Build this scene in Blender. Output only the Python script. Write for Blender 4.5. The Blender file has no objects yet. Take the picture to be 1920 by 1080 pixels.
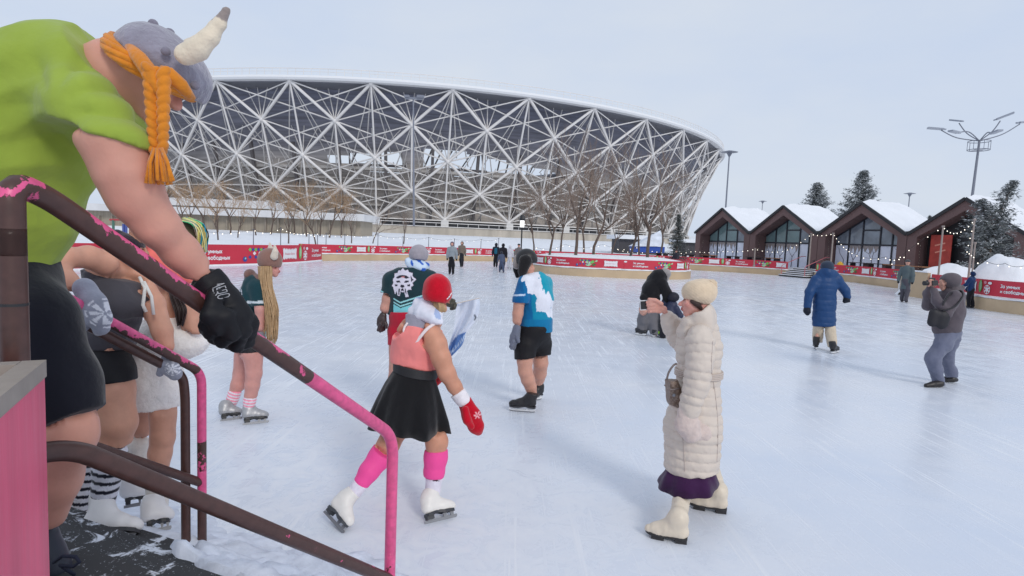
import bpy, math, random
import numpy as np
from mathutils import Vector, Matrix
from mathutils.bvhtree import BVHTree
random.seed(7)
rng = np.random.default_rng(7)
SC = bpy.context.scene
COL = SC.collection
PI = math.pi

# ------------------------------------------------------------------ camera
FPX, PITCH, ROLL, EYE = 1090.0, 0.0807, 0.0400, 1.9
_f = np.array([0, math.cos(PITCH), -math.sin(PITCH)])
_u0 = np.array([0, math.sin(PITCH), math.cos(PITCH)])
_r0 = np.array([1.0, 0, 0])
_r = math.cos(ROLL) * _r0 + math.sin(ROLL) * _u0
_u = -math.sin(ROLL) * _r0 + math.cos(ROLL) * _u0
CAMP = np.array([0, 0, EYE])
def ray(px, py):
    return _f + _r * ((px - 960) / FPX) - _u * ((py - 540) / FPX)
def W(px, py, y):
    """measured photo point -> world point at forward distance y (metres)"""
    d = ray(px, py)
    return CAMP + d * (y / d[1])
def G(px, py, z=0.0):
    """measured photo point -> world point on the level z"""
    d = ray(px, py)
    return CAMP + d * ((z - EYE) / d[2])
cam_data = bpy.data.cameras.new("camera")
cam = bpy.data.objects.new("camera", cam_data)
COL.objects.link(cam)
cam_data.sensor_width = 36
cam_data.lens = FPX / 1920 * 36
cam_data.clip_start = 0.05
cam_data.clip_end = 6000
m = Matrix(((_r[0], _u[0], -_f[0], 0), (_r[1], _u[1], -_f[1], 0), (_r[2], _u[2], -_f[2], EYE), (0, 0, 0, 1)))
cam.matrix_world = m
SC.camera = cam

# ------------------------------------------------------------------ materials
MATS = {}
def srgb(r, g, b):
    def c(v):
        v /= 255.0
        return v / 12.92 if v <= 0.04045 else ((v + 0.055) / 1.055) ** 2.4
    return (c(r), c(g), c(b))
def M(name, color=(0.5, 0.5, 0.5), rough=0.6, noise=None, bump=None, attr=False, metal=0.0, spec=0.5, emit=None, sheen=0.0,
      sss=0.0, wave=None, coat=0.0, stretch=None, alpha=None):
    if name in MATS:
        return MATS[name]
    mt = bpy.data.materials.new(name)
    mt.use_nodes = True
    nt = mt.node_tree
    N, L = nt.nodes, nt.links
    bs = N["Principled BSDF"]
    bs.inputs["Roughness"].default_value = rough
    bs.inputs["Metallic"].default_value = metal
    bs.inputs["Specular IOR Level"].default_value = spec
    bs.inputs["Coat Weight"].default_value = coat
    if sheen:
        bs.inputs["Sheen Weight"].default_value = sheen
        bs.inputs["Sheen Roughness"].default_value = 0.5
    if sss:
        bs.inputs["Subsurface Weight"].default_value = sss
        bs.inputs["Subsurface Radius"].default_value = (0.012, 0.005, 0.003)
        bs.inputs["Subsurface Scale"].default_value = 1.0
    tc = N.new("ShaderNodeTexCoord")
    vec = tc.outputs["Object"]
    if stretch:
        mp = N.new("ShaderNodeMapping")
        mp.inputs["Scale"].default_value = stretch
        L.new(vec, mp.inputs["Vector"])
        vec = mp.outputs["Vector"]
    src = None
    if attr:
        at = N.new("ShaderNodeAttribute")
        at.attribute_name = "Col"
        src = at.outputs["Color"]
    if noise:
        sc, amt = noise
        nz = N.new("ShaderNodeTexNoise")
        nz.inputs["Scale"].default_value = sc
        nz.inputs["Detail"].default_value = 5
        L.new(vec, nz.inputs["Vector"])
        mr = N.new("ShaderNodeMapRange")
        mr.inputs["From Min"].default_value = 0.25
        mr.inputs["From Max"].default_value = 0.75
        mr.inputs["To Min"].default_value = 1 - amt
        mr.inputs["To Max"].default_value = 1 + amt
        L.new(nz.outputs["Fac"], mr.inputs["Value"])
        mx = N.new("ShaderNodeMix")
        mx.data_type = 'RGBA'
        mx.blend_type = 'MULTIPLY'
        mx.inputs["Factor"].default_value = 1
        if src is not None:
            L.new(src, mx.inputs["A"])
        else:
            mx.inputs["A"].default_value = (*color, 1)
        L.new(mr.outputs["Result"], mx.inputs["B"])
        src = mx.outputs["Result"]
    if src is not None:
        L.new(src, bs.inputs["Base Color"])
    else:
        bs.inputs["Base Color"].default_value = (*color, 1)
    if emit:
        bs.inputs["Emission Color"].default_value = (*emit[0], 1)
        bs.inputs["Emission Strength"].default_value = emit[1]
    if alpha is not None:
        bs.inputs["Alpha"].default_value = alpha
    last = None
    if bump:
        sc, st = bump[0], bump[1]
        nb = N.new("ShaderNodeTexNoise")
        nb.inputs["Scale"].default_value = sc
        nb.inputs["Detail"].default_value = 4
        L.new(vec, nb.inputs["Vector"])
        bp = N.new("ShaderNodeBump")
        bp.inputs["Strength"].default_value = st
        bp.inputs["Distance"].default_value = bump[2] if len(bump) > 2 else 0.01
        L.new(nb.outputs["Fac"], bp.inputs["Height"])
        last = bp
    if wave:
        wv = N.new("ShaderNodeTexWave")
        wv.bands_direction = wave[2] if len(wave) > 2 else 'Z'
        wv.inputs["Scale"].default_value = wave[0]
        wv.inputs["Distortion"].default_value = wave[4] if len(wave) > 4 else 0.6
        L.new(tc.outputs["Object"], wv.inputs["Vector"])
        bp = N.new("ShaderNodeBump")
        bp.inputs["Strength"].default_value = wave[1]
        bp.inputs["Distance"].default_value = wave[3] if len(wave) > 3 else 0.004
        L.new(wv.outputs["Fac"], bp.inputs["Height"])
        if last:
            L.new(last.outputs["Normal"], bp.inputs["Normal"])
        last = bp
    if last:
        L.new(last.outputs["Normal"], bs.inputs["Normal"])
    MATS[name] = mt
    return mt

# ------------------------------------------------------------------ objects
def thing(name, label, cat, base=(0, 0, 0), group=None):
    o = bpy.data.objects.new(name, None)
    o.empty_display_size = 0.1
    COL.objects.link(o)
    o.location = tuple(float(v) for v in base)
    o["label"] = label
    o["category"] = cat
    if group:
        o["group"] = group
    return o
def tag(o, label, cat, group=None, kind=None):
    if label: o["label"] = label
    if cat: o["category"] = cat
    if group: o["group"] = group
    if kind: o["kind"] = kind
    return o
def root_base(p):
    b = np.zeros(3)
    while p is not None:
        b = b + np.array(p.location)
        p = p.parent
    return b
def mesh_obj(name, V, F, mat, parent=None, base=None, smooth=False, col=None, midx=None):
    """V world coordinates; F list of index tuples or an (n,k) array; one mesh object"""
    V = np.asarray(V, dtype=np.float64).reshape(-1, 3)
    if parent is not None:
        org = root_base(parent)
    else:
        org = np.array(base if base is not None else (0, 0, 0), float)
    me = bpy.data.meshes.new(name)
    Vl = V - org
    if isinstance(F, np.ndarray):
        k = F.shape[1]
        me.vertices.add(len(Vl)); me.vertices.foreach_set("co", Vl.astype(np.float32).ravel())
        me.loops.add(F.size); me.loops.foreach_set("vertex_index", F.astype(np.int32).ravel())
        me.polygons.add(len(F))
        me.polygons.foreach_set("loop_start", np.arange(0, F.size, k, dtype=np.int32))
        me.polygons.foreach_set("loop_total", np.full(len(F), k, dtype=np.int32))
        me.update(calc_edges=True)
        me.validate()
    else:
        me.from_pydata(Vl.tolist(), [], [tuple(int(i) for i in f) for f in F])
        me.update()
    if smooth:
        me.polygons.foreach_set("use_smooth", np.ones(len(me.polygons), dtype=bool))
    for mm in (mat if isinstance(mat, (list, tuple)) else [mat]):
        me.materials.append(mm)
    if midx is not None and len(midx) == len(me.polygons):
        me.polygons.foreach_set("material_index", np.asarray(midx, dtype=np.int32))
    if col is not None:
        a = me.color_attributes.new("Col", 'FLOAT_COLOR', 'POINT')
        c = np.ones((len(V), 4), np.float32); c[:, :3] = col
        a.data.foreach_set("color", c.ravel())
    o = bpy.data.objects.new(name, me)
    COL.objects.link(o)
    if parent is not None:
        o.parent = parent
    else:
        o.location = tuple(org)
    return o
def copy_thing(o, parent=None):
    c = o.copy()
    COL.objects.link(c)
    if parent is not None:
        c.parent = parent
    for ch in list(o.children):
        copy_thing(ch, c)
    return c

class MB:
    """mesh collector: boxes, tubes, polygons"""
    def __init__(s):
        s.V, s.F, s.I, s.n = [], [], [], 0
        s.mi = 0
    def add(s, V, F):
        V = np.asarray(V, float).reshape(-1, 3)
        for f in F:
            s.F.append(tuple(i + s.n for i in f)); s.I.append(s.mi)
        s.V.append(V); s.n += len(V)
        return s
    def box(s, c, size, ax=None):
        c = np.asarray(c, float)
        if ax is None: ax = np.eye(3)
        ax = np.asarray(ax, float)
        h = np.asarray(size, float) / 2
        V = [c + sx * h[0] * ax[0] + sy * h[1] * ax[1] + sz * h[2] * ax[2] for sz in (-1, 1) for sy in (-1, 1) for sx in (-1, 1)]
        return s.add(V, [(0, 2, 3, 1), (4, 5, 7, 6), (0, 1, 5, 4), (2, 6, 7, 3), (0, 4, 6, 2), (1, 3, 7, 5)])
    def bar(s, a, b, w, h, up=(0, 0, 1)):
        a = np.asarray(a, float); b = np.asarray(b, float)
        d = b - a; L = np.linalg.norm(d)
        if L < 1e-9: return s
        d = d / L
        sd = np.cross(d, up)
        if np.linalg.norm(sd) < 1e-6: sd = np.cross(d, (1, 0, 0))
        sd /= np.linalg.norm(sd)
        return s.box((a + b) / 2, (L, w, h), (d, sd, np.cross(sd, d)))
    def tube(s, pts, rad, n=8, cap=True, squash=None):
        P = np.asarray(pts, float)
        k = len(P)
        R = np.full(k, rad, float) if np.isscalar(rad) else np.asarray(rad, float)
        T = np.gradient(P, axis=0)
        T /= np.linalg.norm(T, axis=1)[:, None] + 1e-12
        ref = np.array([0, 0, 1.0]) if abs(T[0][2]) < 0.9 else np.array([1.0, 0, 0])
        nrm = np.cross(T[0], ref); nrm /= np.linalg.norm(nrm)
        ang = np.arange(n) * 2 * PI / n
        V = []
        for i in range(k):
            nrm = nrm - T[i] * (nrm @ T[i]); nrm /= np.linalg.norm(nrm) + 1e-12
            bn = np.cross(T[i], nrm)
            V.append(P[i] + R[i] * (np.cos(ang)[:, None] * nrm + np.sin(ang)[:, None] * bn))
        V = np.concatenate(V)
        F = []
        for i in range(k - 1):
            for j in range(n):
                F.append((i * n + j, i * n + (j + 1) % n, (i + 1) * n + (j + 1) % n, (i + 1) * n + j))
        if cap:
            F.append(tuple(range(n - 1, -1, -1))); F.append(tuple((k - 1) * n + j for j in range(n)))
        return s.add(V, F)
    def poly(s, V):
        return s.add(V, [tuple(range(len(V)))])
    def ball(s, c, r, n=8, m=5):
        r = np.ones(3) * r
        V = [np.asarray(c) + r * (0, 0, 1)]
        for i in range(1, m):
            a = PI * i / m
            for j in range(n):
                b = 2 * PI * j / n
                V.append(np.asarray(c) + r * (math.sin(a) * math.cos(b), math.sin(a) * math.sin(b), math.cos(a)))
        V.append(np.asarray(c) - r * (0, 0, 1))
        F = [(0, 1 + j, 1 + (j + 1) % n) for j in range(n)]
        for i in range(m - 2):
            for j in range(n):
                a, b = 1 + i * n + j, 1 + i * n + (j + 1) % n
                F.append((a, a + n, b + n, b))
        e = len(V) - 1
        F += [(e, 1 + (m - 2) * n + (j + 1) % n, 1 + (m - 2) * n + j) for j in range(n)]
        return s.add(V, F)
    def prism(s, poly, dirv):
        """closed outline (k,3) extruded by dirv"""
        P = np.asarray(poly, float); k = len(P)
        V = np.concatenate([P, P + np.asarray(dirv, float)])
        F = [tuple(range(k - 1, -1, -1)), tuple(range(k, 2 * k))]
        F += [(i, (i + 1) % k, k + (i + 1) % k, k + i) for i in range(k)]
        return s.add(V, F)
    def build(s, name, mat, parent=None, base=None, smooth=False, col=None):
        return mesh_obj(name, np.concatenate(s.V) if s.V else np.zeros((0, 3)), s.F, mat, parent, base, smooth, col, s.I)

def arc_pts(pts, r, n=6):
    """polyline with rounded corners"""
    P = [np.asarray(p, float) for p in pts]
    out = [P[0]]
    for i in range(1, len(P) - 1):
        a = P[i - 1] - P[i]; b = P[i + 1] - P[i]
        la, lb = np.linalg.norm(a), np.linalg.norm(b)
        rr = min(r, la * 0.45, lb * 0.45)
        p0 = P[i] + a / la * rr; p2 = P[i] + b / lb * rr
        for t in np.linspace(0, 1, n):
            out.append((1 - t) ** 2 * p0 + 2 * t * (1 - t) * P[i] + t * t * p2)
    out.append(P[-1])
    return np.array(out)
def catmull(P, n=8, closed=False):
    P = np.asarray(P, float)
    k = len(P)
    out = []
    rngk = range(k if closed else k - 1)
    for i in rngk:
        g = (lambda j: P[j % k]) if closed else (lambda j: P[min(max(j, 0), k - 1)])
        p0, p1, p2, p3 = g(i - 1), g(i), g(i + 1), g(i + 2)
        for t in np.arange(n) / n:
            out.append(0.5 * (2 * p1 + (p2 - p0) * t + (2 * p0 - 5 * p1 + 4 * p2 - p3) * t * t + (3 * p1 - p0 - 3 * p2 + p3) * t ** 3))
    if not closed: out.append(P[-1])
    return np.array(out)

# ------------------------------------------------------------------ numpy noise
_perm = rng.permutation(256)
def vnoise(x, y, z):
    xi, yi, zi = np.floor(x).astype(int), np.floor(y).astype(int), np.floor(z).astype(int)
    fx, fy, fz = x - xi, y - yi, z - zi
    fx = fx * fx * (3 - 2 * fx); fy = fy * fy * (3 - 2 * fy); fz = fz * fz * (3 - 2 * fz)
    def h(a, b, c):
        return _perm[(_perm[(_perm[a & 255] + b) & 255] + c) & 255] / 127.5 - 1
    r = 0
    for dx in (0, 1):
        for dy in (0, 1):
            for dz in (0, 1):
                r = r + h(xi + dx, yi + dy, zi + dz) * (fx if dx else 1 - fx) * (fy if dy else 1 - fy) * (fz if dz else 1 - fz)
    return r
def inpoly(u, v, poly):
    c = np.zeros(np.shape(u), bool)
    n = len(poly)
    j = n - 1
    for i in range(n):
        xi, yi = poly[i]; xj, yj = poly[j]
        if yi != yj:
            c ^= ((yi > v) != (yj > v)) & (u < (xj - xi) * (v - yi) / (yj - yi) + xi)
        j = i
    return c

# ------------------------------------------------------------------ signed distance bodies
class SDF:
    """smooth blends of tapered limbs, meshed as one continuous surface"""
    def __init__(s):
        s.ops = []; s.post = []; s.cuts = []
    def chain(s, pts, k=0.02, sy=1.0, ax=None, cut=None, disp=None, op='u'):
        """pts: list of (xyz, r); sy: thickness factor along the horizontal direction ax"""
        s.ops.append(('c', [(np.asarray(p, float), float(r)) for p, r in pts], k, sy, ax, cut, disp, op)); return s
    def ell(s, c, r, R=None, k=0.02, op='u', cut=None, disp=None):
        s.ops.append(('e', np.asarray(c, float), np.asarray(r, float) * np.ones(3), R, k, op, cut, disp)); return s
    def mesh(s, vox):
        lo = np.full(3, 1e9); hi = -lo
        for o in s.ops:
            if o[0] == 'c':
                if o[7] != 'u': continue
                for p, r in o[1]:
                    r = r * max(1, o[3]) + 0.0
                    lo = np.minimum(lo, p - r); hi = np.maximum(hi, p + r)
            else:
                if o[5] != 'u': continue
                r = o[2].max()
                lo = np.minimum(lo, o[1] - r); hi = np.maximum(hi, o[1] + r)
        lo -= 4 * vox + 0.01; hi += 4 * vox + 0.01
        n = np.ceil((hi - lo) / vox).astype(int) + 1
        gx, gy, gz = [(lo[i] + np.arange(n[i]) * vox).astype(np.float32) for i in range(3)]
        F = np.full(tuple(n), 1.0, np.float32)
        def region(a, b):
            i0 = np.clip(np.floor((a - lo) / vox).astype(int), 0, n - 1)
            i1 = np.clip(np.ceil((b - lo) / vox).astype(int) + 1, 1, n)
            return tuple(slice(i0[i], i1[i]) for i in range(3))
        for o in s.ops:
            if o[0] == 'c':
                _, pts, k, sy, ax, cut, disp, op = o
                dtot = None
                a = np.full(3, 1e9); b = -a
                for p, r in pts:
                    r = r * max(1, sy)
                    a = np.minimum(a, p - r); b = np.maximum(b, p + r)
                mg = k + 3 * vox + (0.03 if disp else 0)
                sl = region(a - mg, b + mg)
                X, Y, Z = gx[sl[0]][:, None, None], gy[sl[1]][None, :, None], gz[sl[2]][None, None, :]
                d = None
                s0 = 0.0
                segs = list(zip(pts[:-1], pts[1:])) if len(pts) > 1 else [(pts[0], (pts[0][0] + np.array([0, 0, 1e-4]), pts[0][1]))]
                for (p, r0), (q, r1) in segs:
                    v = q - p; L2 = float(v @ v) + 1e-12
                    t = np.clip(((X - p[0]) * v[0] + (Y - p[1]) * v[1] + (Z - p[2]) * v[2]) / L2, 0, 1)
                    ex = X - p[0] - t * v[0]; ey = Y - p[1] - t * v[1]; ez = Z - p[2] - t * v[2]
                    if sy != 1.0:
                        if ax is None:
                            ey = ey / sy
                        else:
                            c = ex * ax[0] + ey * ax[1]
                            g = c * (1 / sy - 1)
                            ex = ex + g * ax[0]; ey = ey + g * ax[1]
                    dd = np.sqrt(ex * ex + ey * ey + ez * ez) - (r0 + (r1 - r0) * t)
                    if disp is not None:
                        dd = dd + disp(X, Y, Z, s0 + t * math.sqrt(L2))
                    s0 += math.sqrt(L2)
                    if d is None: d = dd
                    else:
                        kk = min(k, 0.6 * min(r0, r1)) + 1e-6
                        h = np.maximum(kk - np.abs(d - dd), 0) / kk
                        d = np.minimum(d, dd) - h * h * kk * 0.25
            else:
                _, c, r, R, k, op, cut, disp = o
                rm = r.max(); mg = k + 3 * vox + (0.03 if disp else 0)
                sl = region(c - rm - mg, c + rm + mg)
                X, Y, Z = gx[sl[0]][:, None, None] - c[0], gy[sl[1]][None, :, None] - c[1], gz[sl[2]][None, None, :] - c[2]
                if R is None:
                    qx, qy, qz = X, Y, Z
                else:
                    R = np.asarray(R)
                    qx = X * R[0][0] + Y * R[0][1] + Z * R[0][2]
                    qy = X * R[1][0] + Y * R[1][1] + Z * R[1][2]
                    qz = X * R[2][0] + Y * R[2][1] + Z * R[2][2]
                k0 = np.sqrt((qx / r[0]) ** 2 + (qy / r[1]) ** 2 + (qz / r[2]) ** 2)
                k1 = np.sqrt((qx / r[0] ** 2) ** 2 + (qy / r[1] ** 2) ** 2 + (qz / r[2] ** 2) ** 2) + 1e-9
                d = k0 * (k0 - 1) / k1
                d = np.where(k0 < 1e-3, -r.min(), d)
                X, Y, Z = X + c[0], Y + c[1], Z + c[2]
                if disp is not None:
                    d = d + disp(X, Y, Z, 0)
            if cut is not None:
                for cp, cn in (cut if isinstance(cut, list) else [cut]):
                    d = np.maximum(d, (X - cp[0]) * cn[0] + (Y - cp[1]) * cn[1] + (Z - cp[2]) * cn[2])
            f = F[sl]
            if op == 'u':
                if k > 0:
                    h = np.maximum(k - np.abs(f - d), 0) / k
                    F[sl] = np.minimum(f, d) - h * h * k * 0.25
                else:
                    F[sl] = np.minimum(f, d)
            else:
                d = -d
                if k > 0:
                    h = np.maximum(k - np.abs(f - d), 0) / k
                    F[sl] = np.maximum(f, d) + h * h * k * 0.25
                else:
                    F[sl] = np.maximum(f, d)
        if s.cuts:
            X, Y, Z = gx[:, None, None], gy[None, :, None], gz[None, None, :]
            for cp, cn in s.cuts:
                np.maximum(F, (X - cp[0]) * cn[0] + (Y - cp[1]) * cn[1] + (Z - cp[2]) * cn[2], out=F)
        if s.post:
            X, Y, Z = gx[:, None, None], gy[None, :, None], gz[None, None, :]
            near = np.abs(F) < 0.06
            ix = np.nonzero(near)
            for fn in s.post:
                F[ix] += fn(gx[ix[0]], gy[ix[1]], gz[ix[2]]).astype(np.float32)
        return surface_nets(F, lo, vox)
def surface_nets(F, lo, vox):
    S = F < 0
    n = np.array(F.shape)
    a = S[:-1, :-1, :-1]
    cnt = np.zeros(a.shape, np.int8)
    offs = [(i, j, k) for i in (0, 1) for j in (0, 1) for k in (0, 1)]
    for (i, j, k) in offs:
        cnt += S[i:n[0] - 1 + i, j:n[1] - 1 + j, k:n[2] - 1 + k]
    act = (cnt > 0) & (cnt < 8)
    ci = np.nonzero(act)
    m_ = len(ci[0])
    idx = np.full(act.shape, -1, np.int64)
    idx[ci] = np.arange(m_)
    val = {o: F[ci[0] + o[0], ci[1] + o[1], ci[2] + o[2]] for o in offs}
    acc = np.zeros((m_, 3)); num = np.zeros(m_)
    for o in offs:
        for d in range(3):
            if o[d] == 0:
                p = list(o); p[d] = 1; p = tuple(p)
                va, vb = val[o], val[p]
                cr = (va < 0) != (vb < 0)
                t = np.where(cr, va / np.where(cr, va - vb, 1), 0)
                pos = np.tile(np.array(o, float), (m_, 1)); pos[:, d] = t
                acc += pos * cr[:, None]; num += cr
    V = (np.stack(ci, 1) + acc / np.maximum(num, 1)[:, None]) * vox + lo
    quads = []
    for d in range(3):
        e = [1, 1, 1]; 
        sl0 = [slice(1, n[i] - 1) for i in range(3)]
        sl0[d] = slice(0, n[d] - 1)
        sl1 = list(sl0); sl1[d] = slice(1, n[d])
        A = S[tuple(sl0)]; B = S[tuple(sl1)]
        ch = np.nonzero(A != B)
        c = np.stack(ch, 1)
        st = np.array([1, 1, 1]); st[d] = 0
        c = c + st
        flip = B[ch]
        u, w = (d + 1) % 3, (d + 2) % 3
        def cell(du, dw):
            q = c.copy(); q[:, u] -= du; q[:, w] -= dw
            return idx[q[:, 0], q[:, 1], q[:, 2]]
        q = np.stack([cell(1, 1), cell(0, 1), cell(0, 0), cell(1, 0)], 1)
        q[flip] = q[flip][:, ::-1]
        quads.append(q)
    Q = np.concatenate(quads) if quads else np.zeros((0, 4), int)
    Q = Q[(Q >= 0).all(1)]
    return V, Q

def _arc(cx, cy, rx, ry, a0, a1, n=9):
    return [(cx + rx * math.cos(math.radians(a)), cy + ry * math.sin(math.radians(a))) for a in np.linspace(a0, a1, n)]
def _bowl(x, y0, y1, xr):
    r = (y1 - y0) / 2
    return [(x, y1), (xr - r, y1)] + _arc(xr - r, (y0 + y1) / 2, r, r, 80, -80, 7) + [(xr - r, y0), (x, y0)]
_X = .47
GLYPH = {
    "З": (.50, [_arc(.2, .51, .17, .14, 160, -80) + _arc(.2, .19, .2, .17, 80, -160)]),
    "а": (.55, [_arc(.25, .235, .19, .22, 0, 345, 14), [(.44, 0), (.44, _X)]]),
    "у": (.50, [[(.04, _X), (.25, .06)], [(.45, _X), (.22, -.1), (.12, -.17), (.03, -.16)]]),
    "м": (.64, [[(.08, 0), (.08, _X)], [(.09, _X), (.31, .12), (.53, _X)], [(.54, _X), (.54, 0)]]),
    "н": (.55, [[(.08, 0), (.08, _X)], [(.44, 0), (.44, _X)], [(.08, .24), (.44, .24)]]),
    "ы": (.66, [[(.08, 0), (.08, _X)], _bowl(.08, .03, .27, .42), [(.56, 0), (.56, _X)]]),
    "х": (.50, [[(.05, 0), (.43, _X)], [(.05, _X), (.43, 0)]]),
    "и": (.57, [[(.08, 0), (.08, _X)], [(.46, 0), (.46, _X)], [(.1, .05), (.44, .43)]]),
    "с": (.47, [_arc(.25, .235, .19, .21, 50, 310, 12)]),
    "в": (.52, [[(.08, 0), (.08, _X)], _bowl(.08, .25, .44, .36), _bowl(.08, .03, .25, .42)]),
    "о": (.54, [_arc(.27, .235, .2, .21, 0, 350, 15)]),
    "б": (.54, [_arc(.27, .22, .19, .19, 0, 350, 14), [(.08, .22), (.09, .45), (.2, .58), (.44, .64)]]),
    "д": (.58, [[(.03, -.12), (.03, .03), (.53, .03), (.53, -.12)], [(.12, .03), (.19, .43), (.44, .43), (.44, .03)]]),
    "А": (.62, [[(.04, 0), (.3, .68)], [(.3, .68), (.56, 0)], [(.13, .2), (.47, .2)]]),
    "л": (.53, [[(.03, .02), (.12, .08), (.16, .43), (.43, .43), (.43, 0)]]),
    "ь": (.48, [[(.08, 0), (.08, _X)], _bowl(.08, .03, .27, .42)]),
    "ф": (.66, [_arc(.33, .235, .26, .21, 0, 350, 15), [(.33, -.16), (.33, .66)]]),
    "-": (.36, [[(.05, .25), (.3, .25)]]),
    "Б": (.55, [[(.08, 0), (.08, .68)], [(.08, .65), (.45, .65)], _bowl(.08, .04, .38, .47)]),
    "к": (.50, [[(.08, 0), (.08, _X)], [(.44, _X), (.12, .24), (.46, 0)]]),
    "E": (.52, [[(.08, 0), (.08, .68)], [(.08, .65), (.44, .65)], [(.08, .35), (.4, .35)], [(.08, .03), (.44, .03)]]),
    "R": (.56, [[(.08, 0), (.08, .68)], _bowl(.08, .34, .64, .46), [(.25, .34), (.48, 0)]]),
    "O": (.66, [_arc(.33, .34, .25, .31, 0, 350, 16)]),
    "A": (.62, [[(.04, 0), (.3, .68)], [(.3, .68), (.56, 0)], [(.13, .2), (.47, .2)]]),
    " ": (.28, []),
}
def text_mesh(body, size=1.0, w=.07):
    """flat lettering built from strokes: verts (x, y, layer) with the origin at the left end of the baseline"""
    V, F, x0 = [], [], 0.0
    for ch in body:
        adv, strokes = GLYPH[ch]
        for k, st in enumerate(strokes):
            P = np.array(st, float); P[:, 0] += x0
            T = np.gradient(P, axis=0); T /= np.linalg.norm(T, axis=1)[:, None] + 1e-9
            for a in range(len(P)):
                n_ = np.array([-T[a][1], T[a][0]])
                d = (P[min(a + 1, len(P) - 1)] - P[max(a - 1, 0)]); e = P[a] - P[max(a - 1, 0)] if a else d
                c = abs(float(e @ T[a])) / (np.linalg.norm(e) + 1e-9)
                ww = w / max(c, .55)
                V.append((*(P[a] + n_ * ww), k)); V.append((*(P[a] - n_ * ww), k))
                if a: b = len(V) - 4; F.append((b, b + 1, b + 3, b + 2))
        x0 += adv
    V = np.array(V); V[:, :2] *= size
    return V, F
# ------------------------------------------------------------------ light and sky
SUN_EL, SUN_AZ = math.radians(32), math.radians(150)      # behind the camera, to the right
wd = bpy.data.worlds.new("World")
SC.world = wd
wd.use_nodes = True
nt = wd.node_tree
N, L = nt.nodes, nt.links
bg = N["Background"]
bg.inputs["Strength"].default_value = 0.1
sky = N.new("ShaderNodeTexSky")
sky.sky_type = 'NISHITA'
sky.sun_disc = False
sky.sun_elevation = SUN_EL
sky.sun_rotation = SUN_AZ
sky.air_density = 1.0; sky.dust_density = 2.0
tcw = N.new("ShaderNodeTexCoord")
mpw = N.new("ShaderNodeMapping"); mpw.inputs["Scale"].default_value = (1.0, 1.0, 2.6)
L.new(tcw.outputs["Generated"], mpw.inputs["Vector"])
nzw = N.new("ShaderNodeTexNoise"); nzw.inputs["Scale"].default_value = 2.1; nzw.inputs["Detail"].default_value = 6; nzw.inputs["Roughness"].default_value = 0.55
L.new(mpw.outputs["Vector"], nzw.inputs["Vector"])
crw = N.new("ShaderNodeValToRGB")
crw.color_ramp.elements[0].position = 0.33; crw.color_ramp.elements[0].color = (0.56, 0.645, 0.825, 1)
crw.color_ramp.elements[1].position = 0.64; crw.color_ramp.elements[1].color = (0.635, 0.695, 0.815, 1)
L.new(nzw.outputs["Fac"], crw.inputs["Fac"])
mulw = N.new("ShaderNodeMix"); mulw.data_type = 'RGBA'; mulw.blend_type = 'MULTIPLY'; mulw.inputs["Factor"].default_value = 1
mulw.inputs["B"].default_value = (10.75, 10.7, 10.3, 1)
L.new(crw.outputs["Color"], mulw.inputs["A"])
mixw = N.new("ShaderNodeMix"); mixw.data_type = 'RGBA'; mixw.inputs["Factor"].default_value = 0.93
L.new(sky.outputs["Color"], mixw.inputs["A"]); L.new(mulw.outputs["Result"], mixw.inputs["B"])
L.new(mixw.outputs["Result"], bg.inputs["Color"])
sl = bpy.data.lights.new("sun", 'SUN')
sl.energy = 1.15; sl.angle = math.radians(14); sl.color = (1.0, 0.955, 0.89)
so = bpy.data.objects.new("sun", sl); COL.objects.link(so)
sd = np.array([math.sin(SUN_AZ) * math.cos(SUN_EL), math.cos(SUN_AZ) * math.cos(SUN_EL), math.sin(SUN_EL)])
so.rotation_euler = Vector(-sd).to_track_quat('-Z', 'Y').to_euler()
so.location = (20, -20, 40)
SC.view_settings.view_transform = 'Standard'
SC.view_settings.look = 'None'
SC.view_settings.exposure = 0.035
SC.view_settings.gamma = 1.0

# ------------------------------------------------------------------ rink outline (measured on the ice)
LEFTB = np.array([G(-60, 516), G(60, 511.5), G(200, 506), G(390, 500), G(490, 497), G(560, 493.5), G(604, 489.5)])
FARB = np.array([G(560, 488), G(620, 489), G(720, 488.6), G(830, 489), G(925, 490), G(1020, 494), G(1120, 498.5), G(1200, 502), G(1280, 505.5),
                 G(1380, 511), G(1480, 518), G(1600, 529.5), G(1684, 541)])
RIGHTB = np.array([G(1738, 561), G(1790, 571), G(1850, 582), G(1920, 591.5), G(2040, 606), G(2300, 640)])
rink = np.concatenate([[[-24, -6, 0]], LEFTB, FARB[1:], [G(1708, 556)], RIGHTB, [[12, -6, 0]]])[:, :2]

# ice: one sheet
ice_m = bpy.data.materials.new("ice"); ice_m.use_nodes = True
nt = ice_m.node_tree; N, L = nt.nodes, nt.links
bs = N["Principled BSDF"]
tc = N.new("ShaderNodeTexCoord")
def nz(scale, detail, vec, rough=0.5, dist=0.0):
    n = N.new("ShaderNodeTexNoise"); n.inputs["Scale"].default_value = scale; n.inputs["Detail"].default_value = detail
    n.inputs["Roughness"].default_value = rough; n.inputs["Distortion"].default_value = dist
    L.new(vec, n.inputs["Vector"]); return n.outputs["Fac"]
def ramp(v, a, b, lo=0.0, hi=1.0):
    r = N.new("ShaderNodeMapRange"); r.inputs["From Min"].default_value = a; r.inputs["From Max"].default_value = b
    r.inputs["To Min"].default_value = lo; r.inputs["To Max"].default_value = hi
    L.new(v, r.inputs["Value"]); return r.outputs["Result"]
def mp(scale, rot, vec):
    n = N.new("ShaderNodeMapping"); n.inputs["Scale"].default_value = scale; n.inputs["Rotation"].default_value = (0, 0, rot)
    L.new(vec, n.inputs["Vector"]); return n.outputs["Vector"]
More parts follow.
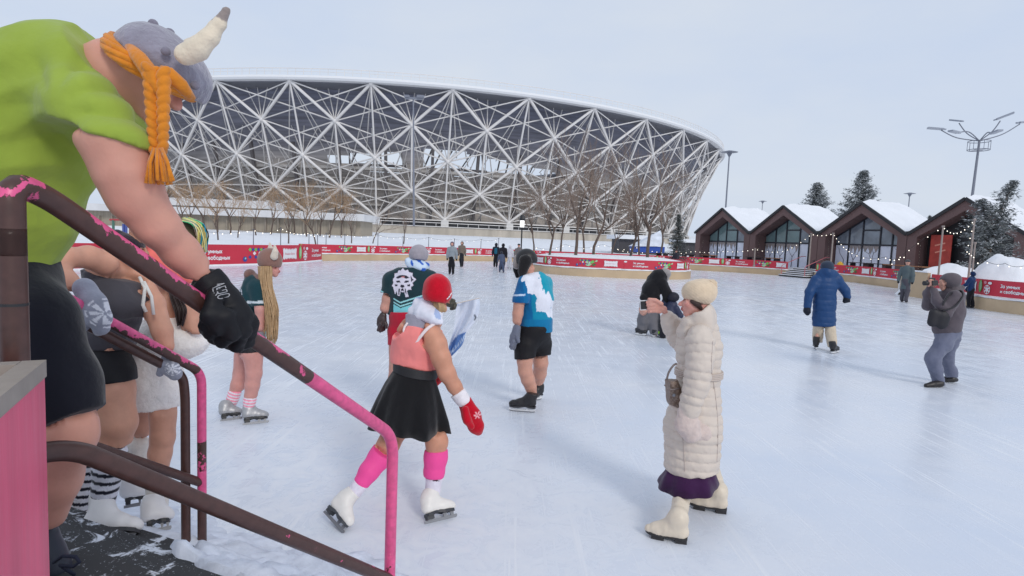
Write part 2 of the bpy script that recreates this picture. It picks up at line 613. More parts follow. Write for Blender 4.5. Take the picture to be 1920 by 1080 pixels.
def mth(op, a, b):
    n = N.new("ShaderNodeMath"); n.operation = op
    for i, v in enumerate((a, b)):
        if isinstance(v, (int, float)): n.inputs[i].default_value = v
        else: L.new(v, n.inputs[i])
    return n.outputs[0]
ob = tc.outputs["Object"]
big = nz(0.35, 4, ob, 0.6, 0.6)
cloud = ramp(big, 0.35, 0.68)
mot = ramp(nz(2.2, 5, ob, 0.65, 0.4), 0.35, 0.7)
scr = None
for i, (sx, sy, rot, th) in enumerate([(9.0, 0.2, -1.15, .635), (14.0, 0.24, -0.75, .64), (7, 0.2, -1.5, .65), (16, 0.3, 0.5, .65), (12, 0.22, 1.2, .65), (20, 0.35, -0.95, .64), (10, .2, -.3, .655), (24, .4, -1.35, .65)]):
    wv = mp((1, 1, 1), 0, ob)
    v = nz(1.0, 3, mp((sx, sy, 1), rot, ob), 0.55, 0.25)
    m_ = ramp(v, th - .01, th + .05)
    msk = ramp(nz(0.7 + .2 * i, 2, mp((1, 1, 1), i, ob)), 0.42, 0.62)
    v = mth('MULTIPLY', m_, msk)
    scr = v if scr is None else mth('MAXIMUM', scr, v)
fine = ramp(nz(1.0, 4, mp((40, 1.2, 1), -1.0, ob), 0.6), 0.6, 0.75, 0, 0.45)
scr = mth('MAXIMUM', scr, fine)
# powdered snow shaved off near the steps
geo = N.new("ShaderNodeVectorMath"); geo.operation = 'DISTANCE'; geo.inputs[1].default_value = (-1.6, 3.6, 0)
L.new(ob, geo.inputs[0])
near = ramp(geo.outputs["Value"], 1.2, 4.2, 1, 0)
pow_ = mth('MULTIPLY', near, ramp(nz(5, 6, ob, 0.7, 1.0), 0.42, 0.6))
scr = mth('MAXIMUM', scr, mth('MULTIPLY', pow_, 0.9))
c1 = N.new("ShaderNodeMix"); c1.data_type = 'RGBA'
c1.inputs["A"].default_value = (0.645, 0.70, 0.80, 1); c1.inputs["B"].default_value = (0.775, 0.79, 0.83, 1)
L.new(mth('ADD', mth('MULTIPLY', cloud, 0.7), mth('MULTIPLY', mot, 0.3)), c1.inputs["Factor"])
c2 = N.new("ShaderNodeMix"); c2.data_type = 'RGBA'; c2.inputs["B"].default_value = (0.86, 0.87, 0.89, 1)
L.new(c1.outputs["Result"], c2.inputs["A"]); L.new(mth('MULTIPLY', scr, 0.5), c2.inputs["Factor"])
L.new(c2.outputs["Result"], bs.inputs["Base Color"])
L.new(mth('ADD', ramp(mot, 0, 1, 0.17, 0.32), mth('MULTIPLY', scr, 0.35)), bs.inputs["Roughness"])
bs.inputs["Specular IOR Level"].default_value = 0.4
bs.inputs["IOR"].default_value = 1.31
bp = N.new("ShaderNodeBump"); bp.inputs["Strength"].default_value = 0.13; bp.inputs["Distance"].default_value = 0.006
hgt = mth('ADD', mth('MULTIPLY', scr, 0.8), mth('MULTIPLY', nz(14, 5, ob, 0.6), 0.5))
L.new(hgt, bp.inputs["Height"]); L.new(bp.outputs["Normal"], bs.inputs["Normal"])
MATS["ice"] = ice_m
bmI = MB(); bmI.poly(np.c_[rink, np.zeros(len(rink))])
tag(bmI.build("ice", ice_m), "pale blue scratched rink ice", None, kind="structure")

SNOW = M("snow", (0.80, 0.82, 0.86), 0.75, noise=(0.6, 0.05), bump=(3.0, 0.5, 0.08), spec=0.25)
SNOWF = M("snow_fine", (0.82, 0.83, 0.86), 0.8, noise=(3, 0.05), bump=(9, 0.5, 0.03), spec=0.25)
# terrain: snow, one sheet to the horizon
def sm(a, b, x):
    t = np.clip((x - a) / (b - a), 0, 1); return t * t * (3 - 2 * t)
gx = np.concatenate([np.linspace(-1500, -80, 24), np.arange(-76, -32, 3.0), np.arange(-32, 42, 0.6), np.arange(42, 90, 3.0), np.linspace(94, 1500, 24)])
gy = np.concatenate([np.linspace(-60, -2, 12), np.arange(0, 62, 0.6), np.arange(62, 120, 2.5), np.linspace(122, 2500, 40)])
XX, YY = np.meshgrid(gx, gy, indexing='ij')
# distance to the rink outline
Pn = np.r_[rink, rink[:1]]
dist = np.full(XX.shape, 1e9)
for a, b in zip(Pn[:-1], Pn[1:]):
    v = b - a; t = np.clip(((XX - a[0]) * v[0] + (YY - a[1]) * v[1]) / (v @ v + 1e-9), 0, 1)
    dist = np.minimum(dist, np.hypot(XX - a[0] - t * v[0], YY - a[1] - t * v[1]))
ins = inpoly(XX, YY, rink.tolist())
dd = np.where(ins, -dist, dist)
zz = -0.06 + sm(0.75, 1.5, dd) * 0.72 + 2.3 * sm(58, 195, YY) * sm(0, 6, dd)
zz += np.where(dd > 1.6, vnoise(XX * .25, YY * .25, XX * 0) * 0.12 * sm(1, 6, dd) * np.clip(80 / (YY + 20), 0, 1), 0)
zz = np.where(YY < 2, -0.06, zz)
zz = np.where((XX < 0) & (YY < 14), -0.06, zz)
nx_, ny_ = XX.shape
ii = np.arange(nx_ * ny_).reshape(nx_, ny_)
Q = np.stack([ii[:-1, :-1], ii[1:, :-1], ii[1:, 1:], ii[:-1, 1:]], -1).reshape(-1, 4)
tag(mesh_obj("ground", np.stack([XX, YY, zz], -1).reshape(-1, 3), Q, SNOW, smooth=True), "snow covered ground rising towards the stadium", None, kind="structure")

# ------------------------------------------------------------------ barriers with printed banners
BEIGE = M("barrier_paint", srgb(196, 172, 140), 0.6, noise=(0.9, 0.12), bump=(20, 0.1))
RED = M("banner_red", srgb(196, 48, 68), 0.5, noise=(0.8, 0.08))
WHITE = M("print_white", (0.78, 0.78, 0.8), 0.5)
PGREEN = M("print_green", srgb(104, 184, 92), 0.5, noise=(8, .2))
PDGREEN = M("print_dark_green", srgb(58, 112, 66), 0.5)
PBLUE = M("print_blue", srgb(52, 74, 150), 0.5)
PMINT = M("print_mint", srgb(165, 205, 165), 0.5)
PPINK = M("print_pink", srgb(225, 150, 160), 0.5)
PRINTS = [WHITE, PGREEN, PDGREEN, PBLUE, PMINT, PPINK, RED]
TXT1, TXT2, TXT3 = text_mesh("За умных"), text_mesh("и свободных"), text_mesh("Альфа-Банк", 1.0, .04)
class Path:
    def __init__(s, P, out):
        s.P = catmull(P, 10); d = np.diff(s.P, axis=0)
        s.L = np.r_[0, np.cumsum(np.hypot(d[:, 0], d[:, 1]))]
        s.len = s.L[-1]; s.out = out
    def at(s, q, off=0.0, z=0.0):
        q = np.clip(q, 0, s.len - 1e-6)
        i = min(np.searchsorted(s.L, q, side='right') - 1, len(s.P) - 2)
        t = (q - s.L[i]) / (s.L[i + 1] - s.L[i])
        p = s.P[i] * (1 - t) + s.P[i + 1] * t
        def tang(k):
            a, b = s.P[max(k - 1, 0)], s.P[min(k + 1, len(s.P) - 1)]
            v = (b - a)[:2]; return v / (np.linalg.norm(v) + 1e-9)
        d = tang(i) * (1 - t) + tang(i + 1) * t; d /= np.linalg.norm(d)
        n = np.array([-d[1], d[0]]) * s.out
        return np.array([p[0] + n[0] * off, p[1] + n[1] * off, z])
    def strip(s, prof, s0=0, s1=None, step=0.5, jit=0.0):
        """closed profile [(off,z)] swept along the path"""
        s1 = s.len if s1 is None else s1
        n = max(2, int((s1 - s0) / step) + 1)
        k = len(prof)
        V = []
        for q in np.linspace(s0, s1, n):
            for (o, z) in prof:
                V.append(s.at(q, o + (jit * random.uniform(-1, 1) if jit else 0), z + (jit * random.uniform(-.6, 1) if jit else 0)))
        F = [(i * k + j, i * k + (j + 1) % k, (i + 1) * k + (j + 1) % k, (i + 1) * k + j) for i in range(n - 1) for j in range(k)]
        F += [tuple(range(k - 1, -1, -1)), tuple((n - 1) * k + j for j in range(k))]
        if s.out > 0: F = [f[::-1] for f in F]
        return V, F
def motif(mb, path, s, off, z0, hb, lim=(0, 1e9), poff=0.003):
    """one period of the printed design; s start, hb banner height; returns its length"""
    lay = [0]
    def put(poly, mi):
        if min(s + x * hb for x, y in poly) < lim[0] or max(s + x * hb for x, y in poly) > lim[1]: return
        lay[0] += 1
        mb.mi = mi
        mb.poly([path.at(s + dirn * x * hb, off - poff - 0.0006 * lay[0], z0 + y * hb) for x, y in poly])
    dirn = 1
    def txt(tm, x, y, size, mi):
        lay[0] += 1
        V, F = tm
        if s + x * hb < lim[0] or s + (x + V[:, 0].max() * size) * hb > lim[1]: return
        mb.mi = mi
        mb.add([path.at(s + (x + v[0] * size) * hb, off - poff - 0.001 - 0.0006 * lay[0] - .0005 * v[2], z0 + (y + v[1] * size) * hb) for v in V], F)
    def circ(x, y, rx, ry, mi, n=14):
        put([(x + rx * math.cos(a), y + ry * math.sin(a)) for a in np.arange(n) * 2 * PI / n], mi)
    txt(TXT1, 0.35, 0.56, 0.30, 0); txt(TXT2, 0.35, 0.24, 0.30, 0)
    r = random.Random(3)
    for i in range(6):                                   # checker cluster
        for j in range(3):
            x = 3.35 + i * .2 + (j % 2) * .1; y = .35 + j * .2
            if (i + j) % 2 == 0 or j == 2:
                put([(x, y - .11), (x + .12, y), (x, y + .11), (x - .12, y)], (3, 4, 1, 0)[(i * 2 + j) % 4])
    for (x, y, a, b, mi) in [(4.3, .3, .75, .2, 4), (4.7, .6, .6, .2, 1), (4.15, .55, .4, .14, 4), (4.9, .3, .5, .15, 2), (5.15, .72, .35, .12, 4)]:
        put([(x - a / 2, y - b * .3), (x, y - b), (x + a / 2, y + b * .2), (x + a * .1, y + b)], mi)
    circ(3.0, .24, .14, .14, 3); circ(3.03, .28, .05, .05, 4)
    n = 9                                                # burst shaped white plate with the lettering
    top = [(6.0 + 1.5 * i / (n * 2), .86 - (.10 if i % 2 else 0) - .05 * math.sin(PI * i / (n * 2))) for i in range(n * 2 + 1)]
    bot = [(7.5 - 1.5 * i / (n * 2), .12 + (.10 if i % 2 else 0) + .05 * math.sin(PI * i / (n * 2))) for i in range(n * 2 + 1)]
    mid = [(6.0 + .5 * 1.5 * 0, 0.5)]
    put([(6.06, .5)] + top + [(7.44, .5)] + bot, 0)
    txt(TXT3, 6.2, .43, 0.20, 5)
    circ(7.95, .55, .18, .40, 1); circ(7.98, .58, .10, .28, 4)
    circ(8.65, .36, .30, .30, 0)
    for a in range(6):
        circ(8.65 + .2 * math.cos(a * 1.05), .36 + .2 * math.sin(a * 1.05), .07, .07, 6, 6)
    circ(8.45, .8, .14, .1, 5); circ(8.9, .78, .18, .09, 0)
    return 9.4 * hb
def barrier(label, P, out, zb0, zb1, base=True, s_off=0.0, gap=None, wall_h=0.46, poff=0.005):
    pa = Path(P, out)
    mid = pa.at(pa.len / 2)
    t = thing("rink_barrier", label, "barrier", mid, "barriers round the rink")
    spans = [(0, pa.len)] if gap is None else [(0, gap[0]), (gap[1], pa.len)]
    hb = zb1 - zb0
    mbs = [MB() for _ in range(4)]
    for s0, s1 in spans:
        if base:
            mbs[0].add(*pa.strip([(0, -.04), (.42, -.04), (.42, wall_h), (0, wall_h)], s0, s1))
            mbs[1].add(*pa.strip([(-.03, wall_h + .004), (.44, wall_h + .004), (.42, wall_h + .05), (.2, wall_h + .09), (0, wall_h + .06)], s0, s1, 0.35, 0.018))
        else:
            mbs[1].add(*pa.strip([(-.06, -.02), (.2, -.02), (.2, zb0 - .004), (.0, zb0 - .004)], s0, s1, 0.35, 0.006))
        o = .10 if base else 0.03
        mbs[2].add(*pa.strip([(o, zb0), (o + .03, zb0), (o + .03, zb1), (o, zb1)], s0, s1, .14))
        s = s0 + .1 + s_off
        while s > s0: s -= 9.4 * hb
        while s < s1:
            motif(mbs[3], pa, s, o, zb0, hb, (s0 + .03, s1 - .03), poff)
            s += 9.4 * hb
    if base: mbs[0].build("base", BEIGE, t)
    mbs[1].build("snow_cap", SNOWF, t, smooth=True)
    b = mbs[2].build("banner", RED, t)
    if mbs[3].n: mbs[3].build("print", PRINTS, b)
    return pa
# the logo side of the left banner has to sit where the photo shows it
pl = Path(LEFTB, 1)
def s_at(path, px, py):
    q = G(px, py); ss = np.linspace(0, path.len, 400)
    return ss[np.argmin([np.linalg.norm(path.at(v)[:2] - q[:2]) for v in ss])]
hbL = 1.02
s_txt = s_at(pl, 385, 500) - .1 - 0.62 * hbL
barrier("curved red banner barrier standing straight on the ice at the left", LEFTB, 1, 0.10, 1.12, False, s_txt - 9.4 * hbL if s_txt > 9.4 * hbL else s_txt)
fp = Path(FARB, 1)
sg = s_at(fp, 1512, 520)
barrier("long red banner barrier with beige base along the far rink edge", FARB, 1, 0.55, 1.13, True, 0.9, (sg - 1.3, sg + 1.3))
barrier("nearest beige barrier with red banner at the right picture edge", RIGHTB, 1, 0.56, 1.16, True, -0.75)
# beige corner panel without banner
ta = G(1690, 543); tb = G(1708, 556); tcn = G(1738, 561)
pc = MB()
for a, b in ((ta, tb), (tb, tcn)):
    d = (b - a) / np.linalg.norm(b - a)
    pc.bar(a + [0, 0, .59], b + [0, 0, .59], .12, 1.22)
t = thing("corner_panel", "tall plain beige panel closing the rink corner behind the standing skater", "panel", tb)
pc.build("panel", BEIGE, t)
pw = MB(); pw.bar(ta + [0, 0, 1.24], tb + [0, 0, 1.24], .2, .06); pw.bar(tb + [0, 0, 1.24], tcn + [0, 0, 1.24], .2, .06); pw.build("snow_cap", SNOWF, t)
pp = MB(); pp.box(ta + [-.1, 0, .55], (.12, .12, 1.3)); pp.build("end_post", WHITE, t)

# island with its own ring of banner
IC = np.array([6.3, 39.6])
isl = []
for a in np.linspace(0, 2 * PI, 28, endpoint=False):
    isl.append([IC[0] + 5.3 * np.sign(math.cos(a)) * abs(math.cos(a)) ** .75, IC[1] + (5.9 if math.sin(a) < 0 else 4.5) * np.sign(math.sin(a)) * abs(math.sin(a)) ** .8, 0])
isl = np.array(isl)
k0 = int(np.argmax(isl[:, 0]))
isl = np.roll(isl, 7, axis=0)
barrier("oval red banner barrier round the planted island in the ice", np.r_[isl, isl[:1]], 1, 0.55, 1.08, True, 0.4, None, .46, .018)
mi_ = MB(); k = len(isl)
ctr = np.r_[IC, 1.22]
ring1 = (isl - np.r_[IC, 0]) * .96 + np.r_[IC, .98]; ring2 = (isl - np.r_[IC, 0]) * .7 + np.r_[IC, 1.17]
mi_.add(np.r_[ring1, ring2, [ctr]], [(i, (i + 1) % k, k + (i + 1) % k, k + i) for i in range(k)] + [(k + i, k + (i + 1) % k, 2 * k) for i in range(k)])
tag(mi_.build("island_ground", SNOWF, smooth=True), "snow heaped on the planted island", None, kind="structure")

# ------------------------------------------------------------------ stadium
CX, CY, TH0, DTH = -57.64, 359.3, -1.80792, 0.1496
NS = 42; DTH = 2 * PI / NS
RR = [172.1, 166.6, 162.4, 158.7, 156.8]; HH = [49.5, 38.5, 27.83, 17.7, 8.4]
def sp(row, j, dr=0.0, dz=0.0):
    i = int(np.clip(math.floor(row), 0, 3)); t = row - i
    r = RR[i] * (1 - t) + RR[i + 1] * t + dr; h = HH[i] * (1 - t) + HH[i + 1] * t + dz
    a = TH0 + DTH * j
    return np.array([CX + r * math.cos(a), CY + r * math.sin(a), h])
STEELW = M("white_steel", (0.72, 0.70, 0.69), 0.45, noise=(0.15, 0.08))
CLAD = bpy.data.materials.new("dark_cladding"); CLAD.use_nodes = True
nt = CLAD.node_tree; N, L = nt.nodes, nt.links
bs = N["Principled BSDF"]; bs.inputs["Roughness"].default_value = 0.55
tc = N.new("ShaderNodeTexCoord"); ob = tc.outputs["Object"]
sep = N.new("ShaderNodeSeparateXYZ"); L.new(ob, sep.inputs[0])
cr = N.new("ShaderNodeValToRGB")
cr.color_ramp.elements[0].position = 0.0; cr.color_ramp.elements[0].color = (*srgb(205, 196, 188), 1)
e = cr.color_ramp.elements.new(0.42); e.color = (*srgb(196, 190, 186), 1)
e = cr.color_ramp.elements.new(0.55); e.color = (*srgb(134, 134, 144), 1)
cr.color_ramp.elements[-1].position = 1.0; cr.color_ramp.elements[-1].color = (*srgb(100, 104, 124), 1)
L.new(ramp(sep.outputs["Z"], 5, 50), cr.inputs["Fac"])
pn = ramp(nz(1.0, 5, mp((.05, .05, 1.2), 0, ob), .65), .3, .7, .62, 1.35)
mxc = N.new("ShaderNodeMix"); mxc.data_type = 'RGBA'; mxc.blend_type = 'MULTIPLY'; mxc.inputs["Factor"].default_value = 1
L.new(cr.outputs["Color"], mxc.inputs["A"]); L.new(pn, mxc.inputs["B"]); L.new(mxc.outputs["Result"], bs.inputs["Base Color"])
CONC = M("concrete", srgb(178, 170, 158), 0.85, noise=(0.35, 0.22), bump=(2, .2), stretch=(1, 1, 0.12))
DARK = M("dark_gap", (0.03, 0.033, 0.04), 0.5)
st = thing("stadium", "huge round stadium wrapped in a white steel lattice", "stadium", (CX, CY, 3))
lat = MB()
for j in range(NS):
    for r in range(5):
        o = .5 if r % 2 else 0
        jj = j + o
        A = sp(r, jj)
        if r < 4:
            for s_ in (-.5, .5):
                lat.tube([A, sp(r + 1, jj + s_)], .5, 6, False)
            for s_ in (-1.5, 1.5):
                lat.tube([A, sp(r + 1, jj + s_)], .23, 4, False)
        if r < 3:
            lat.tube([A, sp(r + 2, jj)], .33, 5, False)
            for s_ in (-1, 1):
                lat.tube([A, sp(r + 2, jj + s_)], .19, 4, False)
            for s_ in (-.42, .36):
                lat.tube([A, sp(r + 2, jj + s_, -9.5)], .2, 4, False)
            for s_ in (-.2, .17):
                lat.tube([A, sp(r + 1.75, jj + s_, -10)], .2, 4, False)
        if r == 1:
            for s_ in (-.3, -.13, .02, .17):
                lat.tube([A, sp(0, jj + s_, -8)], .2, 4, False)
        if r == 3:
            for s_ in (-.35, -.12, .14, .4):
                lat.tube([A, sp(4, jj + s_, -8)], .19, 4, False)
            lat.tube([A, sp(3, jj + 1)], .16, 4, False)
        if r in (2, 3, 4):
            for s_ in (-.3, -.1, .12, .32):
                lat.tube([A, sp(r - 1, jj + s_, -10)], .19, 4, False)
        lat.ball(A, .85, 6, 5)
lat.build("lattice", STEELW, st, smooth=True)
def ringb(mb, prof, n=168, j0=None, j1=None):
    k = len(prof)
    V = []
    for i in range(n):
        a = 2 * PI * i / n
        for (r, z) in prof: V.append((CX + r * math.cos(a), CY + r * math.sin(a), z))
    F = [(i * k + j, ((i + 1) % n) * k + j, ((i + 1) % n) * k + (j + 1) % k, i * k + (j + 1) % k) for i in range(n) for j in range(k)]
    mb.add(V, F)
rb = MB(); ringb(rb, [(170.5, 49.6), (173.4, 49.6), (173.8, 50.2), (173.2, 51.0), (168, 51.2), (168, 50.6)])
for j in range(NS * 4):
    a = sp(0, j / 4, -1.0, 1); b = sp(1, j / 4, -5, 0)
rb.build("roof_ring", M("roof_white", (0.76, 0.77, 0.79), .5), st)
rl = MB(); ringb(rl, [(172.6, 53.1), (172.8, 53.1), (172.8, 53.3), (172.6, 53.3)]); ringb(rl, [(172.6, 52.2), (172.75, 52.2), (172.75, 52.3), (172.6, 52.3)])
for i in range(420):
    a = 2 * PI * i / 420; p = np.array([CX + 172.7 * math.cos(a), CY + 172.7 * math.sin(a), 52.2])
    rl.box(p, (.14, .14, 1.9))
rl.build("roof_railing", STEELW, st)
# inner wall with the open gallery through which the sky shows
sh = MB()
nA = NS * 6
rows = np.linspace(0, 4, 49)
shell = [[sp(r, a / 6, -9.5 - 2.5 * math.sin(PI * r / 4)) for a in range(nA)] for r in rows]
Vs = np.array(shell).reshape(-1, 3)
F = []
def opening(jc, rc):
    jc = (jc + NS / 2) % NS - NS / 2
    if abs(jc) > 14: return 2.0 < rc < 2.45 and (int(jc) % 3 != 0)
    if 1.15 < jc < 5.15:
        top = 1.50 + 0.19 * abs(jc - 3.0) ** 1.2; bot = 2.06 + .02 * abs(jc - 3)
        if top < rc < bot and not (2.38 < jc < 2.75 and True): return True
        if 2.06 <= rc < 2.3 and (1.9 < jc < 2.3 or 3.1 < jc < 3.6): return True
    return False
for i in range(len(rows) - 1):
    for a in range(nA):
        rc = (rows[i] + rows[i + 1]) / 2
        if opening((a + .5) / 6, rc): continue
        b = (a + 1) % nA
        F.append((i * nA + a, i * nA + b, (i + 1) * nA + b, (i + 1) * nA + a))
sh.add(Vs, F)
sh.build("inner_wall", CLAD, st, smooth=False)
cl_ = MB()
for j in np.arange(1.3, 5.0, .16):
    q = rng.uniform(-.25, .25)
    if rng.random() < .6:
        cl_.bar(sp(1.5, j + .05, -13), sp(2.1, j + q * .5, -13), .5, .3)
for j in np.arange(-3.5, 9, .7):
    cl_.bar(sp(1.5, j, -9.0), sp(4, j, -7.5), 1.0, 1.0)
cl_.bar(sp(2.1, 1.5, -12), sp(2.1, 2.4, -12), .5, .9); cl_.bar(sp(2.1, 3.0, -12), sp(2.1, 3.7, -12), .5, .9)
cl_.build("gallery_column", M("column_grey", srgb(112, 108, 110), .7), st)  # separate grey columns and two sills of the gallery, kept in one mesh
flr = MB()
for zr, dz in ((2.3, .9), (2.62, .4), (2.95, .7), (3.25, .4), (3.55, .7)):
    r0 = np.interp(zr, range(5), RR) - 13; z0 = np.interp(zr, range(5), HH)
    ringb(flr, [(r0, z0), (r0 + 4.5, z0), (r0 + 4.5, z0 + dz), (r0, z0 + dz)])
flr.build("floor_band", M("slab_grey", srgb(196, 192, 188), .8, noise=(.2, .15)), st)
rf = MB(); ringb(rf, [(96, 48.5), (171, 49.4), (171, 50.4), (96, 49.5)]); rf.build("roof", M("roof_underside", srgb(120, 122, 130), .6), st)
pd = MB()
ringb(pd, [(150, 2), (170, 2), (170, 5.5), (150, 5.5)]); pd.build("podium", CONC, st)
dk = MB(); ringb(dk, [(149, 5.45), (155.5, 5.45), (155.5, 8.1), (149, 8.1)]); dk.build("glazed_foyer", M("foyer_dark", (.05, .055, .065), .25), st)
pr = MB(); ringb(pr, [(158.2, 7.85), (156.0, 7.85), (156.0, 8.25), (158.2, 8.25)])
ringb(pr, [(169.6, 6.75), (169.8, 6.75), (169.8, 6.95), (169.6, 6.95)])
for i in range(300):
    a = 2 * PI * i / 300; pr.box((CX + 169.7 * math.cos(a), CY + 169.7 * math.sin(a), 6.2), (.12, .12, 1.5))
ringb(pr, [(169.4, 5.52), (170.4, 5.52), (170.4, 5.72), (169.4, 5.72)])
pr.build("podium_railing", STEELW, st)
pb = MB()
for j in range(NS):
    p = sp(4, j); a = TH0 + DTH * j
    pb.box((p[0], p[1], 6.7), (3.2, 2.6, 2.9), ((math.cos(a), math.sin(a), 0), (-math.sin(a), math.cos(a), 0), (0, 0, 1)))
pb.build("footing", M("footing_white", (.68, .68, .68), .8), st)
# ------------------------------------------------------------------ terraces in front of the stadium
SLAB = M("slab_white", (.66, .66, .67), .8, noise=(.4, .1))
FENCEW = M("timber_wall", srgb(165, 155, 140), .85, noise=(.6, .2), stretch=(6, 6, .3))
pv = thing("terrace_pavilion", "low terrace building of white slabs and beige walls left below the stadium", "building", W(500, 425, 115))
DP = 118.0
def pbox(mb, x0, x1, y0, y1, d, dep):
    a = W(x0, y1, d); b = W(x1, y1, d); top = W((x0 + x1) / 2, y0, d)[2]; bot = W((x0 + x1) / 2, y1, d)[2]
    mb.box(((a[0] + b[0]) / 2, d + dep / 2, (top + bot) / 2), (b[0] - a[0], dep, top - bot))
s1 = MB(); pbox(s1, 318, 502, 374, 388, DP + 8, 9); s1.build("upper_slab", SLAB, pv)
s2 = MB(); pbox(s2, 150, 682, 391, 404, DP, 14); s2.build("lower_slab", SLAB, pv)
s3 = MB(); pbox(s3, 366, 505, 386, 393, DP + 9, 6); pbox(s3, 150, 676, 403, 440, DP + 2, 10); s3.build("wall", FENCEW, pv)
s4 = MB(); pbox(s4, 556, 664, 405, 411, DP + .3, 1.6); s4.build("sign_band", M("band_blue", srgb(84, 104, 160), .6), pv)
s5 = MB()
for x in range(160, 670, 24): pbox(s5, x, x + 2.2, 404, 436, DP + 1.2, .5)
s5.build("column", M("col_beige", srgb(150, 140, 128), .8), pv)
s6 = MB(); pbox(s6, 140, 480, 427, 430, DP - 4, .5); s6.build("kerb_rail", SLAB, pv)

KX = W(1190, 460, 76)
kk = thing("kiosk", "dark kiosk with a snow covered roof right below the stadium", "kiosk", KX)
a = MB(); pbox(a, 1160, 1232, 449, 476, 78, 6); a.build("wall", M("kiosk_dark", srgb(66, 64, 68), .7, noise=(1, .2)), kk)
a = MB(); pbox(a, 1155, 1240, 441, 449, 77.4, 8); a.build("roof", SNOW, kk)
kk2 = thing("kiosk", "small flat roofed shed beside the first gabled cafe", "kiosk", W(1300, 470, 78))
a = MB(); pbox(a, 1284, 1312, 455, 480, 79, 6); a.build("wall", MATS["kiosk_dark"], kk2)
a = MB(); pbox(a, 1280, 1314, 449, 455, 78.4, 7); a.build("roof", SNOW, kk2)
tn = thing("festival_tent", "blue and white peaked tent behind the planted island", "tent", W(1225, 468, 68))
a = MB(); pbox(a, 1193, 1246, 462, 474, 68, 4); a.build("valance", M("tent_blue", srgb(40, 78, 165), .6), tn)
a = MB()
b0, b1 = W(1192, 462, 67.8), W(1248, 462, 67.8); ap = W(1238, 432, 70)
a.add([b0, b1, b1 + [0, 4.4, 0], b0 + [0, 4.4, 0], ap], [(0, 1, 4), (1, 2, 4), (2, 3, 4), (3, 0, 4)])
tm = M("tent_white", (.7, .74, .82), .6, noise=(1.2, .25)); a.build("canopy", tm, tn)

# ------------------------------------------------------------------ gabled cafes
BROWN = M("brown_boards", srgb(108, 84, 82), .62, noise=(.7, .14), wave=(9.0, .5, 'X', .01, 0.0))
BROWNF = M("brown_fascia", srgb(112, 86, 84), .6, noise=(1.5, .12))
BLACK = M("black_metal", (.018, .018, .021), .45)
MULL = M("mullion", srgb(44, 46, 56), .5)
GLU = M("glass_upper", (.20, .235, .28), .08, noise=(.9, .5), spec=.8)
GLL = M("glass_lower", (.74, .78, .90), .12, noise=(1.1, .12), spec=.6)
GLL2 = M("glass_green", (.17, .26, .27), .1, noise=(.9, .3), spec=.7)
DEC = M("window_print", srgb(96, 92, 104), .5)
DECY = M("window_print_crown", srgb(150, 140, 138), .5, noise=(3, .2))
T3 = np.array([2.9, -5.9, 0]) / 6.574; B3 = np.array([5.9, 2.9, 0]) / 6.574; Z3 = np.array([0, 0, 1.0])
WC = 6.56
cafe_lab = ["leftmost of the row of four brown gabled cafes, nearest the stadium", "second brown gabled cafe from the stadium with green tinted upper panes",
            "third brown gabled cafe with the widest window front of printed glass", "rightmost brown gabled cafe with a black open front behind the big spruce"]
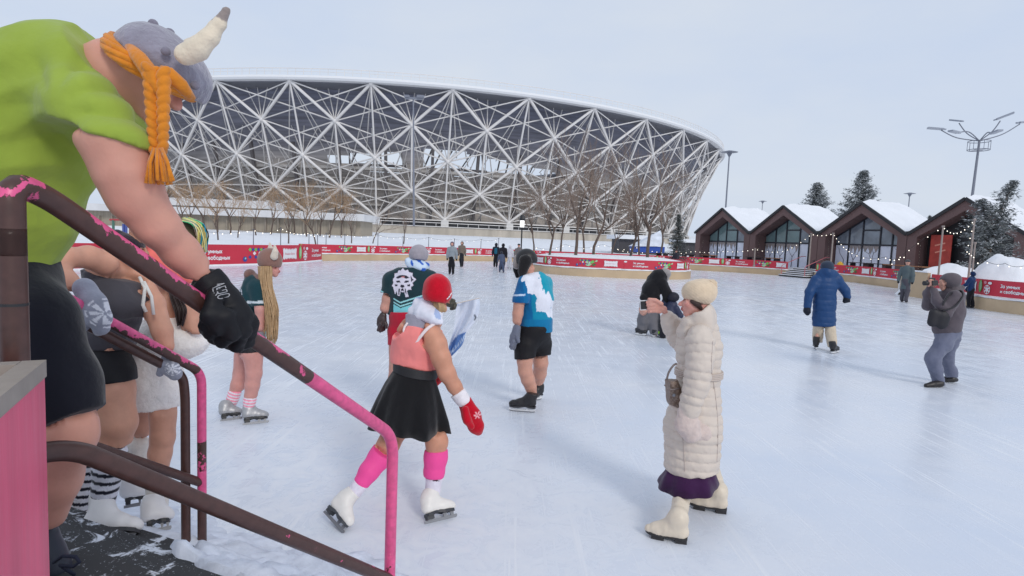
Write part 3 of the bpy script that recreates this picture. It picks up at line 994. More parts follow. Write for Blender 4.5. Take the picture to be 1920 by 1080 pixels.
for ci in range(4):
    O = np.array([17.7, 57.0, 0]) + ci * np.array([2.9, -5.9, 0])
    def c(x, y, z): return O + T3 * x + B3 * y + Z3 * z
    t = thing("gabled_cafe", cafe_lab[ci], "cafe", O + T3 * WC / 2 + Z3 * .6, "gabled cafes beside the rink")
    ez, rz, gz0 = 3.35, 5.55, .45
    outer = [(0.01, gz0), (0.01, ez), (WC / 2, rz), (WC - .01, ez), (WC - .01, gz0)]
    inner = [(.62, gz0), (.62, ez - .12), (WC / 2, rz - .66), (WC - .62, ez - .12), (WC - .62, gz0)]
    D = 5.4
    m = MB()
    V = [c(x, 0, z) for x, z in outer] + [c(x, 0, z) for x, z in inner] + [c(x, D, z) for x, z in outer] + [c(x, 1.3, z) for x, z in inner]
    F = []
    for i in range(4):
        F.append((i, 5 + i, 6 + i, i + 1)); F.append((i, i + 1, 10 + i + 1, 10 + i)); F.append((5 + i, 15 + i, 15 + i + 1, 6 + i))
    F.append((10, 11, 12, 13, 14)); F.append((15, 19, 18, 17, 16))
    m.add(V, F); m.build("wall", BROWN, t)
    m = MB()
    for (xa, za, xb, zb) in ((-.06 if ci == 0 else .02, ez - .02, WC / 2, rz + .03), (WC / 2, rz + .03, WC + (.06 if ci == 3 else -.02), ez - .02)):
        m.bar(c(xa, -.12, za + .05), c(xb, -.12, zb + .05), .2, .09, up=B3)
        m.bar(c(xa, D / 2, za + .04), c(xb, D / 2, zb + .04), D, .07, up=Z3)
    rfo = m.build("roof", BLACK, t)
    m = MB()
    nu, nv = 26, 22
    for sgn in (0, 1):
        Vg = []
        for iu in range(nu + 1):
            for iv in range(nv + 1):
                u = iu / nu; v = iv / nv
                x = (.15 + (WC / 2 - .15) * u) if sgn == 0 else (WC / 2 + (WC / 2 - .15) * u)
                z = (ez + (rz - ez) * (x / (WC / 2))) if sgn == 0 else (rz - (rz - ez) * ((x - WC / 2) / (WC / 2)))
                y = .0 + (D + .1) * v
                th = .21 * min(1, v * 6 + .12) * min(1, (1 - v) * 5 + .1) * (min(1, (u if sgn == 0 else 1 - u) * 5 + .5))
                th *= 1 + .30 * vnoise(np.array(x * .9), np.array(y * .9), np.array(ci * 3.1 + 9.0)) + .25 * vnoise(np.array(x * 3.1), np.array(y * 3.1), np.array(ci * 3.1))
                Vg.append(c(x, y, z + .13 + th))
        ids = lambda a_, b_: a_ * (nv + 1) + b_
        m.add(Vg, [(ids(a_, b_), ids(a_ + 1, b_), ids(a_ + 1, b_ + 1), ids(a_, b_ + 1)) for a_ in range(nu) for b_ in range(nv)])
    m.build("roof_snow", SNOW, rfo, smooth=True)
    yg = 1.28
    if ci < 3:
        cols = [.62, 1.7, 3.28 - .55, 3.28 + .75, 4.9, WC - .62]
        zr_ = 2.65
        pane_id = 0
        def topz(x): return ez - .12 + (rz - .66 - ez + .12) * (1 - abs(x - WC / 2) / (WC / 2 - .62))
        for i in range(len(cols) - 1):
            xa, xb = cols[i] + .05, cols[i + 1] - .05
            wdw = MB()
            lo_ = [(xa, gz0), (xb, gz0), (xb, zr_ - .06), (xa, zr_ - .06)]
            wdw.poly([c(x, yg - .02, z) for x, z in lo_])
            fr = wdw.build("window", GLL, t)
            up = MB()
            pts = [(xa, zr_ + .06), (xb, zr_ + .06), (xb, topz(xb) - .03)]
            if xa < WC / 2 < xb: pts.append((WC / 2, topz(WC / 2) - .03))
            pts.append((xa, topz(xa) - .03))
            up.poly([c(x, yg - .02, z) for x, z in pts])
            up.build("window", GLL2 if (ci < 2 and i in (0, 1, 2)) else GLU, t)
            pr_ = MB()                                       # printed winter trees on the glass
            r_ = random.Random(ci * 10 + i)
            xm = (xa + xb) / 2 + r_.uniform(-.2, .2)
            if xb - xa > .8:
                pr_.mi = 0
                def br(x, z, a, l, w, dpt):
                    x2, z2 = x + math.sin(a) * l, z + math.cos(a) * l
                    px_, pz_ = math.cos(a) * w, -math.sin(a) * w
                    if xa + .05 < x2 < xb - .05 and z2 < zr_ - .12:
                        pr_.poly([c(x - px_, yg - .03 - .001 * dpt, z - pz_), c(x + px_, yg - .03 - .001 * dpt, z + pz_), c(x2 + px_ * .5, yg - .03 - .001 * dpt, z2 + pz_ * .5), c(x2 - px_ * .5, yg - .03 - .001 * dpt, z2 - pz_ * .5)])
                        if dpt < 3:
                            br(x2, z2, a + r_.uniform(.25, .7), l * .66, w * .6, dpt + 1); br(x2, z2, a - r_.uniform(.25, .7), l * .66, w * .6, dpt + 1)
                br(xm, gz0 + .2, r_.uniform(-.1, .1), .85, .045, 0)
                if ci < 2 or i in (1, 2):
                    pr_.mi = 1
                    for q in range(3):
                        xc_ = xa + (xb - xa) * (q + .5) / 3; rr_ = (xb - xa) / 6.4
                        pr_.poly([c(xc_ + rr_ * a_, yg - .036 - .001 * q, zr_ - .07 - b_ * (1 + .35 * ((q + ci) % 2))) for a_, b_ in ((-1.05, 0), (-.95, .18), (-.6, .22), (-.45, .36), (0, .48), (.4, .34), (.62, .24), (.95, .17), (1.05, 0))])
                pr_.build("print", [DEC, DECY], fr)
        m = MB()
        for x in cols[1:-1]:
            m.bar(c(x, yg - .04, gz0), c(x, yg - .04, topz(x) - .02), .09, .1, up=B3)
        m.bar(c(.62, yg - .045, zr_), c(WC - .62, yg - .045, zr_), .1, .12, up=B3)
        m.bar(c(cols[2] + .06, yg - .05, 3.72), c(cols[3] - .06, yg - .05, 3.72), .1, .12, up=B3)
        m.bar(c(.64, yg - .04, topz(.64) - .06), c(WC / 2, yg - .04, topz(WC / 2) - .06), .1, .1, up=B3); m.bar(c(WC / 2, yg - .04, topz(WC / 2) - .06), c(WC - .64, yg - .04, topz(WC - .64) - .06), .1, .1, up=B3)
        m.build("window_frame", MULL, t)
    else:
        m = MB(); m.poly([c(x, yg - .02, z) for x, z in inner]); m.build("back_panel", BLACK, t)
        m = MB(); m.bar(c(.7, yg - .1, 2.6), c(3.0, yg - .1, 2.6), .04, .05); m.build("rail", MULL, t)
# red hanging banner in the fourth cafe front
O = np.array([17.7, 57.0, 0]) + 3 * np.array([2.9, -5.9, 0])
hb_ = MB(); q0 = O + T3 * 1.75 + B3 * .7; hb_.box(q0 + [0, 0, 1.95], (1.25, .06, 2.9), (T3, B3, Z3))
hbm = M("poster_red", srgb(170, 62, 52), .6, noise=(1.7, .35))
th_ = thing("hanging_banner", "tall red banner hanging in the black cafe front", "banner", q0 + [0, 0, .5])
hb_.build("cloth", hbm, th_)
lt = MB()
for (a_, b_, z_) in ((.3, .9, 2.7), (.35, .95, 2.25), (.3, .8, 1.2), (.5, 1.0, .85)):
    lt.bar(q0 + T3 * (a_ - .65) - B3 * .036 + [0, 0, z_], q0 + T3 * (b_ - .65) - B3 * .036 + [0, 0, z_ + .18], .09, .008, up=B3)
lt.build("print", M("poster_print", srgb(214, 140, 120), .6), th_)

# ------------------------------------------------------------------ lamps
GREY = M("lamp_grey", srgb(120, 124, 136), .5)
def disc_lamp(px, ybase, ytop, d, label):
    a = W(px, ybase, d); b = W(px, ytop, d); b[0] = a[0]
    a[2] = min(a[2], 1.0)
    t = thing("lamp_mast", label, "street lamp", a, "disc lamps behind the cafes")
    m = MB(); m.tube([a, b], [.13, .08], 8); m.build("pole", GREY, t)
    m = MB(); h = b[2]
    for r, z in ((.18, -.7), (.95, -.25)): pass
    m.tube([b + [0, 0, -.75], b + [0, 0, -.3], b + [0, 0, -.2], b + [0, 0, 0]], [.12, .35, 1.05, .25], 14)
    m.build("lamp_head", GREY, t)
disc_lamp(1360, 400, 282, 75, "tall disc topped lamp mast at the stadium's right edge")
disc_lamp(1428, 405, 376, 150, "small distant disc topped lamp above the first cafe roofs")
disc_lamp(1702, 405, 361, 112, "disc topped lamp mast above the third cafe roof")
sl_ = thing("lamp_mast", "grey mast with a small floodlight standing in front of the stadium lattice", "street lamp", W(776, 424, 75))
a = W(776, 424, 75); b = W(775, 183, 75); m = MB(); m.tube([a, b], [.14, .09], 8); m.build("pole", GREY, sl_)
m = MB(); m.bar(b + [-1.0, 0, -.1], b + [1.2, 0, -.1], .25, .25); m.box(b + [.9, 0, .15], (.9, .5, .35)); m.box(b + [-.8, 0, .1], (.6, .5, .3)); m.build("floodlight", GREY, sl_)
# multi arm lamp
DL = 60
a = W(1816, 400, DL); b = W(1826, 262, DL); b[0] = a[0] + .35; a[2] = .8
t = thing("multi_arm_lamp", "tall street lamp with curved arms spreading above the right hand cafe", "street lamp", a)
m = MB(); m.tube([a, b], [.17, .1], 8); m.build("pole", GREY, t)
m = MB()
for k in range(14):
    an = k * 2 * PI / 14; an2 = (k + 1) * 2 * PI / 14
    for z_ in (-1.0, -.15): m.tube([b + [.95 * math.cos(an), .95 * math.sin(an), z_], b + [.95 * math.cos(an2), .95 * math.sin(an2), z_]], .035, 4)
    if k % 2 == 0: m.tube([b + [.95 * math.cos(an), .95 * math.sin(an), -1.0], b + [.95 * math.cos(an), .95 * math.sin(an), -.15]], .03, 4)
for an in (0.4, 1.9, 3.5, 5.0): m.tube([b + [0, 0, -1.0], b + [.95 * math.cos(an), .95 * math.sin(an), -1.0]], .03, 4)
m.build("maintenance_ring", GREY, t)
LH = M("lamp_glass", srgb(150, 156, 168), .3)
for (px, py, dy) in ((1753, 241, 1.0), (1792, 226, 3.2), (1789, 247, -2.0), (1886, 217, -1.0), (1921, 229, 1.0), (1868, 247, -2.6)):
    e = W(px, py, DL + dy)
    dirr = (e - b); mid = b + dirr * .45 + [0, 0, abs(dirr[0]) * .02 + .35]
    if e[2] > b[2] + .8: mid = b + dirr * .5 - [0, 0, .35]
    m = MB(); m.tube(catmull([b + [0, 0, -.1], mid, e - dirr / np.linalg.norm(dirr) * .6], 6), .055, 5)
    ao = m.build("arm", GREY, t, smooth=True)
    m = MB(); u_ = dirr * [1, 1, .35]; u_ /= np.linalg.norm(u_)
    m.bar(e - u_ * .75, e + u_ * .65, .48, .16); m.bar(e - u_ * 1.0, e - u_ * .75, .2, .12)
    m.build("lamp_head", LH, ao)
# lantern
a = W(977, 470, 57.5); b = W(978, 403, 57.5); b[0] = a[0]; a[2] = .65
t = thing("lantern", "black park lantern with a lit white lamp behind the far barrier", "street lamp", a)
m = MB(); m.tube([a, b - [0, 0, 1.3]], .07, 8); m.tube([b - [0, 0, 1.35], b - [0, 0, 1.2]], .2, 8); m.tube([b - [0, 0, .55], b - [0, 0, .4], b], [.28, .3, .17], 8); m.build("post", BLACK, t)
m = MB(); m.tube([b - [0, 0, 1.2], b - [0, 0, .55]], .21, 10); m.build("lamp", M("lamp_lit", (.9, .9, .9), .4, emit=((1, .98, .95), 1.3)), t)

# ------------------------------------------------------------------ trees
BARK = M("bark", srgb(96, 82, 74), .9, noise=(4, .25))
TWIG = M("twig", srgb(138, 120, 108), .9, noise=(4, .2))
TWIGO = M("twig_warm", srgb(172, 142, 112), .9, noise=(4, .2))
def bare_mesh(seed, h, spread, depth=5, lean=0):
    r = random.Random(seed)
    tr, tw = MB(), MB()
    def grow(p, d, l, rad, lev):
        pts = [p]; q = p.copy(); dd_ = d.copy()
        for i in range(3):
            dd_ = dd_ + np.array([r.gauss(0, .10), r.gauss(0, .10), .04 + (.05 if lev else 0)]); dd_ /= np.linalg.norm(dd_)
            q = q + dd_ * l / 3; pts.append(q.copy())
        rad = max(rad, h * .0011)
        (tr if lev < 2 else tw).tube(pts, [rad, rad * .9, rad * .8, rad * .62], 6 if lev < 2 else 3, False)
        if lev < depth:
            n = 4 if lev == 0 else r.choice((2, 3, 3))
            for k in range(n):
                az = r.uniform(0, 2 * PI); tilt = r.uniform(.35, .8) * spread
                side = np.array([math.cos(az), math.sin(az), 0]); side -= dd_ * (side @ dd_); side /= np.linalg.norm(side) + 1e-9
                nd = dd_ * math.cos(tilt) + side * math.sin(tilt)
                at = pts[-1] if k < 2 else pts[r.choice((1, 2))] if lev else pts[2] + (pts[3] - pts[2]) * r.random()
                grow(at, nd, l * r.uniform(.6, .82), rad * .56, lev + 1)
    grow(np.zeros(3), np.array([lean, 0, 1.0]), h * .36, h * .017, 0)
    return tr, tw
def bare_tree(seed, p, h, spread, label, group, warm=False, depth=5):
    tr, tw = bare_mesh(seed, h, spread, depth)
    t = thing("bare_tree", label, "tree", p, group)
    for mm, nm, mt in ((tr, "trunk", BARK), (tw, "crown", TWIGO if warm else TWIG)):
        V = np.concatenate(mm.V) + np.array(p)
        mesh_obj(nm, V, mm.F, mt, t, smooth=True)
    return t
isl_t = [(1030, 37.5, 4.9, "leftmost bare tree on the snowy island"), (1079, 36.6, 6.6, "second bare tree from the left on the island, slim and straight"),
         (1112, 39.5, 6.2, "forked bare tree in the middle of the island"), (1181, 40.0, 5.6, "thin bare tree right of the island's middle"),
         (1214, 38.5, 6.9, "rightmost bare tree on the island near the blue tent")]
for i, (px, d, h, lab) in enumerate(isl_t):
    p = W(px, 478, d); p[2] = 1.0
    bare_tree(20 + i, p, h * 1.02, .85, lab, "bare trees on the island", False, 6)
bk_t = [(409, 62, 4.6, "bare tree left of the others on the snow bank behind the left banner", True), (446, 78, 5.0, "bare tree second from the left on the snow bank", True),
        (541, 58, 4.4, "bare tree above the white plate of the left banner", True), (592, 60, 4.6, "bare tree with a crooked trunk above the end of the left banner", True),
        (659, 72, 4.4, "thin bare tree beside the terrace's blue band", False), (699, 76, 4.6, "thin bare tree right of the terrace building", False),
        (757, 80, 4.4, "thin bare tree left of the grey floodlight mast", False), (1148, 60, 4.8, "bare tree behind the island in front of the kiosk", False), (1002, 66, 6.5, "grey brown bare tree right behind the ear flap hat", False), (1052, 70, 8.0, "large grey brown bare tree far behind the island's left end", False), (1096, 64, 7.5, "grey brown bare tree far behind the island's second tree", False), (1200, 66, 7.5, "grey brown bare tree behind the blue tent", False), (1240, 62, 7.0, "grey brown bare tree just left of the slim spruce", False)]
for i, (px, d, h, lab, warm) in enumerate(bk_t):
    p = W(px, 455, d); p[2] = .75 + 2.3 * sm(58, 195, d)
    bare_tree(50 + i, p, h, 1.0, lab, "bare trees on the snow bank", warm, 6 if i < 4 or i > 7 else 5)
for i, (px, d, h, lab) in enumerate([(360, 92, 7.5, "warm brown bare tree before the left end of the terrace"), (385, 96, 8.5, "tall warm brown bare tree over the terrace's upper slab"), (432, 98, 8.0, "warm brown bare tree behind the pair over the left banner"), (480, 95, 7.0, "warm brown bare tree at the right end of the terrace's upper slab"),
        (575, 100, 8.5, "warm brown bare tree over the terrace's lower slab"), (618, 98, 9.0, "tallest warm brown bare tree over the terrace's blue band"), (640, 102, 7.5, "warm brown bare tree at the terrace's right end"), (340, 104, 8.5, "warm brown bare tree half hidden by the orange tassel"), (408, 106, 9.5, "broad warm brown bare tree above the gap between the two near bank trees"), (508, 104, 8.5, "warm brown bare tree above the white plate of the left banner, far up the bank"), (552, 108, 9.0, "warm brown bare tree left of the terrace's blue band"), (600, 106, 8.0, "warm brown bare tree over the middle of the blue band")]):
    p = W(px, 440, d); p[2] = .75 + 2.3 * sm(58, 195, d)
    bare_tree(80 + i, p, h, 1.05, lab, "bare trees before the terrace", True, 6)
NEED = bpy.data.materials.new("needles"); NEED.use_nodes = True
nt = NEED.node_tree; N, L = nt.nodes, nt.links
bs = N["Principled BSDF"]; bs.inputs["Roughness"].default_value = .8
tc = N.new("ShaderNodeTexCoord"); ob = tc.outputs["Object"]
gm = N.new("ShaderNodeAttribute"); gm.attribute_name = "Col"
L.new(gm.outputs["Color"], bs.inputs["Base Color"])
def conifer(p, h, rb, label, seed, snow=.35, dens=1.0, two=False, z0=.12, tone=(.16, .175, .178)):
    r = np.random.default_rng(seed)
    t = thing("spruce", label, "tree", p, "conifers round the rink")
    m = MB()
    tips = [(0, 0, 1.0)] if not two else [(-.06, 0, .80), (.12, 0, 1.0)]
    V, F, C = [], [], []
    nv = 0
    for (tx, ty, th_) in tips:
        ax = [np.array(p), np.array(p) + [tx * h * .5, 0, h * .55], np.array(p) + [tx * h * (1.0 if not two else 1.6), 0, h * th_]]
        m.tube(catmull(ax, 5), list(np.linspace(.03 * h * .7, .004 * h, 11)), 6)
        axp = catmull(ax, 10)
        nb = int(150 * dens)
        for i in range(nb):
            f = z0 + (1 - z0) * (i + r.random()) / nb
            bp_ = axp[min(int(f * (len(axp) - 1)), len(axp) - 1)]
            L_ = rb * (1 - f) ** .85 * r.uniform(.65, 1.15) + .05
            az = r.uniform(0, 2 * PI)
            droop = .28 * (1 - f) + r.normal(0, .08) - .25 * f
            ns = max(4, int(L_ / h * 55))
            for s_ in range(ns):
                u = (s_ + r.random()) / ns
                c0 = bp_ + np.array([math.cos(az), math.sin(az), 0]) * L_ * u + np.array([0, 0, -droop * L_ * u + .22 * L_ * u * u])
                for q in range(6):
                    sz = h * .017 * r.uniform(.6, 1.3) * (1.15 - .5 * u)
                    d1 = np.array([math.cos(az + r.normal(0, .8)), math.sin(az + r.normal(0, .9)), r.normal(-.1, .35)])
                    d1 /= np.linalg.norm(d1)
                    d2 = np.cross(d1, r.normal(0, 1, 3)); d2 /= np.linalg.norm(d2) + 1e-9
                    cc = c0 + r.normal(0, h * .012, 3)
                    V += [cc - d1 * sz, cc + d2 * sz * .3, cc + d1 * sz * 1.3, cc - d2 * sz * .3]
                    F.append((nv, nv + 1, nv + 2, nv + 3)); nv += 4
                    if r.random() < snow and q < 2:
                        k_ = r.uniform(.5, .78); C += [(k_, k_ * 1.02, k_ * 1.07)] * 4
                    else:
                        k_ = r.uniform(.6, 1.6); C += [tuple(np.array(tone) * k_)] * 4
    m.build("trunk", BARK, t, smooth=True)
    mesh_obj("crown", np.array(V), np.array(F), NEED, t, col=np.array(C))
p = W(1528, 400, 76); p[2] = .8; conifer(p, W(1528, 343, 76)[2] - .8, 4.4, "broad snowy spruce behind the second cafe roof", 1, .62, 2.3)
p = W(1612, 400, 70); p[2] = .8; conifer(p, W(1615, 321, 70)[2] - .8, 4.7, "tallest snowy spruce behind the third cafe roof", 2, .62, 2.4)
p = W(1742, 420, 70); p[2] = .8; conifer(p, W(1742, 404, 70)[2] - .8, 1.9, "spruce whose tip just shows left of the rightmost gable", 5, .2, .8)
p = W(1846, 505, 30.0); p[2] = .6; conifer(p, W(1880, 338, 30)[2] - .6, 1.75, "dark two topped spruce in front of the rightmost cafe", 3, .40, 0.9, True, .06)
p = W(1269, 470, 47); p[2] = .6; conifer(p, W(1270, 402, 47)[2] - .6, 1.15, "slim dark spruce between the island and the first cafe", 4, .15, 1.2, False, .06, (.075, .085, .08))
p = W(1935, 505, 28.0); p[2] = .6; conifer(p, 2.4, 1.0, "small snowy spruce at the right edge behind the snow pile", 6, .35, .9)

# ------------------------------------------------------------------ snow piles
def pile(c, rx, ry, h, label, seed):
    n = 26
    g = np.linspace(-1, 1, n)
    X, Y = np.meshgrid(g, g, indexing='ij')
    rr_ = np.sqrt(X ** 2 + Y ** 2)
    z = h * np.clip(1 - rr_ ** 2.2, -.9, 1)
    z = z + .10 * h * vnoise(X * 3 + seed, Y * 3, X * 0 + seed) + .05 * h * vnoise(X * 8 + seed, Y * 8, X * 0)
    V = np.stack([c[0] + X * rx, c[1] + Y * ry, c[2] + z], -1).reshape(-1, 3)
    i = np.arange(n * n).reshape(n, n)
    Q = np.stack([i[:-1, :-1], i[1:, :-1], i[1:, 1:], i[:-1, 1:]], -1).reshape(-1, 4)
    tag(mesh_obj("snow_pile", V, Q, SNOW, base=c, smooth=True), label, "snow pile", "snow piles behind the right barrier")
q = W(1772, 512, 28.6); pile([q[0] + .2, q[1], .35], 2.1, 1.4, 1.25, "long low snow pile behind the beige corner panel", 1)
q = W(1886, 515, 25.5); pile([q[0] + .15, q[1], .4], 1.75, 1.5, 1.75, "tall rounded snow pile behind the right hand banner", 4)

# ------------------------------------------------------------------ string lights
POLE = M("string_pole", srgb(150, 138, 132), .6)
POLED = M("thin_pole", srgb(92, 94, 104), .6)
WIRE = M("wire", (.03, .03, .03), .6)
BULB = M("bulb", (.9, .85, .75), .4, emit=((1.0, .91, .76), 2.0))
bulb_me = None
def light_pole(px, d, ytop, label, r=.045, mat=None, zb=.6, grp="string light poles"):
    a = W(px, 480, d); a[2] = zb; b = W(px, ytop, d); b[0] = a[0]
    m = MB(); m.tube([a, a + [0, 0, .12]], r * 1.8, 8); m.tube([a + [0, 0, .1], b], [r, r * .8], 8); m.tube([b - [0, 0, .05], b + [0, 0, .03]], r * 1.4, 8)
    o = m.build("light_pole", mat or POLED, base=a); tag(o, label, "pole", grp); return b
def lights(pts, n, sag, label, size=.05):
    global bulb_me
    P = []
    for a, b in zip(pts[:-1], pts[1:]):
        for t_ in np.linspace(0, 1, 9)[: 9 if b is pts[-1] else 8]:
            q = np.asarray(a) * (1 - t_) + np.asarray(b) * t_; q = q - [0, 0, sag * 4 * t_ * (1 - t_)]
            P.append(q)
    P = np.array(P)
    t = thing("string_lights", label, "string lights", P[0], "strings of bulbs round the rink")
    m = MB(); m.tube(P, .008, 4); m.build("wire", WIRE, t)
    d = np.r_[0, np.cumsum(np.linalg.norm(np.diff(P, axis=0), axis=1))]
    for s_ in np.linspace(d[-1] / n * .5, d[-1] * (1 - .5 / n), n):
        q = np.array([np.interp(s_, d, P[:, k]) for k in range(3)]) - [0, 0, .05]
        if bulb_me is None:
            mm = MB(); mm.ball((0, 0, 0), (1, 1, 1.25), 8, 6)
            o = mm.build("bulb", BULB, smooth=True); bulb_me = o.data; o.parent = t
        else:
            o = bpy.data.objects.new("bulb", bulb_me); COL.objects.link(o); o.parent = t
        o.location = tuple(q - np.array(t.location)); o.scale = (size * .5,) * 3
lp = []
for (px, d, yt, lab) in [(475, 34, 430, "thin pole above the left banner's blue and green checks"), (526, 35, 427, "thin pole above the left banner's white plate"), (579, 39.5, 436, "first of the thin poles at the left banner's end"),
                         (595, 41, 437, "middle one of the thin poles at the left banner's end"), (611, 41.5, 437, "last of the thin poles at the left banner's end"),
                         (646, 43, 439, "thin pole behind the far barrier above the leaning child"), (708, 45, 440, "thin pole behind the far barrier left of the grey beanie man"), (755, 46.5, 444, "thin pole behind the far barrier next to the grey beanie"),
                         (803, 48, 445, "thin pole behind the far barrier right of the grey beanie"), (851, 50, 448, "thin pole behind the far barrier above the grey jacket walker"), (901, 52, 449, "thin pole behind the far barrier left of the dark group"),
                         (934, 53, 447, "thin pole behind the far barrier above the dark group")]:
    lp.append(light_pole(px, d + 1, yt, lab, .028))
b0 = W(360, 428, 33)
lights([b0, lp[0], lp[1]], 11, .25, "string of white bulbs sagging above the left banner", .05)
lights([lp[1], lp[2], lp[3], lp[4]], 12, .2, "string of bulbs dipping at the left banner's end", .05)
lights([lp[4], lp[5], lp[6], lp[7]], 12, .16, "string of bulbs behind the far barrier left of the grey beanie", .04)
lights([lp[7], lp[8], lp[9], lp[10], lp[11]], 13, .16, "string of bulbs behind the far barrier right of the grey beanie", .035)
ls = [W(x, y, d) for x, y, d in ((1000, 462, 46), (1060, 458, 47), (1130, 458, 47), (1200, 462, 48))]
lights(ls, 16, .3, "string of bulbs crossing behind the island's trees", .05)
ls = [W(x, y, d) for x, y, d in ((1155, 466, 52), (1225, 470, 52), (1300, 470, 52))]
lights(ls, 16, .25, "string of bulbs below the blue tent", .055)
p1 = light_pole(1415, 47.6, 466, "short grey pole between the first two cafes", .06, POLE)
p2 = light_pole(1518, 44.3, 438, "grey pole left of the snowy steps in front of the second cafe", .06, POLE)
p3 = light_pole(1559, 41.0, 437, "grey pole in front of the third cafe's left pier", .06, POLE)
p4 = light_pole(1763, 27.8, 424, "wooden light pole on the snow pile before the red hanging banner", .045, POLE)
p5 = light_pole(1820, 25.0, 411, "taller wooden light pole left of the round snow pile", .045, POLE)
p6 = light_pole(1826, 24.2, 455, "shorter wooden light pole close beside the tall one", .035, POLE)
lights([W(1300, 470, 50), W(1360, 470, 48.5), p1], 13, .12, "string of bulbs in front of the first cafe", .05)
lights([p1, W(1470, 470, 46), p2], 12, .15, "string of bulbs rising to the pole before the second cafe", .05)
lights([p2, p3], 5, .12, "short string of bulbs between the two poles by the steps", .05)
lights([p3, W(1600, 475, 36), W(1660, 482, 33), W(1700, 478, 30)], 17, .18, "warm string of bulbs in front of the third cafe", .045)
lights([W(1665, 500, 30), p4], 6, -.1, "string of bulbs climbing to the wooden pole", .04)
lights([p4, p5], 9, .42, "sagging warm string between the two wooden poles", .036)
lights([p5, W(1813, 470, 25), W(1828, 482, 24)], 8, .0, "string of bulbs wound down the taller wooden pole", .035)
lights([p6 - np.array([0, 0, .7]), W(1845, 487, 24), W(1885, 494, 23.5), W(1925, 497, 23)], 5, .1, "string of bulbs hanging across the round snow pile", .04)
for (ci, x0, lab) in ((0, .75, "small lights down the first cafe's left pier"), (1, .75, "small lights down the second cafe's left pier"), (2, .75, "small lights down the third cafe's left pier"), (3, .75, "small lights down the black cafe front's left pier")):
    O = np.array([17.7, 57.0, 0]) + ci * np.array([2.9, -5.9, 0])
    q = O + T3 * .66 + B3 * .4
    lights([q + [0, 0, 3.0], q + [0, 0, .9]], 11, 0, lab, .015)

# ------------------------------------------------------------------ steps on the far side, chairs and small things behind the barrier
q = fp.at(sg, .3); tn_ = fp.at(sg + .5, .3) - fp.at(sg - .5, .3); tn_ /= np.linalg.norm(tn_); nn_ = np.array([-tn_[1], tn_[0], 0])
t = thing("rink_steps", "snowy steps with pink handrails leading down to the far ice", "steps", q)
m = MB(); m2 = MB()
for i in range(5):
    m.box(q + nn_ * (-1.3 + .36 * i + 1.2) + [0, 0, .06 + .13 * i], (2.3, 2.4, .1), (tn_, nn_, Z3))
    m2.box(q + nn_ * (-1.29 + .36 * i + 1.19) + [0, 0, .14 + .13 * i], (2.34, 2.42, .045), (tn_, nn_, Z3))
m.build("riser", BLACK, t); m2.build("tread_snow", SNOWF, t)
PINKR = M("rail_far", srgb(190, 110, 118), .5)
for s_ in (-1.1, 1.1):
    m = MB(); m.tube(arc_pts([q + tn_ * s_ + nn_ * -1.1 + [0, 0, .0], q + tn_ * s_ + nn_ * -1.1 + [0, 0, .85], q + tn_ * s_ + nn_ * .9 + [0, 0, 1.6], q + tn_ * s_ + nn_ * 1.3 + [0, 0, 1.6]], .1), .028, 6); m.build("handrail", PINKR, t)
CH = M("chair_dark", srgb(52, 46, 50), .7); CHO = M("chair_wood", srgb(150, 104, 72), .7)
r = random.Random(5)
for i, (s_, kind) in enumerate([(sg - 11.5, 0), (sg - 9.5, 0), (sg - 7.8, 1), (sg - 6.0, 0), (sg - 4.4, 0), (sg - 3.0, 1), (sg + 4.3, 0), (sg + 6.0, 0), (sg + 8.0, 1), (sg + 10.2, 1)]):
    q_ = fp.at(s_, 1.0, .64)
    ch = thing("cafe_table", "%s cafe table behind the far barrier, %s" % (("dark", "light brown")[kind],
        ("farthest left before the first cafe", "second from the left before the first cafe", "below the gap between the first two cafes", "left before the second cafe", "right before the second cafe", "just left of the snowy steps",
         "just right of the yellow bag", "before the third cafe's middle", "before the third cafe's right side", "at the far barrier's right end")[i]), "table", q_, "cafe tables behind the barrier")
    m = MB(); m.box(q_ + [0, 0, .70], (1.3, .7, .05), (tn_, nn_, Z3)); m.build("table_top", CHO if kind else CH, ch)
    for sx in (-.5, .5):
        m = MB(); m.bar(q_ + tn_ * sx + [0, 0, 0], q_ + tn_ * sx + [0, 0, .67], .5, .06, up=tn_); m.build("leg", CH, ch)
q_ = fp.at(sg + 3.0, .6, .64)
m = MB(); m.tube([q_, q_ + [0, 0, .35], q_ + [0, 0, .6], q_ + [0, 0, .72]], [.34, .3, .18, .05], 9); m.box(q_ + [0, 0, .02], (.8, .5, .04))
tag(m.build("yellow_bag", M("yellow", srgb(220, 175, 50), .6), base=q_), "yellow bag standing behind the far barrier right of the steps", "bag")
# playground frame at the left
t = thing("playground_frame", "climbing frame with green and blue posts and a red bar behind the left banner", "climbing frame", W(225, 450, 34))
for px, cc, yt in ((213, srgb(70, 110, 96), 413), (232, srgb(70, 84, 150), 420), (237, srgb(70, 84, 150), 420)):
    a = W(px, 455, 34); a[2] = .6; b = W(px, yt, 34); b[0] = a[0]
    m = MB(); m.tube([a, b], .07, 8); m.build("post", M("frame%d" % px, cc, .5), t)
m = MB(); m.tube([W(206, 412, 34), W(243, 412, 34)], .06, 8); m.build("bar", M("frame_red", srgb(170, 60, 64), .5), t)
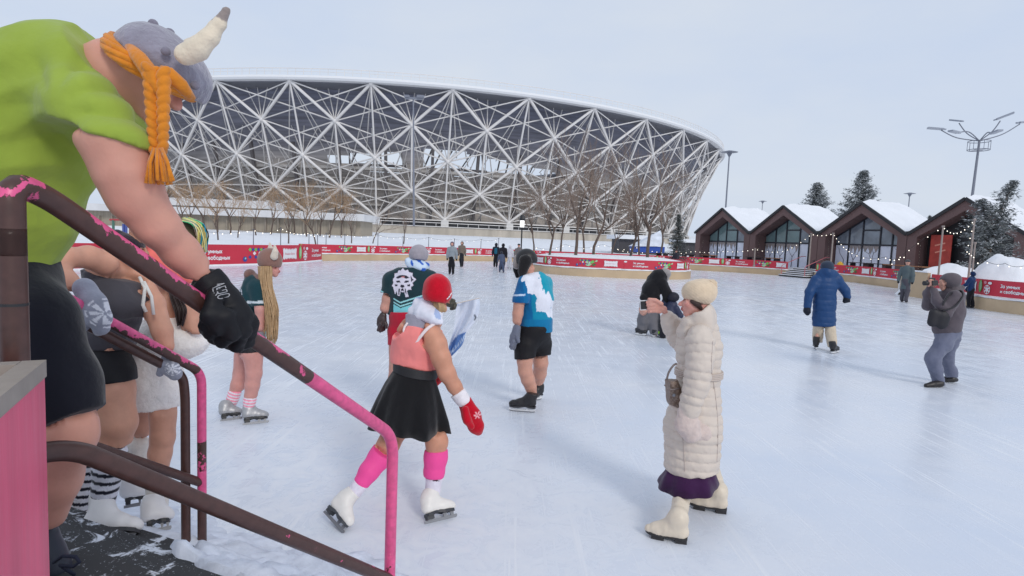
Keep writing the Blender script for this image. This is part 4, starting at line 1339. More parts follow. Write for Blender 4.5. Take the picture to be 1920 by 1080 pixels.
# ------------------------------------------------------------------ near steps, rails and the red box
PAINT = bpy.data.materials.new("chipped_rail_paint"); PAINT.use_nodes = True
nt = PAINT.node_tree; N, L = nt.nodes, nt.links
bs = N["Principled BSDF"]; bs.inputs["Roughness"].default_value = .38
tc = N.new("ShaderNodeTexCoord"); ob = tc.outputs["Object"]
at = N.new("ShaderNodeAttribute"); at.attribute_name = "Col"
spx = N.new("ShaderNodeSeparateColor"); L.new(at.outputs["Color"], spx.inputs[0])
n1 = nz(11, 6, ob, .6, .5)
v = mth('ADD', mth('ADD', spx.outputs[0], mth('MULTIPLY', mth('SUBTRACT', n1, .5), 1.4)), mth('MULTIPLY', mth('SUBTRACT', nz(48, 4, ob, .6), .5), .5))
msk = ramp(v, .485, .515)
mx = N.new("ShaderNodeMix"); mx.data_type = 'RGBA'
mx.inputs["A"].default_value = (*srgb(76, 50, 45), 1); mx.inputs["B"].default_value = (*srgb(222, 88, 138), 1)
L.new(msk, mx.inputs["Factor"])
m2_ = N.new("ShaderNodeMix"); m2_.data_type = 'RGBA'; m2_.blend_type = 'MULTIPLY'; m2_.inputs["Factor"].default_value = 1
L.new(mx.outputs["Result"], m2_.inputs["A"]); L.new(ramp(nz(40, 3, ob), .3, .7, .82, 1.15), m2_.inputs["B"])
L.new(m2_.outputs["Result"], bs.inputs["Base Color"])
bp = N.new("ShaderNodeBump"); bp.inputs["Strength"].default_value = .5; bp.inputs["Distance"].default_value = .002
L.new(mth('ADD', msk, mth('MULTIPLY', nz(60, 3, ob), .3)), bp.inputs["Height"]); L.new(bp.outputs["Normal"], bs.inputs["Normal"])
RP = .0225
def pipe(name, pts, parent, pink, r=RP, fillet=.10):
    """pink(t, top) -> amount of remaining pink paint along the pipe"""
    P = arc_pts(pts, fillet, 9)
    # resample finely
    d = np.r_[0, np.cumsum(np.linalg.norm(np.diff(P, axis=0), axis=1))]
    ss = np.arange(0, d[-1], .012)
    P = np.stack([np.interp(ss, d, P[:, k]) for k in range(3)], 1)
    m = MB(); m.tube(P, r, 20)
    V = np.concatenate(m.V)
    C = np.zeros((len(V), 3)); nP = len(P)
    for i in range(nP):
        up_ = (V[i * 20:(i + 1) * 20, 2] - P[i, 2]) / r
        for j in range(20):
            C[i * 20 + j] = pink(i / nP, up_[j])
    return mesh_obj(name, V, m.F, PAINT, parent, smooth=True, col=C)
D3 = None
R1a, R1b = W(60, 360, 1.12), W(737, 817, 2.26)
DV = (R1b - R1a)
t1 = thing("handrail", "near brown handrail with peeling pink paint held by the man in green", "handrail", [R1b[0], R1b[1], .45], "handrails of the steps")
p0 = W(20, 395, 1.06); p0top = np.array([p0[0], p0[1], R1a[2] + .02]); low0 = np.array([p0[0], p0[1], .95])
pipe("post", [low0, [p0[0], p0[1], 1.6], p0top - [0, 0, .08]], t1, lambda t, u: .12, fillet=.02)
def pk1(t, u):
    if t < .045: return .22
    if t < .09: return .47 if u > .1 else .27
    if t < .13: return .34 + .22 * u
    if t < .45: return .33 + .42 * max(u, -.4)
    if t < .505: return .27
    return .93
pipe("top_rail", [[p0[0], p0[1], R1a[2] - .12], [p0[0], p0[1], R1a[2] + .015], R1a + DV * .02 + [0, 0, .01], R1b, [R1b[0], R1b[1], .62]], t1, pk1, fillet=.085)
pipe("end_post", [[R1b[0], R1b[1], .63], [R1b[0], R1b[1], .25]], t1, lambda t, u: .75 if t < .6 else .5, fillet=.02)
L1b = W(733, 1088, 2.255); L1a = W(88, 848, 1.22)
pipe("lower_rail", [L1a + [-.05, -.10, .0], L1a + [0.02, .03, .005], L1b], t1, lambda t, u: .30 if t > .55 and u > -.3 else .16, fillet=.1)
m = MB(); m.tube([[p0[0], p0[1], 1.745], [p0[0], p0[1], 1.75]], RP * 1.04, 20); m.build("collar", BLACK, t1)
R2b = W(378, 698, 2.98)
t2 = thing("handrail", "second handrail of the steps with a bright pink corner and brown mid rail", "handrail", [R2b[0], R2b[1], .3], "handrails of the steps")
pipe("top_rail", [R2b - DV * .80, R2b, [R2b[0], R2b[1], .62]], t2, lambda t, u: (.62 + .3 * u if t < .5 else (.4 + .35 * u if t < .68 else (.86 if t < .9 else .42))), fillet=.07)
pipe("end_post", [[R2b[0], R2b[1], .63], [R2b[0], R2b[1], .05]], t2, lambda t, u: .62 if t < .25 else .2, fillet=.02)
M2b = W(377, 905, 2.98)
pipe("mid_rail", [M2b - DV * .8, M2b], t2, lambda t, u: .12)
R3b = W(347, 706, 2.94)
t3 = thing("handrail", "plain brown handrail close behind the pink cornered one", "handrail", [R3b[0], R3b[1], .2], "handrails of the steps")
pipe("top_rail", [R3b - DV * .62, R3b - DV * .01, [R3b[0], R3b[1], R3b[2] - .1], [R3b[0], R3b[1], .16]], t3, lambda t, u: .10, fillet=.07)
# steps
UV = np.array([.37, .929, 0]); VV = np.array([-.929, .37, 0])
CONCD = M("step_concrete", srgb(120, 122, 130), .85, noise=(3, .2), bump=(15, .2))
RUB = bpy.data.materials.new("rubber_mat"); RUB.use_nodes = True
nt = RUB.node_tree; N, L = nt.nodes, nt.links
bs = N["Principled BSDF"]; bs.inputs["Roughness"].default_value = .7
tc = N.new("ShaderNodeTexCoord"); ob = tc.outputs["Object"]
fl = ramp(nz(130, 2, ob, .5), .66, .72)
sn = ramp(nz(7, 6, ob, .75, .6), .54, .60)
sn2 = mth('MAXIMUM', mth('MULTIPLY', fl, .5), sn)
mx = N.new("ShaderNodeMix"); mx.data_type = 'RGBA'; mx.inputs["A"].default_value = (.028, .03, .034, 1); mx.inputs["B"].default_value = (.62, .66, .74, 1)
L.new(sn2, mx.inputs["Factor"]); L.new(mx.outputs["Result"], bs.inputs["Base Color"])
bp = N.new("ShaderNodeBump"); bp.inputs["Strength"].default_value = .6; bp.inputs["Distance"].default_value = .004; L.new(sn2, bp.inputs["Height"]); L.new(bp.outputs["Normal"], bs.inputs["Normal"])
edges = [-1.0, 1.0, 1.3, 1.6, 1.9, 2.2, 2.46]; hts = [.99, .79, .59, .39, .21, .07]
tS = thing("entry_steps", "snow strewn steps with black rubber mats leading down to the ice", "steps", UV * 2.3 + VV * 2)
m = MB()
for i, hgt_ in enumerate(hts):
    a, b = edges[0], edges[i + 1]
    m.box(UV * (a + b) / 2 + VV * 3.2 + [0, 0, (hgt_ + (hts[i + 1] if i < 5 else -.05)) / 2], (b - a, 4.1, hgt_ - (hts[i + 1] if i < 5 else -.05)), (UV, VV, Z3))
m.build("tread", CONCD, tS)
m = MB()
for i in (0, 1, 2, 3):
    a, b = edges[i] if i else .2, edges[i + 1]
    m.box(UV * ((a + b) / 2 + .005) + VV * 3.2 + [0, 0, hts[i] + .008], (b - a + .012, 4.0, .014), (UV, VV, Z3))
m.build("rubber_mat", RUB, tS)
# trampled snow lying on the lower steps, softening them
n1_, n2_ = 70, 150
su = np.linspace(1.87, 2.8, n1_); sv = np.linspace(1.15, 5.2, n2_)
SU, SV = np.meshgrid(su, sv, indexing='ij')
hh_ = np.interp(SU, [1.87, 1.91, 2.17, 2.23, 2.42, 2.5, 2.8], [.235, .255, .25, .135, .12, .05, -.03])
hh_ = hh_ + .022 * vnoise(SU * 9, SV * 9, SU * 0) + .012 * vnoise(SU * 25, SV * 25, SU * 0) + .03 * np.maximum(vnoise(SU * 4, SV * 4, SU * 0 + 3), 0)
V = UV * SU[..., None] + VV * SV[..., None] + np.array([0, 0, 1.0]) * hh_[..., None]
i_ = np.arange(n1_ * n2_).reshape(n1_, n2_)
Q = np.stack([i_[:-1, :-1], i_[1:, :-1], i_[1:, 1:], i_[:-1, 1:]], -1).reshape(-1, 4)
SNOWT = M("trampled_snow", (.66, .70, .79), .75, noise=(9, .16), bump=(22, .7, .012), spec=.3)
mesh_obj("snow_cover", V.reshape(-1, 3), Q, SNOWT, tS, smooth=True)
n1_, n2_ = 50, 60
su = np.linspace(.70, 1.97, n1_); sv = np.linspace(1.18, 2.52, n2_)
SU, SV = np.meshgrid(su, sv, indexing='ij')
hh_ = np.interp(SU, [.7, 1.02, 1.1, 1.32, 1.4, 1.62, 1.70, 1.91, 1.97], [1.05, 1.03, .86, .84, .66, .64, .455, .445, .2])
hh_ = hh_ + .02 * vnoise(SU * 10, SV * 10, SU * 0 + 5) + .012 * vnoise(SU * 27, SV * 27, SU * 0) - .16 * sm(-.14, 0, SV - np.interp(SU, [1.1, 1.45, 1.62, 1.9], [1.3, 1.62, 2.25, 2.40]) + .07 * vnoise(SU * 5, SV * 5, SU * 0 + 8) + .05 * vnoise(SU * 9, SV * 9, SU * 0 + 2))
V = UV * SU[..., None] + VV * SV[..., None] + np.array([0, 0, 1.0]) * hh_[..., None]
i_ = np.arange(n1_ * n2_).reshape(n1_, n2_)
mesh_obj("snow_cover", V.reshape(-1, 3), np.stack([i_[:-1, :-1], i_[1:, :-1], i_[1:, 1:], i_[:-1, 1:]], -1).reshape(-1, 4), SNOWT, tS, smooth=True)
# lumps of snow on the mats
def lump(px, py, z, rx, ry, rz, seed):
    c = G(px, py, z); n = 18; g = np.linspace(-1, 1, n); X, Y = np.meshgrid(g, g, indexing='ij')
    rr_ = np.sqrt(X ** 2 + Y ** 2)
    zz_ = rz * np.clip(1 - rr_ ** 2, -.3, 1) + rz * .45 * vnoise(X * 3 + seed, Y * 3, X * 0 + seed)
    V = np.stack([c[0] + X * rx, c[1] + Y * ry, z + zz_], -1).reshape(-1, 3); i = np.arange(n * n).reshape(n, n)
    return V, np.stack([i[:-1, :-1], i[1:, :-1], i[1:, 1:], i[:-1, 1:]], -1).reshape(-1, 4)
for k, (px, py, z, rx, ry, rz) in enumerate([(262, 1062, .39, .10, .08, .06), (250, 1084, .39, .16, .09, .055), (150, 1036, .39, .09, .06, .03), (140, 1076, .39, .12, .08, .035), (322, 1078, .21, .13, .10, .07), (205, 1075, .39, .08, .06, .025)]):
    V, Q = lump(px, py, z, rx, ry, rz, k * 7.3)
    tag(mesh_obj("snow_lump", V, Q, SNOWF, base=V.mean(0), smooth=True), ["snow lump at the right corner of the black mat", "broad snow lump at the bottom middle of the mat", "small snow patch by the white skate's heel", "snow patch beside the dark shoe lace",
          "snow lump at the foot of the brown rail post", "flat snow patch between the lace and the big lump"][k], "snow lump", "snow lumps on the mats")
# red box
cA = W(86, 690, 1.02); cB = W(0, 800, .79)
dxb = (cB - cA) * [1, 1, 0]; Lb = np.linalg.norm(dxb); dxb /= Lb; nl = np.array([dxb[1], -dxb[0], 0]);
if nl[0] > 0: nl = -nl
zt = cA[2]
tb_ = thing("red_box", "open red painted wooden box with grey timber rim at the lower left", "box", cA * [1, 1, 0] + [0, 0, .99])
REDP = M("red_box_paint", srgb(214, 78, 112), .45, noise=(9, .3), bump=(30, .2), stretch=(1, 1, .12))
GW = M("grey_timber", srgb(150, 140, 132), .75, noise=(14, .15), bump=(40, .2), stretch=(1, 1, 1))
PLY = M("plywood", srgb(172, 132, 96), .7, noise=(10, .2), stretch=(1, 1, .2))
Lx, Wx = .62, .5
m = MB(); m.box(cA + dxb * Lx / 2 + nl * .012 + [0, 0, -.335], (Lx, .02, .64), (dxb, nl, Z3)); m.box(cA + nl * Wx / 2 + dxb * .010 + [0, 0, -.335], (.02, Wx - .05, .64), (dxb, nl, Z3)); m.build("red_panel", REDP, tb_)
m = MB(); m.box(cA + dxb * (Lx / 2 + .0) + nl * .016 + [0, 0, -.0], (Lx, .034, .03), (dxb, nl, Z3)); m.box(cA + dxb * .016 + nl * (Wx / 2 + .034) + [0, 0, -.0], (.03, Wx, .03), (dxb, nl, Z3)); m.build("rim", GW, tb_)
m = MB(); m.box(cA + dxb * Lx / 2 + nl * .04 + [0, 0, -.34], (Lx - .06, .02, .6), (dxb, nl, Z3)); m.box(cA + dxb * .04 + nl * Wx / 2 + [0, 0, -.34], (.02, Wx - .12, .6), (dxb, nl, Z3)); m.box(cA + dxb * Lx / 2 + nl * Wx / 2 + [0, 0, -.3], (Lx - .1, Wx - .1, .02), (dxb, nl, Z3)); m.build("lining", PLY, tb_)
m = MB(); m.box(cA + nl * .14 + dxb * .02 + [0, 0, .018], (.03, .10, .006), (dxb, nl, Z3)); m.build("snow_dusting", SNOWF, tb_)
# ------------------------------------------------------------------ people
SKIN = M("skin", (0.5, .3, .24), .5, noise=(16, .10), bump=(90, .25, .0025), attr=True, spec=.35, sss=.12)
CLOTH = M("cloth", (.5, .5, .5), .85, noise=(12, .06), bump=(15, .42, .016), attr=True, spec=.2, sheen=.2)
KNIT = M("knit", (.5, .5, .5), .95, noise=(30, .1), bump=(90, .6, .006), attr=True, spec=.1, sheen=.3)
SMOOTHC = M("smooth_cloth", (.5, .5, .5), .6, noise=(6, .05), bump=(13, .35, .014), attr=True, spec=.3)
PUFF = M("puffer", (.5, .5, .5), .5, noise=(8, .04), bump=(26, .45, .010), attr=True, spec=.35)
LEATH = M("leather", (.5, .5, .5), .42, noise=(14, .06), bump=(45, .15, .003), attr=True, spec=.5)
HAIRM = M("hair", (.5, .5, .5), .5, noise=(20, .2), bump=(60, .7, .006), attr=True, spec=.4, stretch=(3, 3, .25))
STEEL = M("blade_steel", srgb(132, 134, 140), .5, metal=.5)
FURM = M("white_fur", (.5, .5, .5), .95, noise=(25, .08), bump=(60, .5, .010), attr=True, spec=.1, sheen=.5)
SK = srgb(206, 156, 138)
def nrm(v):
    v = np.asarray(v, float); return v / (np.linalg.norm(v) + 1e-12)
PEOPLE = []
def wcos(x): return math.cos(math.atan((x - 960) / FPX)) ** 1.1
class Person:
    def __init__(s, d0, foot, label, group=None, z=0.0, vox=None, skin=SK, cat="person"):
        s.cs = wcos(foot[0])
        s.d0 = d0; s.z = z; PEOPLE.append(s)
        base = W(foot[0], foot[1], d0); base[2] = z
        s.t = thing("person", label, cat, base, group)
        s.vox = vox or max(.006, d0 / 581 * 1.0)
        s.skin = skin
        s.body = SDF()
    def p(s, x, y, dd=0.0): return W(x, y, s.d0 + dd)
    def r(s, px, dd=0.0): return px * (s.d0 + dd) / FPX * s.cs
    def pts(s, L, grow=0.0):
        return [(s.p(q[0], q[1], q[3] if len(q) > 3 else 0), (q[2] + grow) * (s.d0 + (q[3] if len(q) > 3 else 0)) / FPX * wcos(q[0])) for q in L]
    def n(s, nx, ny, nd=0.0):
        """direction given along picture right / picture down / away"""
        return nrm(_r * nx - _u * ny + np.array([0, 1, 0]) * nd)
    def cut(s, x, y, nx, ny, nd=0.0, dd=0.0): return (s.p(x, y, dd), s.n(nx, ny, nd))
    def loc(s, V):
        """flat print coordinates in the person's own plane"""
        c = s.p(960, 540)
        q = (V - c)
        return 960 + q @ _r / s.d0 * FPX, 540 - q @ _u / s.d0 * FPX
    def build(s, sdf, name, mat, col, vox=None, parent=None):
        V, Q = sdf.mesh(vox or s.vox)
        if len(V) == 0: return None
        c = col(V) if callable(col) else np.tile(np.array(col, float), (len(V), 1))
        return mesh_obj(name, V, Q, mat, parent or s.t, smooth=True, col=c)
    def done(s, col=None):
        return s.build(s.body, "body", SKIN, col or s.skin)
    def limb(s, name, L, col, mat=CLOTH, k=.02, sy=1.0, cuts=None, grow=0, vox=None, parent=None, disp=None, ax=None, post=None):
        f = SDF(); f.chain(s.pts(L, grow), k, sy, ax, None, disp)
        if cuts: f.cuts = cuts
        if post: f.post = post
        return s.build(f, name, mat, col, vox, parent)
def wr(amp, sc, stz=1.0):
    """soft cloth folds"""
    return lambda x, y, z: amp * vnoise(x * sc + 3, y * sc, z * sc * stz) + amp * .5 * vnoise(x * sc * 2.3, y * sc * 2.3 + 7, z * sc * 2.3 * stz)
def head(f, c, H, F, U, k=.012, ears=True):
    F = nrm(F); U = nrm(np.asarray(U) - F * (np.asarray(U) @ F)); S = np.cross(F, U)
    g = lambda a, b, s_=0: c + F * (a * H) + U * (b * H) + S * (s_ * H)
    R = np.array([F, S, U])
    f.ell(g(-.04, .12), np.array([.40, .325, .37]) * H, R, k)
    f.ell(g(.06, -.12), np.array([.30, .27, .33]) * H, R, .03 * H / .23)
    f.chain([(g(.12, -.24), .19 * H), (g(.25, -.40), .11 * H)], .03 * H / .23)
    f.chain([(g(.35, .06), .035 * H), (g(.455, -.10), .055 * H)], .02 * H / .23)
    f.ell(g(.43, -.125), np.array([.06, .085, .04]) * H, R, .01 * H / .23)
    f.chain([(g(.33, .12, -.14), .05 * H), (g(.37, .135, 0), .035 * H), (g(.33, .12, .14), .05 * H)], .03 * H / .23)
    f.chain([(g(.355, -.235, -.09), .026 * H), (g(.40, -.235, 0), .032 * H), (g(.355, -.235, .09), .026 * H)], .01)
    f.chain([(g(.35, -.285, -.07), .026 * H), (g(.385, -.285, 0), .034 * H), (g(.35, -.285, .07), .026 * H)], .01)
    for sg_ in (-1, 1):
        f.ell(g(.37, .03, .145 * sg_), np.array([.055, .075, .05]) * H, R, .02, op='s')
        f.ell(g(.325, .03, .145 * sg_), np.array([.055, .055, .05]) * H, R, .004)
        f.chain([(g(.27, -.09, .19 * sg_), .07 * H)], .03)
        if ears: f.ell(g(-.02, -.02, .335 * sg_), np.array([.075, .035, .125]) * H, R, .01)
    return g
def facecol(P, g, H, skin):
    def fn(V):
        C = np.tile(np.array(skin, float), (len(V), 1))
        for c, r, col in ((g(.40, -.26), .085 * H, srgb(176, 96, 92)), (g(.38, .03, .145), .024 * H, srgb(60, 48, 46)), (g(.38, .03, -.145), .024 * H, srgb(60, 48, 46)),
                          (g(.37, .15, .15), .032 * H, srgb(130, 96, 80)), (g(.37, .15, -.15), .032 * H, srgb(130, 96, 80))):
            d = np.linalg.norm((V - c) * [1, 1, 1.6], axis=1)
            w = np.clip(1.3 - d / r, 0, 1)[:, None]; w = np.minimum(w * 3, 1)
            C = C * (1 - w) + np.array(col) * w
        for c in (g(.28, -.12, .24), g(.28, -.12, -.24), g(.46, -.1)):
            w = np.clip(1 - np.linalg.norm(V - c, axis=1) / (.16 * H), 0, 1)[:, None] * .5
            C = C * (1 - w) + np.array(srgb(214, 130, 122)) * w
        return C
    return fn
def skate(P, heel, toe, ankle, col, kind="figure", ar=.044, sole=(.02, .02, .022), vox=None, parent=None, mat=None, laces=True, side=None, lift=0.0, top=None, name="skate"):
    """heel, toe: ends of the blade on the ice; ankle: point at the top of the boot shaft; all picture measures with depth"""
    h = P.p(*heel) if len(heel) == 3 else G(heel[0], heel[1], P.z + lift)
    t = P.p(*toe) if len(toe) == 3 else G(toe[0], toe[1], P.z + lift)
    a = P.p(*ankle) if len(ankle) == 3 else W(ankle[0], ankle[1], h[1] * .78 + t[1] * .22)
    F = nrm(t - h); w = a - h; w = nrm(w - F * (w @ F)); S = np.cross(F, w)
    L = np.linalg.norm(t - h) * .94
    o = h + F * .012
    bh = {"figure": .052, "hockey": .06, "shoe": .0}[kind]
    g = lambda x, y, z: o + F * (x * L) + S * y + w * (bh + z)
    f = SDF()
    wd_ = .046
    f.chain([(g(.13, 0, .045), .040), (g(.35, 0, .043), .036), (g(.62, 0, .036), .040), (g(.84, 0, .030), .036), (g(.93, 0, .026), .027)], .02)
    am = g(.2, 0, .095)
    nt_ = nrm((a - am) + w * .3)
    f.chain([(g(.15, 0, .05), .042), (am, ar), (a, ar)], .025)
    f.chain([(g(.62, 0, .05), .034), (g(.36, 0, .09), .036), (g(.26, 0, .13), .040)], .03)
    f.cuts = [(g(0, 0, 0.004), -w), (a, nt_)]
    vx = vox or P.vox * .8
    b = P.build(f, name, mat or LEATH, col, vx, parent)
    m = MB()
    out = [(.0, .026), (.06, .036), (.2, .037), (.4, .030), (.62, .041), (.82, .040), (.94, .026), (1.0, 0.0)]
    poly = [g(x, y, -.010 + (.012 if .25 < x < .5 else 0)) for x, y in out] + [g(x, -y, -.010 + (.012 if .25 < x < .5 else 0)) for x, y in out[::-1][1:]]
    m.prism(poly, w * .018)
    if kind == "figure" or kind == "shoe2":
        hp = [g(x, y, -.03) for x, y in ((.02, .024), (.24, .028), (.24, -.028), (.02, -.024))]; m.prism(hp, w * .03)
    if kind == "shoe":
        pass
    MS = M("sole_" + "_".join("%d" % (v * 100) for v in sole), sole, .5)
    m.build("sole", MS, b)
    if kind == "figure":
        m = MB()
        bl = [(-.06, .0), (1.0, 0.0), (1.05, .012), (1.03, .022), (.3, .020), (-.05, .016)]
        m.prism([o + F * (x * L) + S * -.002 + w * y for x, y in bl], S * .004)
        for x0, x1 in ((.06, .2), (.6, .68), (.84, .92)):
            m.prism([o + F * (x0 * L) + S * -.004 + w * .016, o + F * (x1 * L) + S * -.004 + w * .016, o + F * ((x1 + .03) * L) + S * -.004 + w * (bh - .008), o + F * ((x0 - .03) * L) + S * -.004 + w * (bh - .008)], S * .008)
        m.build("blade", STEEL, b)
    elif kind == "hockey":
        m = MB()
        m.prism([o + F * (x * L) + S * -.010 + w * y for x, y in ((0, .02), (.1, .012), (.9, .012), (1.02, .026), (.95, bh - .006), (.72, bh - .008), (.64, .03), (.36, .03), (.28, bh - .008), (.02, bh - .006))], S * .02)
        m.build("blade_holder", M("holder_white", (.75, .76, .78), .4), b)
        m = MB(); m.prism([o + F * (x * L) + S * -.002 + w * y for x, y in ((0.02, .006), (.08, 0), (.92, 0), (1.0, .01), (.95, .02), (.05, .02))], S * .004); m.build("blade", STEEL, b)
    if laces:
        m = MB()
        lc = laces if isinstance(laces, tuple) else (.7, .7, .7)
        for i in range(7):
            q = i / 6
            x = .60 - .30 * q; z = .086 + .055 * q
            m.tube([g(x, .024, z - .012), g(x - .012, .008, z + .003), g(x - .03, -.008, z + .006), g(x - .03, -.024, z - .006)], .0032, 5)
        m.build("lace", M("lace_%d" % int(lc[0] * 100), lc, .8), b)
    return b
def glove_hand(f, P, wr_, kn, tips, r0, r1, thumb=None, dd=0.0, k=.006):
    """palm from wrist to knuckles with four fingers and a thumb; picture measures"""
    f.chain(P.pts([(*wr_, r0, dd), ((wr_[0] + kn[0]) / 2, (wr_[1] + kn[1]) / 2, r0 * 1.25, dd), (*kn, r0 * 1.15, dd)]), .012, .7)
    n_ = len(tips)
    for i, tp in enumerate(tips):
        q = [(kn[0] * .6 + (tp[0][0] if isinstance(tp[0], tuple) else tp[0]) * .4 * 0 + kn[0] * .4, kn[1], r1, dd + (i - 1.5) * r1 * 1.7 * P.d0 / FPX)]
        if isinstance(tp[0], tuple):
            q += [(x, y, r1 * .92, d) for x, y, d in tp]
        else:
            q += [(tp[0], tp[1], r1 * .85, tp[2])]
        f.chain(P.pts(q), k)
    if thumb: f.chain(P.pts(thumb), k)

# ================================================= man in the green T-shirt
P = Person(1.42, (90, 1050), "man in green T-shirt and grey horned hat with orange braid, bending forward on the steps", z=.99, vox=.0062)
P.cs = wcos(300)
f = P.body
f.chain(P.pts([(140, 165, 82, .04), (215, 140, 70, .04), (280, 128, 58, .05)]), .03)
hF, hU = P.n(.66, .56, .38), P.n(.64, -.74, .1)
gM = head(f, P.p(272, 132, .06), .22, hF, hU, .012)
f.chain(P.pts([(150, 185, 66, -.09), (210, 262, 63, -.10), (236, 322, 60, -.08), (256, 370, 54, -.06), (294, 422, 43, -.03), (340, 473, 36.5, .03), (388, 526, 29, .09)]), .03)
f.chain(P.pts([(70, 200, 60, .36), (30, 340, 50, .42), (40, 470, 36, .38)]), .03)
f.chain(P.pts([(30, 330, 90, .05), (40, 520, 85, .05)]), .03, 1.3)
f.chain(P.pts([(55, 560, 86, -.02), (90, 670, 76, -.02), (116, 760, 65, -.02), (126, 815, 60, -.02), (102, 900, 56, 0), (78, 1000, 40, .02), (74, 1050, 36, .02)]), .04)
f.chain(P.pts([(30, 560, 85, .3), (50, 760, 60, .32), (40, 850, 55, .34), (20, 1020, 38, .36)]), .04)
P.done(facecol(P, gM, .22, srgb(208, 152, 134)))
GREEN = srgb(148, 168, 66)
f = SDF()
cN = P.cut(203, 148, .83, -.56)
f.chain(P.pts([(18, 520, 92, .05), (22, 400, 126, .05), (40, 275, 138, .05), (92, 158, 104, .05)]), .06, 1.25, None, cN)
f.chain(P.pts([(-60, 260, 150, .05), (40, 190, 118, .05), (120, 128, 86, .05), (190, 130, 84, .05)]), .05, 1.5, None, cN)
f.chain(P.pts([(112, 196, 74, -.02), (158, 208, 73, -.085), (212, 275, 71, -.10)]), .05, 1.0, None, [P.cut(203, 262, -.24, .97)])
f.chain(P.pts([(170, 215, 60, .02), (225, 235, 46, .03)]), .05, 1.3, None, cN)
f.chain(P.pts([(60, 200, 84, .30), (40, 290, 76, .40)]), .05)
# folds fanning out from the armpit and down the side
arm_c = P.p(128, 215, -.12)
def folds(x, y, z):
    dx, dz = x - arm_c[0], z - arm_c[2]
    r_ = np.sqrt(dx * dx + dz * dz) + 1e-6; an = np.arctan2(dz, dx)
    w_ = np.exp(-((r_ - .12) / .09) ** 2) * np.clip((r_ - .03) / .05, 0, 1) * np.clip(.75 + dx * 4, 0.3, 1)
    d = -.014 * w_ * np.abs(np.sin(an * 4.5 + 1.2 * vnoise(x * 7, y * 7, z * 7)))
    u_ = x * .8 + z * .5
    q_ = vnoise(u_ * 11 + .6 * vnoise(x * 6, y * 6, z * 6), y * 5, z * 2.2 + 4)
    d = d + (.016 * np.abs(q_) - .004) * np.clip((arm_c[2] - z) / .12, .22, 1)
    q_ = vnoise((x * .35 - z) * 13, y * 6, (x + z * .35) * 3 + 2)
    d = d + .010 * np.abs(q_) * np.clip((arm_c[2] + .18 - z) / .1, 0, 1)
    d = d - .004 * np.maximum(0, 1 - np.abs(vnoise(x * 5 + 2, y * 5, z * 5) * 6)) 
    return d
f.cuts = [P.cut(75, 507, .02, 1)]
f.ell(P.p(212, 290, -.10), P.r(65), None, .004, op='s')
f.post = [wr(.004, 9, .7), folds]
P.build(f, "t_shirt", CLOTH, lambda V: np.tile(np.array(GREEN), (len(V), 1)))
m = MB()                                                   # collar rib
cc, nn = P.p(200, 147, .05), P.n(.83, -.56)
e1 = nrm(np.cross(nn, [0, 1, 0])); e2 = np.cross(nn, e1)
m.tube([cc + e1 * .108 * math.cos(a) + e2 * .125 * math.sin(a) for a in np.linspace(0, 2 * PI, 40)], .008, 8)
m.build("collar", M("green_rib", GREEN, .9), P.t, smooth=True)
NAVY = srgb(16, 18, 30)
f = SDF()
f.chain(P.pts([(16, 470, 84, .05), (20, 515, 93, .05), (56, 610, 101, -.02), (106, 720, 80, -.02), (134, 800, 72, -.02)]), .04, 1.1, None, [P.cut(140, 782, .45, .89)])
f.chain(P.pts([(12, 470, 84, .2), (15, 515, 92, .2), (30, 610, 96, .3), (52, 760, 78, .32)]), .04, 1.0, None, [P.cut(48, 760, .2, .97)])
f.cuts = [P.cut(75, 470, 0, -1)]
f.ell(P.p(134, 815, -.02), P.r(62), None, .004, op='s')
f.post = [wr(.007, 8, .5)]
P.build(f, "shorts", CLOTH, NAVY)
m = MB()
f = SDF(); f.chain(P.pts([(74, 1010, 44, .02), (80, 1052, 50, .02), (100, 1072, 40, .02)]), .03); P.build(f, "shoe", LEATH, srgb(36, 42, 58))
m.tube([P.p(100, 1055, -.04), P.p(118, 1042, -.05), P.p(142, 1044, -.05), P.p(149, 1054, -.05), P.p(138, 1062, -.05), P.p(112, 1060, -.05), P.p(128, 1070, -.05), P.p(140, 1078, -.04)], .0045, 6)
m.build("shoe_lace", M("lace_navy", srgb(28, 34, 56), .8), P.t, smooth=True)
# glove closed round the rail
f = SDF()
f.chain(P.pts([(372, 508, 37, .075), (396, 538, 35, .085)]), .01, 1, None, [P.cut(372, 512, -.68, -.73)])
f.chain(P.pts([(392, 535, 34, .085), (414, 562, 38, .08), (440, 592, 36, .085)]), .02, .85)
for q in ([(446, 580, 18, .10), (468, 606, 17, .12), (462, 640, 15, .16), (440, 650, 13, .19)],
          [(440, 590, 18, .06), (456, 620, 17, .08), (442, 648, 15, .12), (424, 640, 13, .16)],
          [(425, 592, 18, .03), (434, 626, 17, .045), (418, 640, 16, .07), (400, 634, 14, .10)],
          [(408, 586, 17, .02), (408, 614, 17, .025), (396, 622, 15, .05), (384, 616, 13, .09)],
          [(404, 556, 19, .03), (392, 590, 17, .01), (384, 610, 14, .03)]):
    f.chain(P.pts(q), .008)
f.post = [wr(.0035, 28)]
gl = P.build(f, "glove", SMOOTHC, srgb(20, 20, 25), .0045)
V2, F2 = text_mesh("AERO", 1.0, .05)
bvh = BVHTree.FromPolygons([tuple(v.co) for v in gl.data.vertices], [tuple(p.vertices) for p in gl.data.polygons])
def decal(bv, org, V2, F2, o, ux, uy, nrm_dir, off=.0015):
    out = []
    for x, y in V2[:, :2]:
        q = o + ux * x + uy * y - nrm_dir * .3 - org
        hit = bv.ray_cast(Vector(q), Vector(nrm_dir), 1.0)
        out.append((np.array(hit[0]) + np.array(hit[1]) * off + org) if hit[0] is not None else q + org + nrm_dir * .3)
    return out
o_ = P.p(407, 533, .05)
